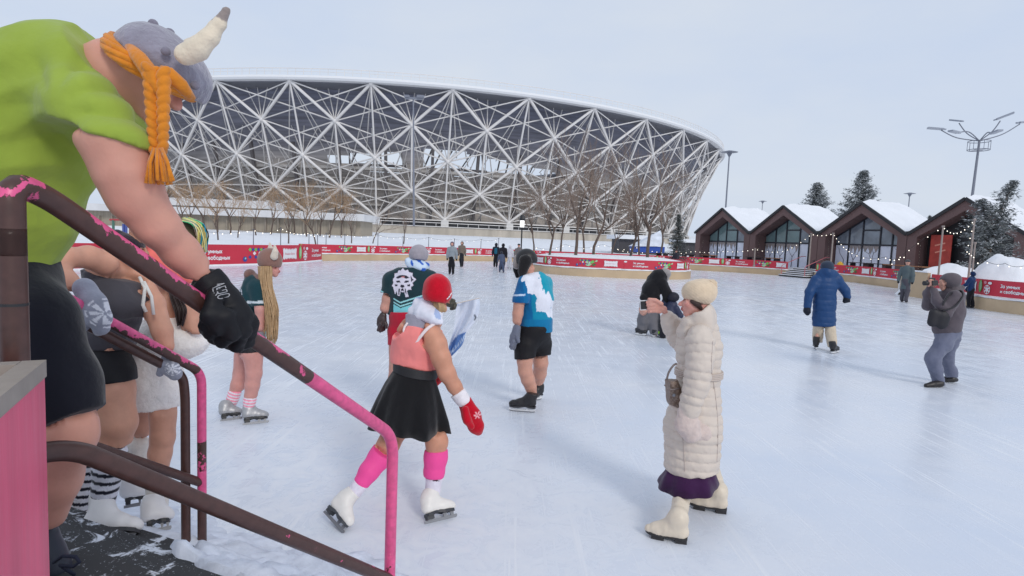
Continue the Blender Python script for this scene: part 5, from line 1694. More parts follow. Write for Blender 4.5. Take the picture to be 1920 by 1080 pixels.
Vd = decal(bvh, root_base(P.t), V2, F2, o_, P.n(.5, .86) * .0165 * 1.1, P.n(.86, -.5) * .0165, np.array([0, 1.0, 0]))
mesh_obj("print", np.array(Vd), F2, M("glove_print", (.35, .35, .37), .6), gl)
# hat
HG = srgb(142, 138, 152)
f = SDF()
Rh = np.array([P.n(.78, .62), np.array([0, 1.0, 0]), P.n(.62, -.78)])
f.ell(P.p(298, 119, .06), np.array([P.r(86), .115, P.r(75)]), Rh, .01)
f.ell(P.p(338, 148, .06), np.array([P.r(52), .10, P.r(57)]), Rh, .04)
f.cuts = [P.cut(288, 131, -.62, .78)]
f.post = [wr(.003, 22)]
PLUSH = M("plush", (.5, .5, .5), .95, noise=(20, .16), bump=(60, .9, .008), attr=True, spec=.1, sheen=.6)
hat = P.build(f, "horned_hat", PLUSH, HG)
for (x, y, dd) in ((243, 63, .03), (287, 45, .06), (311, 96, -.05), (366, 160, .0), (258, 66, .13), (318, 62, .13)):
    f = SDF(); f.ell(P.p(x, y, dd), P.r(10.5, dd)); P.build(f, "bobble", KNIT, srgb(130, 126, 140), .004, hat)
for dd, L_ in ((-.05, [(348, 103, 22), (372, 92, 21), (395, 70, 17.5), (411, 45, 13.5), (424, 20, 8)]), (.20, [(336, 105, 20), (360, 92, 19), (385, 72, 15), (402, 50, 12), (414, 30, 7)])):
    f = SDF(); f.chain(P.pts([(*q, dd) for q in L_]), .02); f.post = [wr(.002, 30)]
    tip = P.p(L_[-1][0], L_[-1][1], dd)
    P.build(f, "horn", KNIT, lambda V, tip=tip: np.where((np.linalg.norm(V - tip, axis=1) < P.r(24))[:, None], np.array(srgb(150, 138, 134)), np.array(srgb(226, 212, 190))), .005, hat)
ORANGE = M("orange_yarn", srgb(214, 132, 42), .95, noise=(25, .14), bump=(70, .7, .006), spec=.1, sheen=.3)
m = MB()
cB_, eF, eS = P.p(290, 127, .06), P.n(.78, .62), np.array([0, 1.0, 0])
NA = 160
for st_ in range(6):
    L_ = []
    for a in np.linspace(0, 2 * PI, NA):
        ph = a * 2.0 + st_ * 2 * PI / 6
        rr_ = 1 + .0
        cpt = cB_ + eF * P.r(88) * math.cos(a) + eS * .121 * math.sin(a) + P.n(-.62, .78) * P.r(8) * math.sin(a) ** 2
        rad_ = nrm(eF * math.cos(a) + eS * math.sin(a))
        L_.append(cpt + rad_ * P.r(6) * math.cos(ph) + P.n(.62, -.78) * P.r(11) * math.sin(ph))
    m.tube(L_, P.r(7.5), 8)
m.build("yarn_band", ORANGE, hat, smooth=True)
def braid(x0, y0, x1, y1, w0, w1, r0, r1, turns, dd):
    m = MB(); nS = 90
    for st_ in range(3):
        L_, R_ = [], []
        for i in range(nS):
            q = i / (nS - 1); ph = q * turns * 2 * PI + st_ * 2 * PI / 3
            w_ = w0 + (w1 - w0) * q
            c = P.p(x0 + (x1 - x0) * q + w_ * math.sin(ph), y0 + (y1 - y0) * q, dd)
            L_.append(c + np.array([0, 1, 0]) * P.r(w_ * .55) * math.sin(2 * ph)); R_.append(P.r(r0 + (r1 - r0) * q))
        m.tube(L_, R_, 10)
    return m
f = SDF()
for i in range(19):
    q = i / 18; y = 132 + 152 * q; w_ = 13.5 - 5 * q; sd_ = 1 if i % 2 else -1; x = 294 + 3 * q
    ang = .62 * sd_
    R_ = np.array([P.n(math.sin(ang) * -1, math.cos(ang)), [0, 1, 0], P.n(math.cos(ang), math.sin(ang))])
    f.ell(P.p(x + sd_ * w_, y, -.09), np.array([P.r(20 - 6 * q), P.r(16 - 4 * q), P.r(11 - 3 * q)]), R_, .0004)
    f.ell(P.p(x, y, -.085), P.r(9 - 2 * q), None, .001)
P.build(f, "braid", ORANGE, srgb(214, 132, 42), .0028, hat)
m = MB()
m.tube([P.p(235, 80, -.03), P.p(262, 110, -.07), P.p(288, 146, -.09), P.p(300, 176, -.09)], [P.r(9), P.r(15), P.r(17), P.r(10)], 12)
m.tube([P.p(360, 186, -.03), P.p(340, 160, -.06), P.p(315, 138, -.08), P.p(300, 132, -.085)], [P.r(9), P.r(14), P.r(15), P.r(11)], 12)
m.build("yarn_lock", ORANGE, hat, smooth=True)
m = MB(); rr = random.Random(2)
for i in range(46):
    x = rr.uniform(-14, 14); x2 = x * 1.75 + rr.uniform(-4, 4); d_ = rr.uniform(-.02, .02)
    m.tube([P.p(296 + x * .5, 278, -.085 + d_), P.p(297 + x * 1.3, 305, -.085 + d_ * 1.6), P.p(299 + x2, 343 + rr.uniform(-5, 4), -.085 + d_ * 2)], P.r(3.6), 6)
m.tube([P.p(296 - 14, 280, -.085), P.p(296 + 14, 282, -.085)], P.r(9), 10)
m.build("tassel", ORANGE, hat, smooth=True)

# ================================================= woman in the grey top
P = Person(2.85, (195, 1010), "woman in grey sports top and striped socks holding the rail with snowflake mittens", z=.39, vox=.0085)
f = P.body
f.chain(P.pts([(195, 650, 50, .08), (215, 600, 43, .08), (218, 545, 52, .08), (208, 505, 44, .08)]), .04, 1.3)
f.chain(P.pts([(222, 500, 24, .08), (240, 470, 22, .08)]), .02)
gW = head(f, P.p(247, 462, .08), .215, P.n(.8, .5, .2), P.n(.5, -.86), .01)
f.chain(P.pts([(196, 492, 30, -.06), (165, 482, 26, -.14), (128, 483, 24, -.24), (110, 499, 22, -.28), (128, 526, 20, -.32), (160, 556, 17, -.35)]), .02)
f.chain(P.pts([(258, 530, 30, .10), (286, 570, 25, .06), (304, 620, 21, .02), (318, 676, 14, .0)]), .02)
f.chain(P.pts([(196, 660, 48, 0), (210, 730, 46, -.02), (222, 792, 38, -.03), (215, 830, 33, -.02), (204, 875, 30, -.04), (192, 945, 20, -.06)]), .03)
f.chain(P.pts([(180, 660, 46, .2), (180, 800, 38, .2), (165, 870, 30, .2), (152, 945, 20, .2)]), .03)
P.done(srgb(206, 152, 128))
f = SDF()
f.chain(P.pts([(195, 662, 53, .08), (200, 636, 52, .08), (216, 598, 46, .08), (220, 548, 55, .08), (206, 500, 50, .08)]), .04, 1.3, None, [P.cut(208, 520, .28, -.96)])
f.chain(P.pts([(236, 570, 40, .02), (262, 575, 26, .04)]), .04, 1.5)
f.cuts = [P.cut(200, 670, -.1, 1)]
f.post = [wr(.005, 14, .6)]
P.build(f, "sports_top", CLOTH, srgb(76, 74, 80))
f = SDF()
f.chain(P.pts([(193, 655, 53, .05), (205, 700, 51, -.01), (214, 730, 48, -.02)]), .03, 1.1, None, [P.cut(205, 716, .08, 1)])
f.chain(P.pts([(180, 660, 48, .2), (182, 730, 44, .2)]), .03, 1.0, None, [P.cut(182, 716, .05, 1)])
f.cuts = [P.cut(195, 655, .1, -1)]
f.post = [wr(.003, 14, .6)]
P.build(f, "shorts", SMOOTHC, srgb(24, 23, 27))
def stripes(x0, y0, x1, y1, per, c1, c2, duty=.5):
    a, b = P.p(x0, y0), P.p(x1, y1)
    u = nrm(b - a); pr_ = per * P.d0 / FPX
    return lambda V: np.where(((((V - a) @ u) / pr_) % 1 < duty)[:, None], np.array(c1), np.array(c2))
for dd, L_ in ((-.05, [(209, 852, 34), (204, 880, 33), (197, 915, 27), (190, 962, 26)]), (.2, [(172, 852, 33), (163, 880, 31), (155, 920, 26), (150, 950, 24)])):
    so_ = P.limb("sock", [(*q, dd) for q in L_], stripes(L_[0][0], L_[0][1], L_[-1][0], L_[-1][1], 17.5, srgb(26, 28, 42), srgb(222, 222, 232), .42), KNIT, cuts=[P.cut(L_[0][0], L_[0][1] - 22, .1, -1)], vox=.006)
    if dd < 0: sock0 = so_
pm = [M("pompom_coral", srgb(240, 120, 118), .95, bump=(80, 1, .01)), M("pompom_teal", srgb(20, 130, 134), .95, bump=(80, 1, .01))]
for (x, y, r_, mi, dd) in ((198, 862, 14.5, 0, -.14), (214, 874, 12, 1, -.135), (208, 852, 8, 1, -.12)):
    m = MB(); m.ball(P.p(x, y, dd), P.r(r_, dd), 12, 9); m.build("pompom", pm[mi], sock0, smooth=True)
WHB = srgb(226, 224, 224)
skate(P, (138, 1022), (258, 1016), (187, 930, -.05), WHB, "figure", .046, (.03, .03, .035), laces=(.6, .6, .62))
skate(P, (112, 1000, .2), (195, 1002, .2), (150, 938, .2), WHB, "figure", .05, (.03, .03, .035))
GM = srgb(150, 152, 166)
def snowflake(cx, cy, R_):
    def fn(V):
        x, y = P.loc(V); C = np.tile(np.array(GM), (len(V), 1))
        dx, dy = x - cx, (y - cy); r_ = np.hypot(dx, dy); an = np.arctan2(dy, dx)
        k = np.abs(np.sin(an * 4))
        pet = (r_ < R_) & (np.abs(np.cos(an * 4)) > .55 + .4 * np.abs(r_ / R_ - .5)) & (r_ > R_ * .12)
        ring = (np.abs(r_ - R_ * 1.25) < R_ * .07) & (np.cos(an * 8) > -.3)
        C[pet | ring] = srgb(222, 222, 230); return C
    return fn
f = SDF()
f.chain(P.pts([(164, 548, 25, -.35), (176, 570, 28, -.37), (187, 596, 28, -.37)]), .02, .8)
f.chain(P.pts([(178, 598, 18, -.38), (190, 614, 17, -.36), (186, 618, 15, -.30)]), .01)
f.chain(P.pts([(166, 580, 13, -.40), (157, 602, 12, -.40), (160, 612, 11, -.35)]), .012)
f.chain(P.pts([(158, 540, 24, -.35), (166, 556, 23, -.35)]), .01, 1, None, [P.cut(157, 540, -.5, -.86)])
sx_ = P.loc(P.p(185, 588, -.43)[None]); P.build(f, "mitten", KNIT, snowflake(float(sx_[0][0]), float(sx_[1][0]), 19), .0048)
f = SDF()
f.chain(P.pts([(314, 672, 13, .0), (320, 690, 18, -.01), (328, 700, 16, -.01)]), .015, .8); f.chain(P.pts([(306, 682, 9, -.03), (300, 700, 8, -.01)]), .01)
P.build(f, "mitten", KNIT, snowflake(321, 692, 10), .0045)
f = SDF(); f.ell(P.p(240, 460, .08), np.array([P.r(37), .088, P.r(27)]), np.array([P.n(.86, .5), [0, 1, 0], P.n(.5, -.86)]), .01); f.ell(P.p(219, 440, .06), P.r(13), None, .02)
f.cuts = [P.cut(243, 464, -.45, .89)]
P.build(f, "cap", KNIT, srgb(42, 34, 44))
m = MB(); m.tube([P.p(262, 520, -.02), P.p(272, 540, -.05), P.p(268, 572, -.05), P.p(274, 585, -.05)], P.r(4), 6); m.tube([P.p(270, 528, -.04), P.p(284, 556, -.05), P.p(288, 590, -.05)], P.r(3.5), 6)
m.build("tie_strap", M("strap_white", (.74, .72, .68), .8), P.t, smooth=True)

# ================================================= woman in white fur
P = Person(3.3, (280, 985), "woman in white fur dress, colourful yarn hat and white skate boots on the steps", z=.21, vox=.010)
f = P.body
f.chain(P.pts([(292, 720, 42, .05), (300, 640, 46, .05), (318, 575, 44, .05), (322, 545, 36, .05)]), .04, 1.25)
f.chain(P.pts([(328, 540, 17, .05), (336, 500, 16, .05)]), .02)
gF = head(f, P.p(345, 462, .05), .215, P.n(.75, .5, .3), P.n(.45, -.9), .01)
f.chain(P.pts([(345, 560, 24, -.08), (362, 620, 20, -.08), (345, 660, 17, -.05)]), .02)
f.chain(P.pts([(306, 760, 30, -.02), (305, 820, 25, -.04), (300, 850, 24, -.05), (297, 890, 20, -.07), (292, 950, 16, -.1)]), .02)
f.chain(P.pts([(268, 760, 30, .14), (262, 820, 23, .14), (257, 880, 20, .14), (252, 930, 16, .14)]), .02)
P.done(srgb(204, 152, 130))
fur = lambda x, y, z: .003 * vnoise(x * 35, y * 35, z * 35) + .0012 * vnoise(x * 80, y * 80, z * 80)
f = SDF()
f.chain(P.pts([(280, 640, 58, .05), (325, 628, 54, .02), (352, 634, 44, .0)]), .05, 1.2)
f.chain(P.pts([(290, 680, 54, .05), (292, 735, 55, .05), (292, 780, 54, .05)]), .05, 1.15, None, [P.cut(292, 766, .03, 1)])
f.cuts = [P.cut(310, 597, -.08, -1)]
f.post = [fur]
fo = P.build(f, "fur_dress", FURM, srgb(250, 245, 240))
m = MB(); r = np.random.default_rng(3)                      # loose hairs along the surface
me = fo.data; ob0 = root_base(P.t)
vs = r.integers(0, len(me.vertices), 9000)
for v in vs:
    c = np.array(me.vertices[v].co) + ob0; nn_ = np.array(me.vertices[v].normal) + r.normal(0, .6, 3) + [0, 0, -.9]; nn_ = nrm(nn_)
    s_ = nrm(np.cross(nn_, r.normal(0, 1, 3))) * .0011
    m.add([c - s_, c + s_, c + nn_ * r.uniform(.003, .008)], [(0, 1, 2)])
m.build("fur_pile", FURM, fo, col=np.tile(np.array(srgb(250, 245, 238)), (m.n, 1)))
for dd, L_, n_ in ((-.08, [(299, 872, 25), (297, 905, 25), (293, 955, 24)], 872), (.14, [(259, 835, 25), (256, 880, 24), (252, 920, 21)], 828)):
    P.limb("leg_warmer", [(*q, dd) for q in L_], srgb(226, 220, 212), KNIT, cuts=[P.cut(L_[0][0], n_, .05, -1)])
skate(P, (270, 1002), (318, 993), (292, 928, -.1), WHB, "figure", .05, (.025, .025, .03), laces=False)
skate(P, (230, 954), (276, 946), (251, 895, .12), WHB, "figure", .05, (.025, .025, .03), laces=False)
yc = [M("yarn%d" % i, srgb(*c), .95, bump=(60, .6, .005)) for i, c in enumerate([(230, 222, 150), (30, 140, 170), (70, 190, 130), (36, 40, 44), (222, 214, 196), (176, 160, 96), (214, 200, 110)])]
f = SDF(); f.ell(P.p(348, 446, .05), np.array([P.r(44), .105, P.r(40)]), None, .01); f.cuts = [P.cut(348, 455, -.35, .94)]
yh = P.build(f, "yarn_hat", KNIT, srgb(120, 112, 90))
m = MB(); rr = random.Random(9)
for i in range(230):
    m.mi = rr.choice((0, 0, 0, 1, 2, 3, 4, 4, 5, 5, 6, 6)) if i > 14 else rr.choice((1, 2, 1, 3))
    dd = rr.uniform(-.10, .10); x0 = rr.uniform(-14, 6) if i > 14 else rr.uniform(-16, -6); e = rr.uniform(.55, 1.05)
    m.tube(catmull([P.p(350 + x0 + rr.uniform(-5, 5), 408 + abs(x0) * .4, dd * .5), P.p(366 + x0 * .9 + 10 * e, 420, dd), P.p(374 + x0 * .5 + 10 * e + rr.uniform(-9, 6), 444, dd + rr.uniform(-.04, .04)), P.p(372 + x0 * .4 + 9 * e + rr.uniform(-10, 8), 466 * .5 + 236 + 4 * e, dd)], 4), P.r(rr.uniform(1.1, 1.9)), 5)
m.build("yarn_strand", yc, yh, smooth=True)
f = SDF(); f.chain(P.pts([(258, 456, 20, -.2), (285, 480, 27, -.2), (312, 508, 18, -.16)]), .03, 1.6); f.chain(P.pts([(300, 500, 14, .0), (335, 515, 16, .05), (350, 520, 14, .1)]), .03, 2.0); f.post = [wr(.006, 18)]
P.build(f, "scarf", CLOTH, srgb(246, 122, 112))
m = MB()
for i in range(90):
    x = rr.uniform(-9, 9); dd = rr.uniform(-.03, .03)
    m.tube(catmull([P.p(322 + x, 520, -.09 + dd), P.p(328 + x, 555, -.12 + dd), P.p(338 + x * 1.3, 580, -.14 + dd), P.p(338 + x * .6, 606 + rr.uniform(-10, 6), -.14 + dd)], 5), P.r(1.6), 4)
m.build("hair", M("hair_dark", srgb(48, 34, 34), .45), P.t, smooth=True)
# ================================================= blonde woman with horned beanie
P = Person(5.72, (455, 790), "blonde woman in dark teal jersey and brown horned beanie standing on silver skates", vox=.0095)
f = P.body
gB = head(f, P.p(507, 497), .225, P.n(.97, .12, .22), P.n(.1, -1), .01)
f.chain(P.pts([(500, 515, 10), (488, 530, 11)]), .02)
f.chain(P.pts([(470, 655, 24, .0), (470, 610, 22), (474, 560, 24), (478, 535, 20)]), .04, 1.35)
f.chain(P.pts([(484, 545, 13, -.14), (488, 580, 10.5, -.17), (487, 615, 8.5, -.16), (489, 640, 7, -.14)]), .02)
f.chain(P.pts([(476, 545, 13, .16), (482, 590, 10, .2), (494, 630, 8, .16)]), .02)
f.chain(P.pts([(474, 655, 22, -.07), (476, 700, 16, -.07), (473, 722, 14.5, -.07), (470, 745, 12.5, -.07), (467, 768, 10, -.07)]), .025)
f.chain(P.pts([(460, 655, 22, .1), (452, 700, 15.5, .12), (446, 722, 14, .1), (438, 745, 12, .08), (430, 765, 10, .06)]), .025)
P.done(facecol(P, gB, .225, srgb(205, 148, 138)))
TEAL, TURQ = srgb(22, 58, 66), srgb(96, 190, 196)
def blond_shirt(V):
    x, y = P.loc(V); C = np.tile(np.array(TEAL), (len(V), 1))
    lowr = y > 602 + .25 * (x - 470); C[lowr] = TURQ
    b1 = np.abs(y - (598 + .25 * (x - 470))) < 2.2; C[b1 & (x < 482)] = srgb(205, 215, 220)
    sl = (np.abs(y - (566 - .02 * (x - 490))) < 2.2) & (x > 474); C[sl] = srgb(200, 208, 214)
    em = (((x - 457) / 9) ** 2 + ((y - 560) / 20) ** 2 < 1) & ((np.sin(x * 1.1 + 2 * np.sin(y * .35)) > -.2)); C[em] = srgb(208, 210, 220)
    C[(x > 492) & (y > 575)] = TURQ
    return C
f = SDF()
f.chain(P.pts([(472, 645, 27), (471, 605, 25.5), (473, 560, 27), (478, 534, 23)]), .04, 1.35)
f.chain(P.pts([(482, 540, 18, -.1), (488, 582, 14.5, -.17)]), .03, 1, None, P.cut(488, 573, .05, 1))
f.chain(P.pts([(474, 542, 17, .12), (480, 580, 14, .2)]), .03, 1, None, P.cut(480, 572, .05, 1))
f.cuts = [P.cut(470, 638, .05, 1), P.cut(488, 521, .5, -.87)]
f.post = [wr(.006, 12, .6)]
P.build(f, "jersey", CLOTH, blond_shirt)
f = SDF(); f.chain(P.pts([(470, 640, 25.5), (474, 668, 23, -.06)]), .03, 1.2, None, P.cut(472, 659, .05, 1)); f.chain(P.pts([(465, 645, 24, .05), (459, 668, 22, .1)]), .03, 1, None, P.cut(460, 659, .1, 1))
P.build(f, "shorts", SMOOTHC, srgb(26, 26, 32))
f = SDF(); f.chain(P.pts([(470, 522, 12, .06), (484, 527, 13, -.02), (496, 522, 9, -.05)]), .02, 1.3); f.ell(P.p(468, 514, .0), np.array([P.r(9), .09, P.r(11)]), None, .03)
P.build(f, "neck_warmer", KNIT, srgb(128, 98, 92))
f = SDF(); f.ell(P.p(506, 488), np.array([P.r(24.5), .125, P.r(25.5)]), np.array([P.n(.99, .1), [0, 1, 0], P.n(.1, -.99)]), .01)
f.cuts = [P.cut(506, 500, -.08, 1)]
hb2 = P.build(f, "beanie", KNIT, srgb(142, 108, 98))
for dd, L_ in ((-.10, [(514, 481, 7.5), (516, 472, 6), (515, 461, 2.5)]), (.11, [(506, 472, 6.5), (507, 465, 5), (506, 456, 2)])):
    P.limb("horn", [(*q, dd) for q in L_], srgb(214, 202, 188), KNIT, parent=hb2, vox=.006)
m = MB(); rr = random.Random(4)
for i in range(190):
    a = rr.uniform(0, 1); x0 = 484 + a * 26; dd0 = -.125 + .05 * (a - .5) ** 2 * 4 + rr.uniform(0, .04)
    xe = 500 + a * 17 + rr.uniform(-3, 3)
    m.tube(catmull([P.p(x0, 499, dd0), P.p(x0 + (4 - 6 * a) + rr.uniform(-3, 3), 535, dd0 - .04), P.p((x0 + xe) / 2 + 4 + rr.uniform(-4, 4), 580, dd0 - .09 + rr.uniform(-.02, .02)), P.p(xe + rr.uniform(-4, 3), rr.uniform(598, 648), dd0 - .08)], 5), [P.r(1.15)] * 14 + [P.r(.6)] * 2, 4)
HB = M("hair_blonde", srgb(182, 150, 112), .5, noise=(20, .22), spec=.4)
m.build("hair", HB, P.t, smooth=True)
f = SDF(); f.chain(P.pts([(488, 628, 9.5, -.155), (492, 645, 10.5, -.14), (497, 658, 8, -.13)]), .02, .8); f.chain(P.pts([(497, 640, 4.5, -.15), (501, 652, 4, -.14)]), .01)
P.build(f, "glove", KNIT, srgb(128, 126, 134))
PINKS, SOCKW = srgb(246, 150, 172), srgb(232, 226, 232)
for dd, L_ in ((-.07, [(470, 742, 13.5), (468, 752, 12), (466, 770, 10.5)]), (.08, [(440, 736, 13.5), (436, 748, 12), (430, 765, 10.5)])):
    P.limb("sock", [(*q, dd) for q in L_], stripes(L_[0][0], L_[0][1], L_[-1][0], L_[-1][1], 6.0, PINKS, SOCKW, .5), KNIT, cuts=[P.cut(L_[0][0], L_[0][1], .1, -1)], vox=.006)
SIL = srgb(168, 168, 170)
SILM = M("silver_leather", (.5, .5, .5), .42, noise=(20, .15), attr=True, metal=.35)
skate(P, (455, 797), (503, 792), (466, 757, -.05), SIL, "figure", .05, (.02, .02, .022), mat=SILM, laces=(.8, .8, .82))
skate(P, (413, 790), (453, 785), (431, 752, .06), SIL, "figure", .05, (.02, .02, .022), mat=SILM, laces=(.8, .8, .82))

# ================================================= man in the jersey with the tusked emblem
P = Person(5.85, (765, 798), "man in dark jersey with white tusked emblem and red shorts, seen from behind", vox=.0098)
f = P.body
gK = head(f, P.p(785, 481), .235, P.n(.62, .05, .78), P.n(0, -1), .01)
f.chain(P.pts([(783, 500, 12), (776, 520, 13)]), .02)
f.chain(P.pts([(764, 640, 33), (766, 590, 33), (770, 545, 38), (774, 525, 32)]), .04, .72)
f.chain(P.pts([(737, 526, 14, .0), (728, 560, 11.5, -.03), (723, 578, 10, -.04), (717, 600, 8, -.06)]), .02)
f.chain(P.pts([(805, 524, 14, .02), (822, 556, 11, -.08), (846, 568, 8, -.2)]), .02)
f.chain(P.pts([(747, 640, 19, 0), (744, 690, 14.5, -.02), (741, 710, 13.5, .0), (745, 750, 13, .05), (746, 785, 9, .05)]), .02)
f.chain(P.pts([(780, 640, 19, 0), (784, 695, 14.5, 0), (784, 715, 13.5, .0), (782, 750, 13, .05), (780, 785, 9, .05)]), .02)
P.done(srgb(202, 150, 134))
def tusk(V):
    x, y = P.loc(V); n_ = vnoise(V[:, 0] * 30, V[:, 1] * 30, V[:, 2] * 30) * .6
    C = np.tile(np.array(srgb(28, 54, 60)), (len(V), 1))
    ch = np.where(x < 755, 561 + (x - 735) * .55, 572 - (x - 755) * .32)
    C[y > ch + 5] = srgb(128, 208, 216)
    for o_, w_ in ((-5, 1.3), (1.5, 1.3)): C[np.abs(y - ch - o_) < w_] = srgb(160, 222, 226)
    back = np.ones(len(V), bool)
    head_p = [(758, 503), (763, 508), (768, 506), (771, 511), (777, 512), (777, 518), (784, 524), (777, 531), (780, 535), (775, 538), (776, 543), (771, 543), (768, 546), (771, 556), (765, 557), (763, 547), (759, 548), (756, 546), (754, 555), (750, 554), (748, 546), (745, 552), (743, 545), (741, 538), (738, 536), (741, 531), (740, 524), (743, 519), (742, 513), (748, 512), (750, 507), (754, 508)]
    W_, D_ = srgb(216, 212, 226), srgb(40, 38, 52)
    C[inpoly(x, y, [(758 + (a - 758) * 1.07, 530 + (b - 530) * 1.07) for a, b in head_p]) & back] = D_
    C[inpoly(x, y, head_p) & back] = W_
    for poly in ([(745, 521), (751, 517), (758, 516), (766, 517), (772, 521), (766, 523), (758, 520), (750, 523)], [(746, 527), (753, 526), (756, 530), (748, 530)], [(762, 530), (765, 526), (772, 526), (770, 530)],
                 [(756, 534), (762, 534), (763, 538), (759, 540), (755, 538)], [(752, 541), (755, 541), (753, 553), (751, 552)], [(764, 541), (766, 542), (767, 553), (764, 546)], [(757, 541), (761, 541), (762, 546), (759, 545), (756, 546)],
                 [(744, 533), (750, 534), (749, 537), (745, 537)], [(768, 534), (774, 533), (773, 537), (769, 537)], [(774, 516), (777, 523), (780, 525), (775, 529)]):
        C[inpoly(x, y, poly) & back] = D_
    C[inpoly(x, y, [(757, 519), (763, 519), (763, 521), (757, 521)]) & back] = srgb(206, 130, 130)
    C[y < 500] = srgb(28, 54, 60)
    C[(x < 741) & (y > 548)] = srgb(28, 54, 60)
    return C
f = SDF()
f.chain(P.pts([(765, 610, 39), (766, 580, 38), (770, 545, 41), (774, 527, 36)]), .04, .75)
f.chain(P.pts([(748, 519, 17, 0), (736, 527, 18, 0), (727, 556, 15.5, -.03)]), .03, 1, None, P.cut(727, 550, -.15, 1))
f.chain(P.pts([(792, 519, 17, 0), (805, 524, 17, .02), (822, 552, 15, -.08)]), .03, 1, None, P.cut(818, 549, .45, .9))
f.cuts = [P.cut(765, 592, -.08, 1), P.cut(780, 503, .05, -1)]
f.post = [wr(.006, 11, .6)]
P.build(f, "jersey", CLOTH, tusk, .0055)
f = SDF()
f.chain(P.pts([(764, 590, 36), (748, 620, 21.5, 0), (745, 655, 19, -.01)]), .03, 1, None, P.cut(745, 647, -.05, 1)); f.chain(P.pts([(766, 590, 36), (781, 620, 22, 0), (784, 655, 20, 0)]), .03, 1, None, P.cut(784, 652, 0, 1))
f.cuts = [P.cut(764, 584, 0, -1)]; f.post = [wr(.005, 12, .6)]
P.build(f, "shorts", CLOTH, srgb(186, 26, 52))
f = SDF(); f.ell(P.p(785, 477), np.array([P.r(18.5), .112, P.r(19)]), None, .01); f.cuts = [P.cut(786, 487, -.1, 1)]
P.build(f, "beanie", KNIT, srgb(160, 154, 162))
f = SDF(); f.chain(P.pts([(768, 491, 9, -.03), (784, 497, 13, -.02), (798, 500, 8, .03)]), .02, 1.2); f.chain(P.pts([(772, 497, 9, -.05), (790, 502, 10, -.05)]), .02); f.post = [wr(.007, 20)]
def scarfc(V):
    n_ = vnoise(V[:, 0] * 22, V[:, 1] * 22, V[:, 2] * 22 + V[:, 0] * 20)
    return np.where((n_ > .12)[:, None], np.array(srgb(44, 96, 190)), np.array(srgb(205, 222, 240)))
P.build(f, "neck_scarf", CLOTH, scarfc)
f = SDF(); glove_hand(f, P, (718, 592), (714, 607), [[(711, 613, -.09), (709, 619, -.08)], [(714, 615, -.07), (713, 621, -.06)], [(717, 615, -.05), (716, 620, -.04)], [(720, 613, -.03), (720, 618, -.03)]], 7.2, 3.3, [(720, 600, 4, -.06), (724, 609, 3.5, -.07), (724, 614, 3, -.07)], -.06)
P.build(f, "glove", LEATH, srgb(64, 52, 52), .006)
f = SDF(); glove_hand(f, P, (838, 564), (846, 569), [[(853, 569, -.2), (852, 575, -.22)], [(854, 572, -.18), (852, 578, -.2)], [(852, 575, -.16), (849, 579, -.18)], [(849, 577, -.15), (846, 579, -.16)]], 7, 3.3, [(844, 562, 4, -.2), (851, 564, 3.4, -.22)], -.2)
P.build(f, "glove", LEATH, srgb(70, 66, 54), .006)
for x, dd in ((746, .05), (780, .05)):
    skate(P, (x - 10, 803, dd - .1), (x + 13, 794, dd + .16), (x, 758, dd), srgb(40, 42, 48), "hockey", .052, laces=False)
# flag held by him
Wf = P.d0 - .2
fl = thing("flag", "white flag with a blue lower corner held by the man in the tusked jersey", "flag", P.p(850, 570, -.2))
m = MB(); m.tube([P.p(838, 573, -.2), P.p(868, 566, -.2), P.p(899, 559, -.2)], .006, 6); m.build("stick", M("stick_wood", srgb(214, 204, 196), .6), fl)
oV = [(857, 569), (872, 566), (898, 560), (900, 570), (899, 585), (892, 600), (884, 612), (876, 622), (871, 632), (866, 648), (856, 660), (844, 670), (842, 652), (846, 636), (851, 620), (853, 600), (855, 585)]
n1, n2 = 14, 26
V, F, Cc = [], [], []
lft = [(857, 569), (855, 585), (853, 600), (850, 620), (845, 638), (841, 653), (843, 670)]; rgt = [(899, 560), (900, 575), (895, 595), (884, 612), (873, 626), (868, 645), (846, 669)]
lft, rgt = catmull(lft, 5), catmull(rgt, 5)
leaf = [(843, 671), (841, 654), (848, 640), (858, 629), (873, 622), (872, 634), (866, 648), (856, 660)]
for i in range(len(lft)):
    for j in range(n1 + 1):
        q = lft[i] * (1 - j / n1) + rgt[i] * (j / n1)
        V.append(P.p(q[0], q[1], -.2 + .03 * math.sin(j * .9 + i * .25) + .05 * math.sin(j * .45)))
        Cc.append(q)
Cc = np.array(Cc)
F = [(i * (n1 + 1) + j, i * (n1 + 1) + j + 1, (i + 1) * (n1 + 1) + j + 1, (i + 1) * (n1 + 1) + j) for i in range(len(lft) - 1) for j in range(n1)]
il = inpoly(Cc[:, 0], Cc[:, 1], leaf)
wl = il & (np.abs((Cc[:, 0] - 857) * .75 + (Cc[:, 1] - 648) * .66) < 2.5) & ((Cc[:, 0] * 2.2).astype(int) % 3 > 0)
col = np.where(il[:, None], np.array(srgb(92, 128, 186)), np.array(srgb(216, 222, 236))); col[wl] = srgb(190, 208, 232)
col[(np.abs(Cc[:, 0] - 891) < 2) & (np.abs(Cc[:, 1] - 596) < 5)] = srgb(30, 34, 46)
mesh_obj("cloth", V, F, SMOOTHC, fl, smooth=True, col=col)

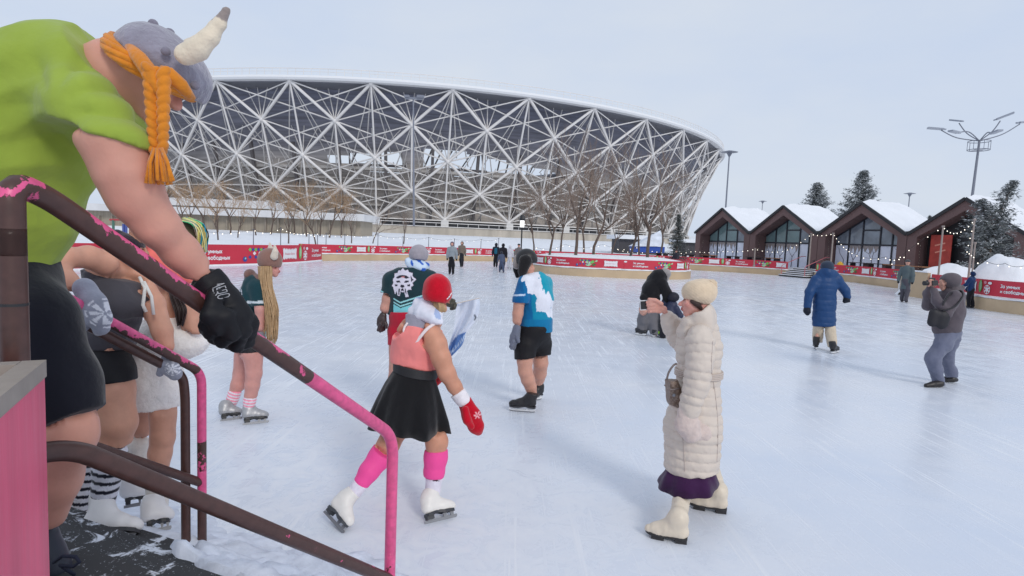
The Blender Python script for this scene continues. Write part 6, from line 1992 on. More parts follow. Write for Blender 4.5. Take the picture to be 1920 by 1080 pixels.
# ================================================= woman in pink top
P = Person(3.95, (770, 975), "woman in pink vest, black skirt and red knit hat skating away from the rail", vox=.0078)
f = P.body
gP = head(f, P.p(823, 552), .225, P.n(.86, .22, .40), P.n(.15, -.98), .01)
f.chain(P.pts([(812, 575, 17), (795, 598, 18)]), .02)
f.chain(P.pts([(776, 700, 42, .02), (778, 665, 38, .02), (788, 630, 44, .0), (792, 612, 36, .02)]), .04, .78)
f.chain(P.pts([(804, 622, 23, -.05), (817, 645, 20.5, -.08), (827, 672, 18, -.10), (838, 700, 16, -.10), (852, 724, 13.5, -.08), (868, 748, 11, -.05)]), .03)
f.chain(P.pts([(770, 615, 22, .12), (800, 650, 17, .28), (812, 690, 13, .3)]), .03)
f.chain(P.pts([(756, 740, 30, .06), (744, 800, 25, .04), (728, 834, 21, -.02), (712, 858, 20.5, -.08), (692, 884, 17.5, -.14), (668, 918, 12, -.2)]), .03)
f.chain(P.pts([(792, 740, 27, -.03), (806, 790, 21, -.06), (819, 828, 20.5, -.07), (817, 858, 20, -.07), (814, 890, 16.5, -.07), (812, 930, 12, -.07)]), .03)
P.done(srgb(206, 148, 122))
f = SDF()
f.chain(P.pts([(774, 700, 46, .02), (776, 665, 42.5, .02), (783, 632, 46, .0), (784, 612, 40, .02)]), .04, .82)
f.ell(P.p(832, 630, -.2), np.array([P.r(46), .19, P.r(52)]), np.array([P.n(.6, .8), [0, 1, 0], P.n(.8, -.6)]), .012, op='s')
f.ell(P.p(752, 606, -.06), np.array([P.r(14), .16, P.r(34)]), np.array([P.n(.85, .5), [0, 1, 0], P.n(.5, -.85)]), .012, op='s')
f.cuts = [P.cut(780, 610, .2, -.98), P.cut(778, 688, -.22, .97)]
f.post = [wr(.005, 16, .5)]
P.build(f, "vest", CLOTH, srgb(246, 142, 138))
f = SDF(); f.chain(P.pts([(783, 622, 40, .0), (786, 600, 34, .02)]), .03, .86); f.cuts = [P.cut(778, 613, -.1, 1), P.cut(786, 590, .1, -1), P.cut(803, 600, .95, .3), P.cut(764, 605, -.95, .1)]
P.build(f, "bra_top", KNIT, srgb(150, 148, 162))
bd = bpy.data.objects[P.t.children[0].name]
bvh = BVHTree.FromPolygons([tuple(v.co) for v in bd.data.vertices], [tuple(p.vertices) for p in bd.data.polygons])
def ribbon(bv, org, pts2, width, P, name, mat, off=.004, thick=None):
    m = MB(); L_ = []
    for x, y in catmull(np.array(pts2, float), 8):
        q = P.p(x, y, -.5) - org
        d = nrm(P.p(x, y, 0) - P.p(x, y, -.5))
        hit = bv.ray_cast(Vector(q), Vector(d), 2.0)
        if hit[0] is not None: L_.append(np.array(hit[0]) + np.array(hit[1]) * off + org)
    if len(L_) > 2: m.tube(L_, width, 6)
    return m.build(name, mat, P.t, smooth=True)
ribbon(bvh, root_base(P.t), [(780, 642), (788, 632), (800, 618), (812, 609), (818, 606)], P.r(3.2), P, "strap", M("strap_pink_white", srgb(240, 226, 226), .8))
ribbon(bvh, root_base(P.t), [(768, 640), (758, 620), (765, 606)], P.r(2.4), P, "strap", MATS["strap_pink_white"])
f = SDF(); f.chain(P.pts([(786, 572, 14, .06), (800, 583, 20, .0), (818, 592, 13, -.06)]), .03, 1.2); f.chain(P.pts([(790, 590, 12, -.04), (815, 598, 12, -.08), (826, 604, 7, -.09)]), .03, 1.2); f.chain(P.pts([(776, 584, 12, .02), (796, 575, 14, .02)]), .02)
f.post = [wr(.008, 17)]
P.build(f, "neck_scarf", CLOTH, lambda V: np.where((vnoise(V[:, 0] * 16, V[:, 1] * 16, V[:, 2] * 16) > .35)[:, None], np.array(srgb(168, 186, 222)), np.array(srgb(226, 228, 240))))
f = SDF(); f.ell(P.p(820, 541), np.array([P.r(27), .108, P.r(29)]), np.array([P.n(.98, .18), [0, 1, 0], P.n(.18, -.98)]), .01); f.ell(P.p(820, 553), np.array([P.r(27.5), .112, P.r(20)]), None, .03)
f.cuts = [P.cut(821, 566, -.16, 1)]; f.post = [wr(.003, 20)]
kh = P.build(f, "knit_hat", KNIT, srgb(196, 16, 40))
m = MB()
for a, b in (((838, 561), (842, 557)), ((841, 558), (845, 553)), ((844, 554), (847, 549))): m.tube([P.p(*a, -.095), P.p(*b, -.08)], P.r(1.1), 5)
m.build("print", WHITE, kh)
m = MB()
for i in range(30):
    x = rr.uniform(-9, 9); m.tube(catmull([P.p(822 + x, 566, -.07 + abs(x) * .003), P.p(824 + x * 1.1, 575, -.085 + abs(x) * .004), P.p(824 + x * 1.3, 584 + rr.uniform(-3, 3), -.08 + abs(x) * .004)], 4), P.r(1.7), 5)
m.build("hair", HB, P.t, smooth=True)
P.limb("wristband", [(858, 736, 15.5, -.065), (868, 750, 14.5, -.05)], srgb(236, 230, 234), KNIT, cuts=[P.cut(856, 735, -.55, -.83), P.cut(872, 756, .55, .83)])
f = SDF(); f.chain(P.pts([(872, 754, 14, -.045), (884, 780, 18, -.04), (893, 800, 15, -.03), (897, 809, 8, -.02)]), .02, .75); f.chain(P.pts([(872, 768, 7, -.10), (876, 788, 8, -.11), (884, 800, 6, -.1)]), .012)
def mit(V):
    x, y = P.loc(V); C = np.tile(np.array(srgb(190, 14, 38)), (len(V), 1))
    r_ = np.hypot(x - 895, y - 779); an = np.arctan2(y - 779, x - 895); C[(r_ < 7) & (np.abs(np.cos(an * 3)) > .35 + .07 * r_)] = srgb(236, 170, 178); return C
P.build(f, "mitten", KNIT, mit, .0055)
f = SDF(); f.chain(P.pts([(812, 692, 11, .28), (818, 708, 13, .26), (814, 720, 8, .26)]), .02, .8); f.chain(P.pts([(822, 700, 5, .22), (824, 710, 5, .22)]), .01); P.build(f, "mitten", KNIT, srgb(190, 14, 38))
P.limb("belt", [(760, 690, 37, .02), (800, 700, 34, .02)], srgb(24, 24, 27), CLOTH, sy=1.0) if False else None
# flared skirt
def skirt(P, rings, npl, name, mat, col, phase=0.0, nA=140, th=.004):
    """rings: (cx, cy, rx px, ry m, nx tilt, pleat amplitude, dd)"""
    V = []
    for inner in (0, 1):
        for (cx, cy, rx, ry, tilt, amp, dd) in rings:
            c = P.p(cx, cy, dd)
            ex = P.n(1, tilt); ey = np.array([0, 1.0, 0])
            for a in np.arange(nA) * 2 * PI / nA:
                k = 1 + amp * (math.cos(npl * a + phase) + .5 * math.cos((npl * 2 - 3) * a + 1) + .3 * math.sin(3 * a)) - (th / P.r(rx)) * inner
                V.append(c + ex * P.r(rx) * k * math.cos(a) + ey * ry * k * math.sin(a) + P.n(0, 1) * P.r(rx) * amp * .5 * math.sin(5 * a + phase))
    nr = len(rings); F = []
    for i in range(nr - 1):
        for j in range(nA):
            a, b = i * nA + j, i * nA + (j + 1) % nA
            F.append((a, a + nA, b + nA, b)); o = nr * nA
            F.append((o + a, o + b, o + b + nA, o + a + nA))
    o = nr * nA
    for j in range(nA):
        a, b = (nr - 1) * nA + j, (nr - 1) * nA + (j + 1) % nA; F.append((a, o + a, o + b, b))
        a, b = j, (j + 1) % nA; F.append((a, b, o + b, o + a))
    return mesh_obj(name, V, F, mat, P.t, smooth=True, col=np.tile(np.array(col), (len(V), 1)))
rg = []
for q, (cx, cy, rx, ry, tl, am) in enumerate([(779, 690, 36, .125, .24, 0), (777, 703, 42, .15, .22, .006), (773, 725, 53, .185, .18, .02), (769, 755, 65, .22, .13, .04), (766, 780, 73, .245, .1, .07), (765, 797, 77, .26, .16, .095)]):
    rg.append((cx, cy, rx, ry, tl, am, .02))
skirt(P, rg, 8, "skirt", CLOTH, srgb(22, 22, 25), .8)
m = MB(); 
bl = [P.p(779 + 40 * math.cos(a), 692 + 9 * math.cos(a) , .02) + np.array([0, 1, 0]) * .143 * math.sin(a) for a in np.linspace(0, 2 * PI, 48)]
for z_ in np.linspace(-.026, .026, 9): m.tube([p + np.array([0, 0, z_]) for p in bl], .006, 6)
m.build("belt", M("belt_black", (.022, .022, .025), .6), P.t, smooth=True)
PK, WS = srgb(250, 84, 160), srgb(228, 222, 234)
P.limb("calf_sleeve", [(722, 842, 23.5, -.04), (712, 858, 23, -.08), (692, 884, 20, -.14), (680, 902, 17, -.17)], PK, SMOOTHC, cuts=[P.cut(722, 842, .55, -.83), P.cut(688, 890, -.55, .83)])
P.limb("calf_sleeve", [(819, 832, 22.5, -.07), (817, 858, 22.5, -.07), (814, 885, 20, -.07), (813, 900, 17, -.07)], PK, SMOOTHC, cuts=[P.cut(818, 838, 0, -1), P.cut(815, 888, -.1, 1)])
def sock(cx, cy, ux, uy, dd=-.1):
    q_ = P.loc(P.p(cx, cy, dd)[None]); cx, cy = float(q_[0][0]), float(q_[1][0])
    def fn(V):
        x, y = P.loc(V); C = np.tile(np.array(WS), (len(V), 1))
        a = (x - cx) * ux + (y - cy) * uy; b = -(x - cx) * uy + (y - cy) * ux
        C[(a > -6) & (a < 7) & (np.abs(b - .035 * (a - 2) ** 2 + .6) < .9 + .14 * (a + 6) * (a < 2) - .1 * (a - 2) * (a > 2))] = srgb(30, 30, 36); return C
    return fn
P.limb("sock", [(690, 888, 18.5, -.145), (668, 918, 14, -.2), (656, 935, 13.5, -.22)], sock(678, 903, .45, .9, -.22), KNIT, cuts=[P.cut(689, 889, .55, -.83)], vox=.005)
P.limb("sock", [(815, 886, 18.5, -.07), (812, 915, 14, -.07), (811, 937, 13.5, -.07)], sock(818, 901, .93, .3, -.12), KNIT, cuts=[P.cut(815, 888, 0, -1)], vox=.005)
WHS = srgb(232, 228, 222)
skate(P, (797, 983), (856, 969), (811, 916, -.07), WHS, "figure", .052, (.03, .032, .04), laces=(.75, .75, .76))
skate(P, (606, 960, -.26), (641, 1000), (664, 922, -.21), WHS, "figure", .052, (.05, .055, .065), laces=(.75, .75, .76))

# ================================================= man with the ear flap hat
P = Person(6.52, (985, 770), "man in blue and white splashed T-shirt, black shorts and black ear flap hat", vox=.0108)
f = P.body
gU = head(f, P.p(986, 494), .235, P.n(-.72, .42, .55), P.n(-.25, -.97), .01)
f.chain(P.pts([(992, 505, 11), (1003, 525, 13)]), .02)
f.chain(P.pts([(1000, 632, 24), (1002, 600, 27), (1005, 560, 29), (1003, 535, 25)]), .04, .85)
f.chain(P.pts([(980, 535, 13, -.12), (974, 562, 11, -.16), (971, 588, 10, -.16), (967, 622, 7.2, -.16)]), .02)
f.chain(P.pts([(1024, 535, 13, .1), (1022, 570, 10, .2), (1005, 610, 8, .22)]), .02)
f.chain(P.pts([(985, 645, 16, -.06), (984, 676, 15, -.09), (985, 696, 13.5, -.09), (990, 712, 13, -.07), (995, 725, 11, -.05), (999, 745, 8.5, -.04)]), .02)
f.chain(P.pts([(1012, 645, 14, .1), (1014, 680, 14, .16), (1012, 700, 13, .26), (1009, 720, 10, .38)]), .02)
P.done(srgb(204, 152, 132))
def splash(V):
    x, y = P.loc(V)
    nx_ = vnoise(V[:, 0] * 14, V[:, 1] * 14, V[:, 2] * 9) * 7 + vnoise(V[:, 0] * 45, V[:, 1] * 45, V[:, 2] * 12) * 5
    ny_ = vnoise(V[:, 0] * 18 + 9, V[:, 1] * 14, V[:, 2] * 14) * 5
    C = np.tile(np.array(srgb(8, 104, 158)), (len(V), 1))
    C[(x + nx_ * .6 > 996) & (y > 530)] = srgb(16, 136, 170)
    C[(y > 598)] = srgb(10, 116, 164)
    tq = inpoly(x + nx_ * .7, y + ny_, [(1004, 500), (1026, 504), (1040, 530), (1040, 572), (1028, 566), (1018, 540), (1010, 520)]); C[tq] = srgb(14, 152, 176)
    wh = inpoly(x + nx_, y + ny_, [(974, 522), (990, 502), (1006, 504), (1012, 522), (1022, 548), (1040, 565), (1040, 600), (1028, 596), (1020, 580), (1009, 584), (1006, 560), (998, 552), (986, 548), (980, 530)]); C[wh] = srgb(226, 228, 238)
    sl = (x < 981) & (y > 530); C[sl] = srgb(8, 92, 148)
    C[(x < 984) & (np.abs(y - (553 - .05 * (x - 972))) < 1.6)] = srgb(190, 205, 225)
    return C
f = SDF()
f.chain(P.pts([(1002, 636, 34), (1003, 600, 31.5), (1005, 560, 32), (1003, 535, 28)]), .04, .9)
f.chain(P.pts([(986, 530, 16, -.09), (977, 562, 15, -.16), (975, 580, 14, -.16)]), .03, 1, None, P.cut(974, 567, -.1, 1))
f.chain(P.pts([(1020, 532, 16, .08), (1023, 570, 13.5, .2)]), .03, 1, None, P.cut(1022, 566, 0, 1))
f.cuts = [P.cut(1000, 625, .1, 1), P.cut(999, 511, -.2, -1)]
f.post = [wr(.007, 11, .6)]
P.build(f, "t_shirt", CLOTH, splash, .0065)
f = SDF()
f.chain(P.pts([(1000, 615, 31), (986, 645, 22, -.06), (984, 680, 19.5, -.09)]), .03, 1, None, P.cut(984, 670, .1, 1)); f.chain(P.pts([(1002, 615, 31), (1013, 645, 21, .12), (1014, 680, 18.5, .14)]), .03, 1, None, P.cut(1014, 669, .1, 1))
f.ell(P.p(1000, 648, .03), P.r(14), None, .02); f.cuts = [P.cut(1000, 610, 0, -1)]; f.post = [wr(.005, 11, .5)]
P.build(f, "shorts", SMOOTHC, srgb(24, 22, 25))
f = SDF(); f.ell(P.p(987, 487), np.array([P.r(21), .125, P.r(21)]), np.array([P.n(.9, .3), [0, 1, 0], P.n(.3, -.9)]), .01); f.cuts = [P.cut(988, 494, .05, 1)]
f2 = f
fh = P.build(f, "ear_flap_hat", LEATH, srgb(26, 24, 26))
f = SDF(); f.chain(P.pts([(985, 490, 13, -.11), (980, 508, 9, -.115), (977, 521, 4, -.11)]), .02, .6); f.chain(P.pts([(974, 490, 10, .1), (970, 505, 8, .1), (970, 518, 4, .1)]), .02, .6); P.build(f, "ear_flap", FURM, srgb(30, 28, 30), parent=fh)
f = SDF(); f.chain(P.pts([(970, 484, 7, .02), (969, 497, 8, .02)]), .02, 1.6); P.build(f, "fur_trim", FURM, srgb(150, 140, 136), parent=fh)
f = SDF(); glove_hand(f, P, (968, 622), (963, 640), [[(959, 646, -.2), (957, 650, -.18)], [(961, 648, -.18), (959, 653, -.16)], [(964, 649, -.15), (963, 654, -.14)], [(967, 647, -.13), (967, 652, -.12)]], 7.6, 3.3, [(970, 632, 4, -.2), (972, 640, 3.4, -.2)], -.16)
f.chain(P.pts([(969, 615, 7.6, -.16), (967, 625, 8, -.16)]), .01)
P.build(f, "glove", KNIT, srgb(112, 116, 132), .0065)
BKS = srgb(38, 36, 38)
skate(P, (1006, 774), (953, 770), (1002, 738), BKS, "hockey", .055, (.03, .03, .03), laces=(.25, .25, .25))
skate(P, (1017, 748), (1001, 752), (1008, 714), BKS, "hockey", .055, (.03, .03, .03), laces=False)

# ================================================= woman in the beige coat
P = Person(3.98, (1275, 985), "woman in long beige quilted coat and cream knit hat holding out a phone", vox=.0078)
f = P.body
gC = head(f, P.p(1303, 563, .0), .225, P.n(-.96, .04, .12), P.n(-.05, -1), .009)
f.chain(P.pts([(1312, 575, 15), (1316, 610, 16)]), .02)
f.chain(P.pts([(1312, 760, 34), (1312, 690, 30), (1312, 640, 30)]), .03)
f.chain(P.pts([(1300, 780, 26, -.0), (1288, 880, 13, .0), (1279, 940, 12, -.1)]), .02)
f.chain(P.pts([(1322, 780, 26, .1), (1330, 860, 12, .13), (1341, 905, 11, .2)]), .02)
f.chain(P.pts([(1262, 592, 9, .18), (1246, 581, 7, .16), (1238, 577, 7, .15)]), .01)
for i, (y0, y1, dd) in enumerate([(568, 566, .12), (573, 572, .12), (578, 578, .125), (583, 584, .13)]):
    f.chain(P.pts([(1238, y0 + 1, 4.2, .15), (1227, y1 - 1, 3.8, dd), (1219, y1, 3.4, dd - .005), (1213 + i, y1 + 1, 3.0, dd)]), .003)
f.chain(P.pts([(1240, 570, 4.5, .13), (1229, 563, 4.0, .11), (1217, 561, 3.3, .115)]), .004)
P.done(facecol(P, gC, .225, srgb(214, 158, 144)))
BEI = srgb(212, 199, 187)
rib = lambda x, y, z, s_: -.013 * (np.abs(np.sin(PI * (z + .010 * np.sin(x * 9)) / .064)) + .01) ** .42 + .011
ribs = lambda x, y, z, s_: -.015 * (np.abs(np.sin(PI * s_ / .056)) + .01) ** .42 + .008
f = SDF()
f.chain(P.pts([(1297, 868, 55, .02), (1299, 800, 55, .02), (1304, 750, 47, .02), (1310, 700, 39, .02), (1310, 655, 43, .02), (1314, 625, 36, .02)]), .05, .95, None, None, rib)
f.cuts = [P.cut(1296, 884, .07, 1)]
sl_r = SDF()
P_coat = f
f.chain(P.pts([(1312, 632, 27, -.14), (1312, 680, 26, -.19), (1305, 722, 24, -.2), (1292, 770, 20, -.2)]), .012, 1, None, P.cut(1290, 776, -.3, .95), ribs)
f.chain(P.pts([(1300, 628, 26, .14), (1276, 632, 24, .2), (1262, 612, 19, .2), (1252, 596, 14.5, .18)]), .02, 1, None, P.cut(1252, 594, -.75, -.65), ribs)
f.ell(P.p(1282, 915, .0), np.array([P.r(30), .17, P.r(50)]), None, .01, op='s') if False else None
f.post = [wr(.005, 20)]
coat = P.build(f, "coat", PUFF, BEI, .0068)
f = SDF()
for y, r_, t_ in ((612, 27, .0), (598, 26, .02), (586, 24, .05)):
    f.chain(P.pts([(1316 - 2, y, r_ * .98, -.02), (1318, y + 1, r_, .04)]), .018, 1.1)
f.chain(P.pts([(1288, 604, 11, -.02), (1284, 622, 14, 0), (1290, 640, 10, -.01)]), .02, 1.5)
f.ell(P.p(1303, 566, .0), np.array([P.r(24), .105, P.r(30)]), None, .008, op='s'); f.post = [wr(.005, 18)]
P.build(f, "collar", PUFF, BEI)
m = MB()
bl = [P.p(1310 + 42.5 * math.cos(a), 699 + 2 * math.cos(a), .02) + np.array([0, 1, 0]) * .152 * math.sin(a) for a in np.linspace(0, 2 * PI, 48)]
for z_ in (-.018, -.006, .006, .018): m.tube([p + np.array([0, 0, z_]) for p in bl], .007, 6)
m.build("belt", M("belt_beige", srgb(196, 182, 172), .6), coat, smooth=True)
m = MB()                                                    # seams down the side and front
for L_ in ([(1336, 640), (1334, 690), (1341, 740), (1346, 800), (1344, 866)], [(1276, 780), (1281, 830), (1284, 884)]):
    bv = BVHTree.FromPolygons([tuple(v.co) for v in coat.data.vertices], [tuple(p.vertices) for p in coat.data.polygons])
    pts = []
    for x, y in catmull(np.array(L_, float), 10):
        o_ = P.p(x, y, -.6) - root_base(P.t); d = nrm(P.p(x, y) - P.p(x, y, -.6)); h_ = bv.ray_cast(Vector(o_), Vector(d), 2)
        if h_[0] is not None: pts.append(np.array(h_[0]) + root_base(P.t))
    if len(pts) > 3: m.tube(pts, .0035, 5)
m.build("seam", M("seam_beige", srgb(184, 170, 162), .7), coat)
f = SDF(); f.chain(P.pts([(1290, 772, 20, -.2), (1288, 795, 23, -.2), (1296, 812, 20, -.19)]), .02, .8); f.chain(P.pts([(1298, 790, 14, -.14), (1316, 812, 18, -.14), (1326, 826, 12, -.12)]), .02, .8)
f.post = [lambda x, y, z: .004 * vnoise(x * 60, y * 60, z * 60)]
mt_ = P.build(f, "mitten", KNIT, srgb(212, 194, 186))
f = SDF(); f.ell(P.p(1309, 549), np.array([P.r(31.5), .112, P.r(25)]), np.array([P.n(.97, .22), [0, 1, 0], P.n(.22, -.97)]), .01); f.ell(P.p(1322, 545), P.r(22), None, .04)
f.cuts = [P.cut(1300, 565, -.30, .95)]
f.post = [lambda x, y, z: -.0022 * np.abs(np.sin((x * .75 + z) * 165))]
kh = P.build(f, "knit_hat", KNIT, srgb(222, 200, 172), .0048)
f = SDF(); f.ell(P.p(1336, 535, -.02), P.r(9.5), None, .01); f.ell(P.p(1328, 527, .0), np.array([P.r(13), .05, P.r(4)]), None, .02); f.post = [lambda x, y, z: .005 * vnoise(x * 70, y * 70, z * 70)]
P.build(f, "pompom", FURM, srgb(214, 192, 164), .005, kh)
f = SDF(); f.chain(P.pts([(1298, 565, 4.5, -.062), (1308, 571, 5.5, -.066), (1314, 578, 4, -.06)]), .01); P.build(f, "hair", HAIRM, srgb(58, 42, 38), .004)
skirt(P, [(1296, 830, 34, .09, .02, .01, .02), (1295, 860, 38, .11, .02, .02, .02), (1293, 886, 49, .165, -.06, .025, -.0), (1289, 906, 59, .25, -.12, .04, -.0)], 7, "skirt", CLOTH, srgb(60, 26, 68), 2.0)
BOOT = srgb(222, 208, 188)
def boot(shaft, toe, heelp):
    h, t = G(*heelp), G(*toe)
    F_ = nrm(t - h); S_ = np.cross(F_, Z3); L_ = np.linalg.norm(t - h)
    f = SDF()
    sp_ = P.pts(shaft)
    an = h + F_ * (.24 * L_) + Z3 * .15
    f.chain(sp_ + [(an, .056)], .02)
    f.chain([(an, .056), (h + F_ * (.16 * L_) + Z3 * .068, .048), (h + F_ * (.5 * L_) + Z3 * .062, .045), (h + F_ * (.72 * L_) + Z3 * .054, .045), (h + F_ * (.92 * L_) + Z3 * .046, .032)], .03)
    f.chain([(an, .055), (h + F_ * (.48 * L_) + Z3 * .085, .044)], .04)
    f.post = [wr(.0035, 22, .5)]
    f.cuts = [(np.array([0, 0, .036]), np.array([0, 0, -1.0]))]
    b = P.build(f, "boot", LEATH, BOOT, .006)
    m = MB()
    out = [(-.02, .02), (.0, .034), (.12, .047), (.25, .044), (.48, .040), (.7, .049), (.88, .040), (.98, .02), (1.02, .0)]
    m.prism([h + F_ * (x * L_) + S_ * y + Z3 * .024 for x, y in out] + [h + F_ * (x * L_) - S_ * y + Z3 * .024 for x, y in out[::-1][1:]], Z3 * .016)
    m.prism([h + F_ * (x * L_) + S_ * y for x, y in ((-.01, .034), (.27, .043), (.27, -.043), (-.01, -.034))], Z3 * .026)
    m.prism([h + F_ * (x * L_) + S_ * y for x, y in ((.55, .042), (.86, .038), (.86, -.038), (.55, -.042))], Z3 * .026)
    m.build("sole", M("boot_sole", (.03, .028, .03), .6), b)
boot([(1288, 885, 18, .0), (1280, 925, 17, -.08)], (1211, 1003), (1287, 1017))
boot([(1328, 850, 16, .12), (1340, 900, 15.5, .2)], (1290, 949), (1361, 961))
ph = thing("phone", "dark phone held out in the hand of the woman in beige", "phone", P.p(1211, 572, .14))
m = MB(); m.box(P.p(1211, 572, .14), (P.r(24), .012, P.r(20)), (P.n(1, -.06), [0, 1, 0], P.n(.06, 1))); m.build("case", M("phone_case", (.72, .72, .74), .4), ph)
m = MB(); m.box(P.p(1211, 572, .1325), (P.r(21), .003, P.r(16.5)), (P.n(1, -.06), [0, 1, 0], P.n(.06, 1))); m.build("screen", M("phone_screen", (.012, .012, .016), .12), ph)
hg = thing("handbag", "small brown patterned handbag hanging at the beige coat's front", "handbag", P.p(1262, 735, -.06))
BAG = bpy.data.materials.new("bag_leather"); BAG.use_nodes = True
nt = BAG.node_tree; N, L = nt.nodes, nt.links; bs = N["Principled BSDF"]; bs.inputs["Roughness"].default_value = .45
tc = N.new("ShaderNodeTexCoord"); ck = N.new("ShaderNodeTexChecker"); ck.inputs["Scale"].default_value = 55
ck.inputs["Color1"].default_value = (*srgb(112, 92, 80), 1); ck.inputs["Color2"].default_value = (*srgb(138, 118, 104), 1)
L.new(tc.outputs["Object"], ck.inputs["Vector"]); L.new(ck.outputs["Color"], bs.inputs["Base Color"])
def solid(parent, f, name, mat, vox):
    V, Q = f.mesh(vox); return mesh_obj(name, V, Q, mat, parent, smooth=True)
f = SDF(); f.chain(P.pts([(1258, 715, 13, -.09), (1268, 740, 14, -.07)]), .01, 1.4); f.chain(P.pts([(1250, 716, 9, -.05), (1258, 748, 10, -.04), (1270, 756, 9, -.05)]), .02, 1.6)
f.cuts = [P.cut(1262, 708, -.1, -1), P.cut(1248, 735, -1, .1)]
solid(hg, f, "bag_body", BAG, .005)
m = MB(); m.tube(catmull([P.p(1250, 712, -.09), P.p(1254, 698, -.11), P.p(1262, 686, -.12), P.p(1268, 682, -.1)], 6), .007, 6); m.tube(catmull([P.p(1246, 722, -.1), P.p(1257, 730, -.15), P.p(1273, 728, -.14)], 6), .005, 6); m.build("strap", M("bag_strap", srgb(128, 116, 112), .5), hg, smooth=True)
m = MB(); m.ball(P.p(1264, 741, -.15), .012, 8, 6); m.build("clasp", STEEL, hg)

# ================================================= adult in black with child
P = Person(12.3, (1215, 631), "adult in black jacket and grey trousers bending over to steady a small child", vox=.017)
f = P.body
f.chain(P.pts([(1216, 585, 16), (1222, 545, 17), (1238, 522, 13)]), .04)
gA = head(f, P.p(1249, 517), .23, P.n(.8, .55, .1), P.n(.5, -.8), .015)
f.chain(P.pts([(1210, 580, 13, -.08), (1205, 605, 10.5, .05), (1200, 624, 8, .14)]), .03); f.chain(P.pts([(1224, 580, 13, .1), (1226, 605, 10, -.02), (1229, 624, 8, -.12)]), .03)
f.chain(P.pts([(1240, 532, 9, -.1), (1250, 552, 7, -.12), (1250, 562, 6, -.1)]), .02)
P.done()
f = SDF(); f.chain(P.pts([(1213, 556, 13), (1222, 543, 18.5), (1236, 520, 16), (1243, 515, 10)]), .05); f.chain(P.pts([(1240, 530, 12, -.12), (1250, 550, 9.5, -.14), (1250, 562, 8, -.1)]), .03); f.chain(P.pts([(1224, 525, 12, .1), (1215, 555, 10, .1), (1208, 572, 8, -.02)]), .03); f.chain(P.pts([(1207, 558, 8, -.1), (1213, 564, 9, -.05), (1230, 560, 9, -.05)]), .03); f.post = [wr(.012, 9)]
P.build(f, "jacket", CLOTH, srgb(22, 21, 25))
f = SDF(); f.chain(P.pts([(1216, 572, 17), (1209, 600, 13.5, .04), (1201, 628, 10, .14)]), .04, 1, None, P.cut(1201, 626, -.2, 1)); f.chain(P.pts([(1220, 572, 16, .05), (1226, 600, 13, 0), (1229, 628, 10, -.12)]), .04, 1, None, P.cut(1228, 626, 0, 1)); f.post = [wr(.012, 10)]
P.build(f, "trousers", CLOTH, srgb(112, 110, 114))
f = SDF(); f.ell(P.p(1248, 512), np.array([P.r(11), .13, P.r(9)]), np.array([P.n(.8, .5), [0, 1, 0], P.n(.5, -.8)]), .02); f.ell(P.p(1246, 520), P.r(9), None, .02); P.build(f, "fur_hat", FURM, srgb(150, 144, 142))
skate(P, (1190, 627.5), (1211, 630), (1199, 616), srgb(40, 40, 46), "hockey", .055, laces=False, vox=.012)
skate(P, (1222, 632), (1240, 632), (1229, 618), srgb(40, 40, 46), "hockey", .055, laces=False, vox=.012)
P = Person(12.1, (1243, 632), "small child in navy suit on lime green skates held by the adult in black", vox=.014)
f = P.body; gch = head(f, P.p(1263, 562), .19, P.n(.6, .4, .5), P.n(.3, -.9), .01); f.chain(P.pts([(1250, 600, 9), (1256, 578, 9)]), .03); f.chain(P.pts([(1246, 600, 7, -.04), (1242, 626, 5, -.04)]), .02); f.chain(P.pts([(1258, 600, 7, .06), (1256, 626, 5, .06)]), .02); P.done()
f = SDF(); f.chain(P.pts([(1252, 600, 11), (1256, 585, 13), (1260, 573, 11)]), .03); f.chain(P.pts([(1268, 578, 6, -.1), (1276, 592, 5.5, -.1), (1270, 600, 5, -.1)]), .02); f.chain(P.pts([(1250, 575, 6, .1), (1246, 565, 5.5, .1)]), .02); P.build(f, "jacket", PUFF, srgb(46, 50, 74))
f = SDF(); f.chain(P.pts([(1249, 598, 9.5, -.03), (1243, 628, 7.5, -.04)]), .02); f.chain(P.pts([(1257, 598, 9.5, .05), (1256, 627, 7.5, .06)]), .02); P.build(f, "trousers", CLOTH, srgb(32, 32, 40))
f = SDF(); f.ell(P.p(1262, 557), np.array([P.r(12), .13, P.r(10)]), None, .02); f.cuts = [P.cut(1262, 566, -.1, 1)]; P.build(f, "helmet", SMOOTHC, srgb(34, 34, 46))
skate(P, (1234, 633), (1250, 634), (1243, 623), srgb(150, 210, 40), "hockey", .045, laces=False, vox=.01)
skate(P, (1250, 630), (1264, 631), (1256, 621), srgb(150, 210, 40), "hockey", .045, laces=False, vox=.01)

# ================================================= man in the long blue coat
P = Person(11.45, (1545, 655), "person in long blue coat and cream trousers skating away with arms out", vox=.016)
f = P.body
gL = head(f, P.p(1551, 502), .235, P.n(.1, 0, 1), P.n(0, -1), .015)
f.chain(P.pts([(1550, 515, 8), (1550, 600, 18)]), .03); f.chain(P.pts([(1535, 600, 9, 0), (1531, 645, 7, 0)]), .02); f.chain(P.pts([(1555, 600, 9, 0), (1562, 648, 7, -.3)]), .02); P.done()
BL = srgb(24, 64, 112)
ribc = lambda x, y, z, s_: -.012 * np.sqrt(np.abs(np.sin(PI * z / .11)) + .02) + .006
f = SDF(); f.chain(P.pts([(1545, 606, 24.5), (1546, 570, 22.5), (1548, 535, 23), (1550, 522, 19)]), .05, .72, None, P.cut(1545, 612, 0, 1), ribc)
f.chain(P.pts([(1530, 526, 12, 0), (1518, 548, 9, -.05), (1514, 575, 7.5, -.08)]), .05); f.chain(P.pts([(1568, 524, 12, 0), (1585, 546, 9, .0), (1588, 556, 8, -.02)]), .05)
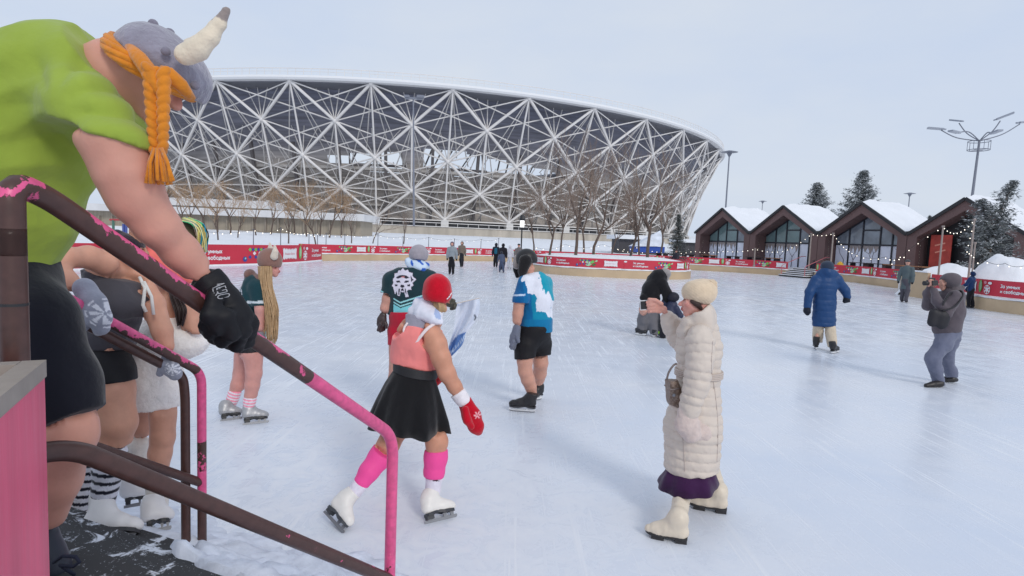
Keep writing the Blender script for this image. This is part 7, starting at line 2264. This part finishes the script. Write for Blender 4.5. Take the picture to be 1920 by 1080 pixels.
f.chain(P.pts([(1540, 514, 10, 0), (1550, 511, 14, -.02), (1562, 514, 10, 0)]), .03); f.post = [wr(.010, 8)]
P.build(f, "coat", PUFF, BL, .013)
f = SDF(); f.ell(P.p(1551, 500), np.array([P.r(13.5), .135, P.r(13)]), None, .02); P.build(f, "hood", CLOTH, srgb(48, 58, 76))
for L_ in ([(1514, 574, 7, -.08), (1513, 583, 7, -.08), (1514, 588, 4.5, -.08)], [(1588, 556, 7, -.02), (1587, 562, 6.5, -.03), (1584, 565, 4.5, -.03)]):
    f = SDF(); f.chain(P.pts(L_), .02); f.chain(P.pts([(L_[1][0] + 4, L_[1][1] - 2, 3, L_[1][3] - .03), (L_[1][0] + 5, L_[1][1] + 3, 2.6, L_[1][3] - .03)]), .01); P.build(f, "glove", SMOOTHC, srgb(24, 28, 40), .012)
f = SDF(); f.chain(P.pts([(1535, 605, 11, 0), (1532, 646, 10, .12)]), .02, 1, None, P.cut(1532, 643, 0, 1)); f.chain(P.pts([(1555, 605, 11, 0), (1561, 650, 10, -.25)]), .02, 1, None, P.cut(1560, 647, .1, 1)); f.post = [wr(.01, 12)]; P.build(f, "trousers", CLOTH, srgb(206, 190, 168))
skate(P, (1531, 656), (1527, 652.3), (1531, 631), BKS, "hockey", .06, laces=False, vox=.012)
skate(P, (1559, 664), (1573, 660.5), (1560, 640), BKS, "hockey", .06, laces=False, vox=.012)

# ================================================= photographer
P = Person(8.6, (1760, 722), "photographer in grey hooded jacket and grey trousers leaning back with a camera at the face", vox=.0135)
f = P.body
gQ = head(f, P.p(1775, 530), .235, P.n(-.95, .08, .25), P.n(-.08, -1), .012)
f.chain(P.pts([(1785, 545, 10), (1788, 600, 22), (1775, 630, 20)]), .04)
f.chain(P.pts([(1768, 632, 16, -.08), (1750, 668, 13, -.1), (1753, 690, 11, -.08), (1756, 715, 8, -.06)]), .02); f.chain(P.pts([(1785, 632, 16, .1), (1772, 670, 12, .1), (1778, 690, 10, .12), (1783, 706, 7, .14)]), .02)
for i, dy in enumerate((-4, 0, 4, 8)): f.chain(P.pts([(1753, 530 + dy * .7, 3.2, -.06), (1745, 528 + dy * .7, 2.8, -.08), (1741, 531 + dy * .7, 2.5, -.05)]), .006)
P.done()
JK = srgb(92, 84, 90)
f = SDF()
f.chain(P.pts([(1776, 612, 32), (1782, 580, 31), (1786, 556, 26)]), .05, .85)
f.chain(P.pts([(1790, 556, 16, -.14), (1772, 586, 14.5, -.2), (1758, 565, 11, -.16), (1752, 545, 9, -.1)]), .025)
f.chain(P.pts([(1770, 556, 15, .14), (1742, 572, 13, .16), (1740, 552, 11, .1), (1744, 540, 8, .04)]), .025)
f.cuts = [P.cut(1778, 622, .12, 1)]; f.post = [wr(.014, 9)]
P.build(f, "jacket", CLOTH, JK, .011)
f = SDF(); f.ell(P.p(1783, 526), np.array([P.r(21), .15, P.r(19)]), np.array([P.n(.95, .15), [0, 1, 0], P.n(.15, -.95)]), .02); f.chain(P.pts([(1786, 545, 15, 0), (1800, 540, 8, 0)]), .04, 1.3)
f.ell(P.p(1758, 530), np.array([P.r(17), .11, P.r(13)]), None, .012, op='s'); f.post = [wr(.006, 12)]
P.build(f, "hood", CLOTH, srgb(96, 88, 92), .01)
f = SDF(); f.chain(P.pts([(1776, 622, 25), (1768, 645, 18.5, -.08), (1749, 672, 16.5, -.1), (1755, 695, 14, -.08), (1760, 722, 12.5, -.07)]), .04, 1, None, P.cut(1760, 720, 0, 1)); f.chain(P.pts([(1782, 622, 24, .05), (1774, 668, 15, .1), (1782, 695, 12, .12), (1786, 712, 11, .13)]), .04, 1, None, P.cut(1784, 711, .1, 1)); f.cuts = [P.cut(1778, 615, 0, -1)]; f.post = [wr(.014, 10)]
P.build(f, "trousers", CLOTH, srgb(108, 112, 132))
for L_ in ([(1763, 719, 8.5, -.13), (1748, 721, 7, -.15), (1737, 723, 5.5, -.17)], [(1774, 711, 7.5, .2), (1786, 711, 7, .2), (1792, 712, 5.5, .2)]):
    f = SDF(); f.chain(P.pts(L_), .03); lo = P.p(L_[1][0], L_[1][1] + 6.5, L_[1][3]); b = P.build(f, "shoe", LEATH, lambda V: np.tile(np.array(srgb(40, 36, 36)), (len(V), 1)), .008)
cmr = thing("camera_body", "black camera held to the photographer's face", "camera", P.p(1745, 531, -.06))
m = MB(); m.box(P.p(1748, 530, -.05), (P.r(13), .13, P.r(12)), (P.n(1, -.05), [0, 1, 0], P.n(.05, 1))); m.box(P.p(1748, 523, -.05), (P.r(8), .06, P.r(5)), (P.n(1, -.05), [0, 1, 0], P.n(.05, 1))); m.build("body", BLACK, cmr)
m = MB(); m.tube([P.p(1743, 531, -.05), P.p(1737, 531, -.05), P.p(1732, 531, -.05)], [P.r(5.5), P.r(5.2), P.r(5.6)], 14); m.build("lens", BLACK, cmr, smooth=True)
bgp = thing("shoulder_bag", "black shoulder bag slung across the photographer's front", "bag", P.p(1760, 600, -.2))
f = SDF(); f.chain(P.pts([(1752, 588, 12, -.22), (1748, 604, 11, -.22)]), .03, .8); f.chain(P.pts([(1768, 594, 17, -.24), (1766, 606, 15, -.24)]), .03, .6); f.cuts = [P.cut(1760, 617, .1, 1)]; solid(bgp, f, "bag_body", M("bag_black", srgb(30, 28, 34), .6, bump=(20, .2)), .01)
m = MB(); m.tube(catmull([P.p(1768, 582, -.28), P.p(1790, 575, -.30), P.p(1805, 555, -.22), P.p(1800, 545, -.1), P.p(1780, 552, -.2), P.p(1768, 572, -.29)], 6), .012, 6); m.build("strap", MATS["bag_black"], bgp)

# ================================================= smaller figures on the ice
def walker(px, yfoot, h, label, jacket, trous, hat, face=(0, 1), arms=.2, stride=.1, coat=False, group=None, lean=0.0, skates=True, hairy=None, backpack=None):
    """standing or walking figure: px, yfoot measured on the ice, h height in metres, face = looking direction (x right, y away)"""
    b = G(px, yfoot); d = b[1]
    P = Person(d, (px, yfoot), label, group, vox=min(.03, .013 + d * .0003))
    P.t.location = tuple(b)
    fx = nrm([face[0], face[1], 0]); sx = np.cross(fx, Z3)
    g = lambda f_, s_, u_: b + fx * (f_ * h) + sx * (s_ * h) + Z3 * (u_ * h + .02)
    k = h
    ln = lambda u_: lean * u_
    def bones(gr):
        return {
            "torso": [(g(ln(.5), 0, .50), .078 * k + gr), (g(ln(.62), 0, .62), .072 * k + gr), (g(ln(.74), 0, .74), .082 * k + gr), (g(ln(.80), 0, .80), .065 * k + gr)],
            "armL": [(g(ln(.79), -.10, .79), .038 * k + gr), (g(ln(.62) + arms * .15, -.135, .64), .031 * k + gr), (g(ln(.5) + arms * .5, -.14, .50), .024 * k + gr)],
            "armR": [(g(ln(.79), .10, .79), .038 * k + gr), (g(ln(.62) + arms * .1, .135, .64), .031 * k + gr), (g(ln(.5) + arms * .35, .14, .50), .024 * k + gr)],
            "legL": [(g(ln(.5), -.05, .50), .060 * k + gr), (g(stride * .55, -.052, .28), .043 * k + gr), (g(stride * .9 - .03, -.055, .06), .03 * k + gr)],
            "legR": [(g(ln(.5), .05, .50), .060 * k + gr), (g(-stride * .2, .052, .28), .043 * k + gr), (g(-stride - .03, .055, .06), .03 * k + gr)]}
    B = bones(0)
    f = P.body
    f.chain(B["torso"], .05, .7, fx[:2]);
    for q in ("armL", "armR", "legL", "legR"): f.chain(B[q], .03)
    for q in ("armL", "armR"):
        e = B[q][-1][0]; f.ell(e - Z3 * .03 * k, np.array([.022, .022, .035]) * k, None, .02)
    head(f, g(ln(.93) + .01, 0, .925), .135 * k, fx + Z3 * -.1, Z3, .012); f.chain([(g(ln(.8), 0, .8), .03 * k), (g(ln(.88), 0, .88), .03 * k)], .02)
    P.done()
    Bc = bones(.018)
    f = SDF(); tr_ = [(p.copy(), r_ * 1.06) for p, r_ in Bc["torso"]]
    if coat: tr_ = [(g(ln(.35), 0, .33), .10 * k)] + tr_
    else: tr_ = [(g(ln(.46), 0, .455), .085 * k)] + tr_
    f.chain(tr_, .05, .75, fx[:2]); f.chain(Bc["armL"], .04); f.chain(Bc["armR"], .04)
    f.cuts = [(g(0, 0, .30 if coat else .43), -Z3)]; f.post = [wr(.012, 8)]
    P.build(f, "coat" if coat else "jacket", CLOTH, jacket)
    f = SDF(); f.chain([(g(ln(.5), 0, .5), .082 * k)] + Bc["legL"][1:], .04); f.chain([(g(ln(.5), 0, .5), .082 * k)] + Bc["legR"][1:], .04); f.post = [wr(.01, 9)]
    P.build(f, "trousers", CLOTH, trous)
    f = SDF()
    for q, s_ in (("legL", stride * .9), ("legR", -stride)):
        e = g(s_ - .03, -.055 if q == "legL" else .055, .04); f.chain([(e, .034 * k), (e + fx * .06 * k - Z3 * .012 * k, .026 * k), (e + fx * .10 * k - Z3 * .018 * k, .02 * k)], .02)
    P.build(f, "boot", LEATH, srgb(30, 28, 32))
    f = SDF(); f.ell(g(ln(.93), 0, .95), np.array([.058, .058, .055]) * k, None, .01)
    if hairy: f.ell(g(ln(.92) - .015, 0, .92), np.array([.066, .066, .065]) * k, None, .02); f.ell(g(ln(.92) + .06, 0, .915), np.array([.045, .045, .045]) * k, None, .01, op='s')
    else: f.cuts = [(g(0, 0, .945), -Z3)]
    P.build(f, "hood" if hairy else "hat", KNIT, hat)
    f = SDF()
    for q in ("armL", "armR"):
        e = Bc[q][-1][0]; f.ell(e - Z3 * .035 * k, np.array([.026, .026, .04]) * k, None, .02); f.ell(e - Z3 * .02 * k + fx * .025 * k, np.array([.014, .014, .022]) * k, None, .01)
    P.build(f, "glove", KNIT, srgb(26, 26, 32))
    if backpack:
        f = SDF(); f.chain([(g(ln(.7) - .09, 0, .74), .06 * k), (g(ln(.6) - .09, 0, .60), .065 * k)], .03, .7, fx[:2]); P.build(f, "backpack", CLOTH, backpack)
    if skates:
        m = MB()
        for s_, q in ((-.055, stride * .9), (.055, -stride)):
            e = g(q - .03, s_, 0); m.bar(e - fx * .05 * k + Z3 * .0, e + fx * .12 * k, .006, .03)
        m.build("blade", STEEL, P.t)
    return P
walker(1695, 567, 1.76, "man in grey green coat and grey hat standing near the beige corner panel", srgb(84, 96, 100), srgb(78, 76, 84), srgb(66, 70, 74), (.75, .6), -.1, .04, True)
walker(1817, 578, 1.42, "child in dark blue hooded jacket holding the right hand barrier", srgb(24, 50, 92), srgb(26, 26, 32), srgb(22, 40, 78), (-.5, .85), .45, .03, False, hairy=True)
FG = "distant skaters on the far ice"
walker(846, 515.5, 1.72, "walker in pale grey jacket and black trousers coming across the far ice", srgb(138, 146, 152), srgb(26, 26, 30), srgb(110, 92, 104), (0, -1), -.12, .05, False, FG, hairy=True, skates=False)
walker(865, 501, 1.72, "figure in olive brown hooded jacket behind the pale grey walker", srgb(116, 104, 94), srgb(36, 36, 42), srgb(112, 100, 90), (-.2, -1), -.05, .10, False, FG, hairy=True, skates=False)
walker(929, 501.5, 1.70, "skater in black with a teal backpack at the left of the dark group", srgb(28, 34, 48), srgb(26, 26, 32), srgb(26, 28, 40), (.1, 1), -.1, .06, False, FG, hairy=True, backpack=srgb(30, 96, 120))
walker(942, 506, 1.70, "tall figure all in black in the middle of the dark group", srgb(30, 28, 36), srgb(52, 58, 76), srgb(28, 26, 32), (.2, 1), -.05, .05, False, FG, hairy=True)
walker(940, 511, 1.25, "child in slate blue suit in front of the dark group", srgb(74, 84, 108), srgb(64, 74, 98), srgb(40, 42, 56), (-.3, 1), .3, .14, False, FG, lean=.12, hairy=True)
walker(955, 504, 1.60, "figure in a white snowsuit within the dark group", srgb(206, 206, 214), srgb(200, 202, 210), srgb(212, 212, 218), (0, 1), -.1, .06, False, FG, hairy=True)
walker(971, 508, 1.72, "figure in dark hat and grey jacket partly behind the ear flap hat man", srgb(110, 104, 104), srgb(86, 82, 84), srgb(30, 28, 32), (0, 1), -.1, .04, False, FG)
walker(1266, 510.5, 1.72, "skater in black jacket and bright blue trousers by the island's end", srgb(40, 40, 50), srgb(40, 60, 160), srgb(34, 34, 40), (-.4, 1), .3, .06, False, FG)
walker(1524, 521, 1.35, "child in dark clothes climbing the far snowy steps", srgb(40, 42, 56), srgb(28, 28, 36), srgb(60, 50, 56), (.4, .9), .3, .06, False, FG, hairy=True, skates=False)
walker(1532, 513, 1.7, "person in brown jacket standing on the far snowy steps", srgb(132, 88, 66), srgb(40, 38, 44), srgb(110, 78, 62), (-.2, -1), .1, .03, False, FG, hairy=True, skates=False)
# leaning child behind the far barrier
q = fp.at(s_at(fp, 655, 489), .75, .62)
P = Person(q[1], (650, 470), "child in green coat with dark hair leaning over the far barrier", z=.62, vox=.022)
P.t.location = tuple(q); f = P.body
head(f, q + np.array([.12, -.28, .36]), .19, [.6, -.6, -.4], Z3, .01); f.chain([(q + np.array([0, 0, 0.0]), .14), (q + np.array([-.02, -.1, .3]), .15)], .05); P.done()
f = SDF(); f.chain([(q + np.array([0, .05, 0]), .17), (q + np.array([-.03, -.12, .30]), .17)], .05, 1.2); f.chain([(q + np.array([-.2, -.15, .38]), .08), (q + np.array([-.28, -.42, .3]), .07)], .03); P.build(f, "coat", CLOTH, srgb(74, 146, 86))
f = SDF(); f.ell(q + np.array([.11, -.25, .40]), [.13, .13, .12], None, .02); P.build(f, "hair", CLOTH, srgb(30, 26, 28))

# skin under clothing never shows through it
HIDE = {"t_shirt", "shorts", "sports_top", "sock", "fur_dress", "leg_warmer", "jersey", "skate", "glove", "mitten", "vest", "skirt", "calf_sleeve", "coat", "jacket", "trousers", "boot", "shoe", "hood", "hat", "beanie", "knit_hat",
        "horned_hat", "cap", "collar", "neck_scarf", "scarf", "neck_warmer", "ear_flap_hat", "fur_hat", "helmet", "bra_top", "wristband", "yarn_hat", "backpack"}
def tuck(P):
    body = None; clothes = []
    for ch in P.t.children:
        nm = ch.name.split(".")[0]
        if nm == "body": body = ch
        elif nm in HIDE: clothes.append(ch)
    if body is None: return
    vs = body.data.vertices
    co = np.empty(len(vs) * 3, np.float32); vs.foreach_get("co", co); co = co.reshape(-1, 3)
    no = np.array([v.normal[:] for v in vs], np.float32)
    lim = .05
    push = np.zeros_like(co)
    for c in clothes:
        me = c.data
        cv = np.empty(len(me.vertices) * 3, np.float32); me.vertices.foreach_get("co", cv); cv = cv.reshape(-1, 3)
        lo, hi = cv.min(0) - .08, cv.max(0) + .08
        idx = np.nonzero(((co > lo) & (co < hi)).all(1))[0]
        if not len(idx): continue
        bv = BVHTree.FromPolygons([tuple(v) for v in cv], [tuple(p.vertices) for p in me.polygons])
        for i in idx:
            n = Vector(no[i]); p = Vector(co[i])
            h = bv.ray_cast(p + n * .006, -n, lim)
            if h[0] is not None and h[1].dot(n) > .25:
                push[i] = np.array(h[0] - n * .006) - co[i]
    ed = np.empty(len(body.data.edges) * 2, np.int32); body.data.edges.foreach_get("vertices", ed); ed = ed.reshape(-1, 2)
    fixed = np.abs(push).sum(1) > 0
    deg = np.bincount(ed.ravel(), minlength=len(co))[:, None]
    for it in range(7):
        acc = np.zeros_like(push)
        np.add.at(acc, ed[:, 0], push[ed[:, 1]]); np.add.at(acc, ed[:, 1], push[ed[:, 0]])
        avg = acc / np.maximum(deg, 1)
        push = np.where(fixed[:, None], np.where((np.linalg.norm(avg, axis=1) > np.linalg.norm(push, axis=1))[:, None], .5 * push + .5 * avg, push), avg)
    co = co + push
    vs.foreach_set("co", co.ravel().astype(np.float32)); body.data.update()
for P in PEOPLE: tuck(P)
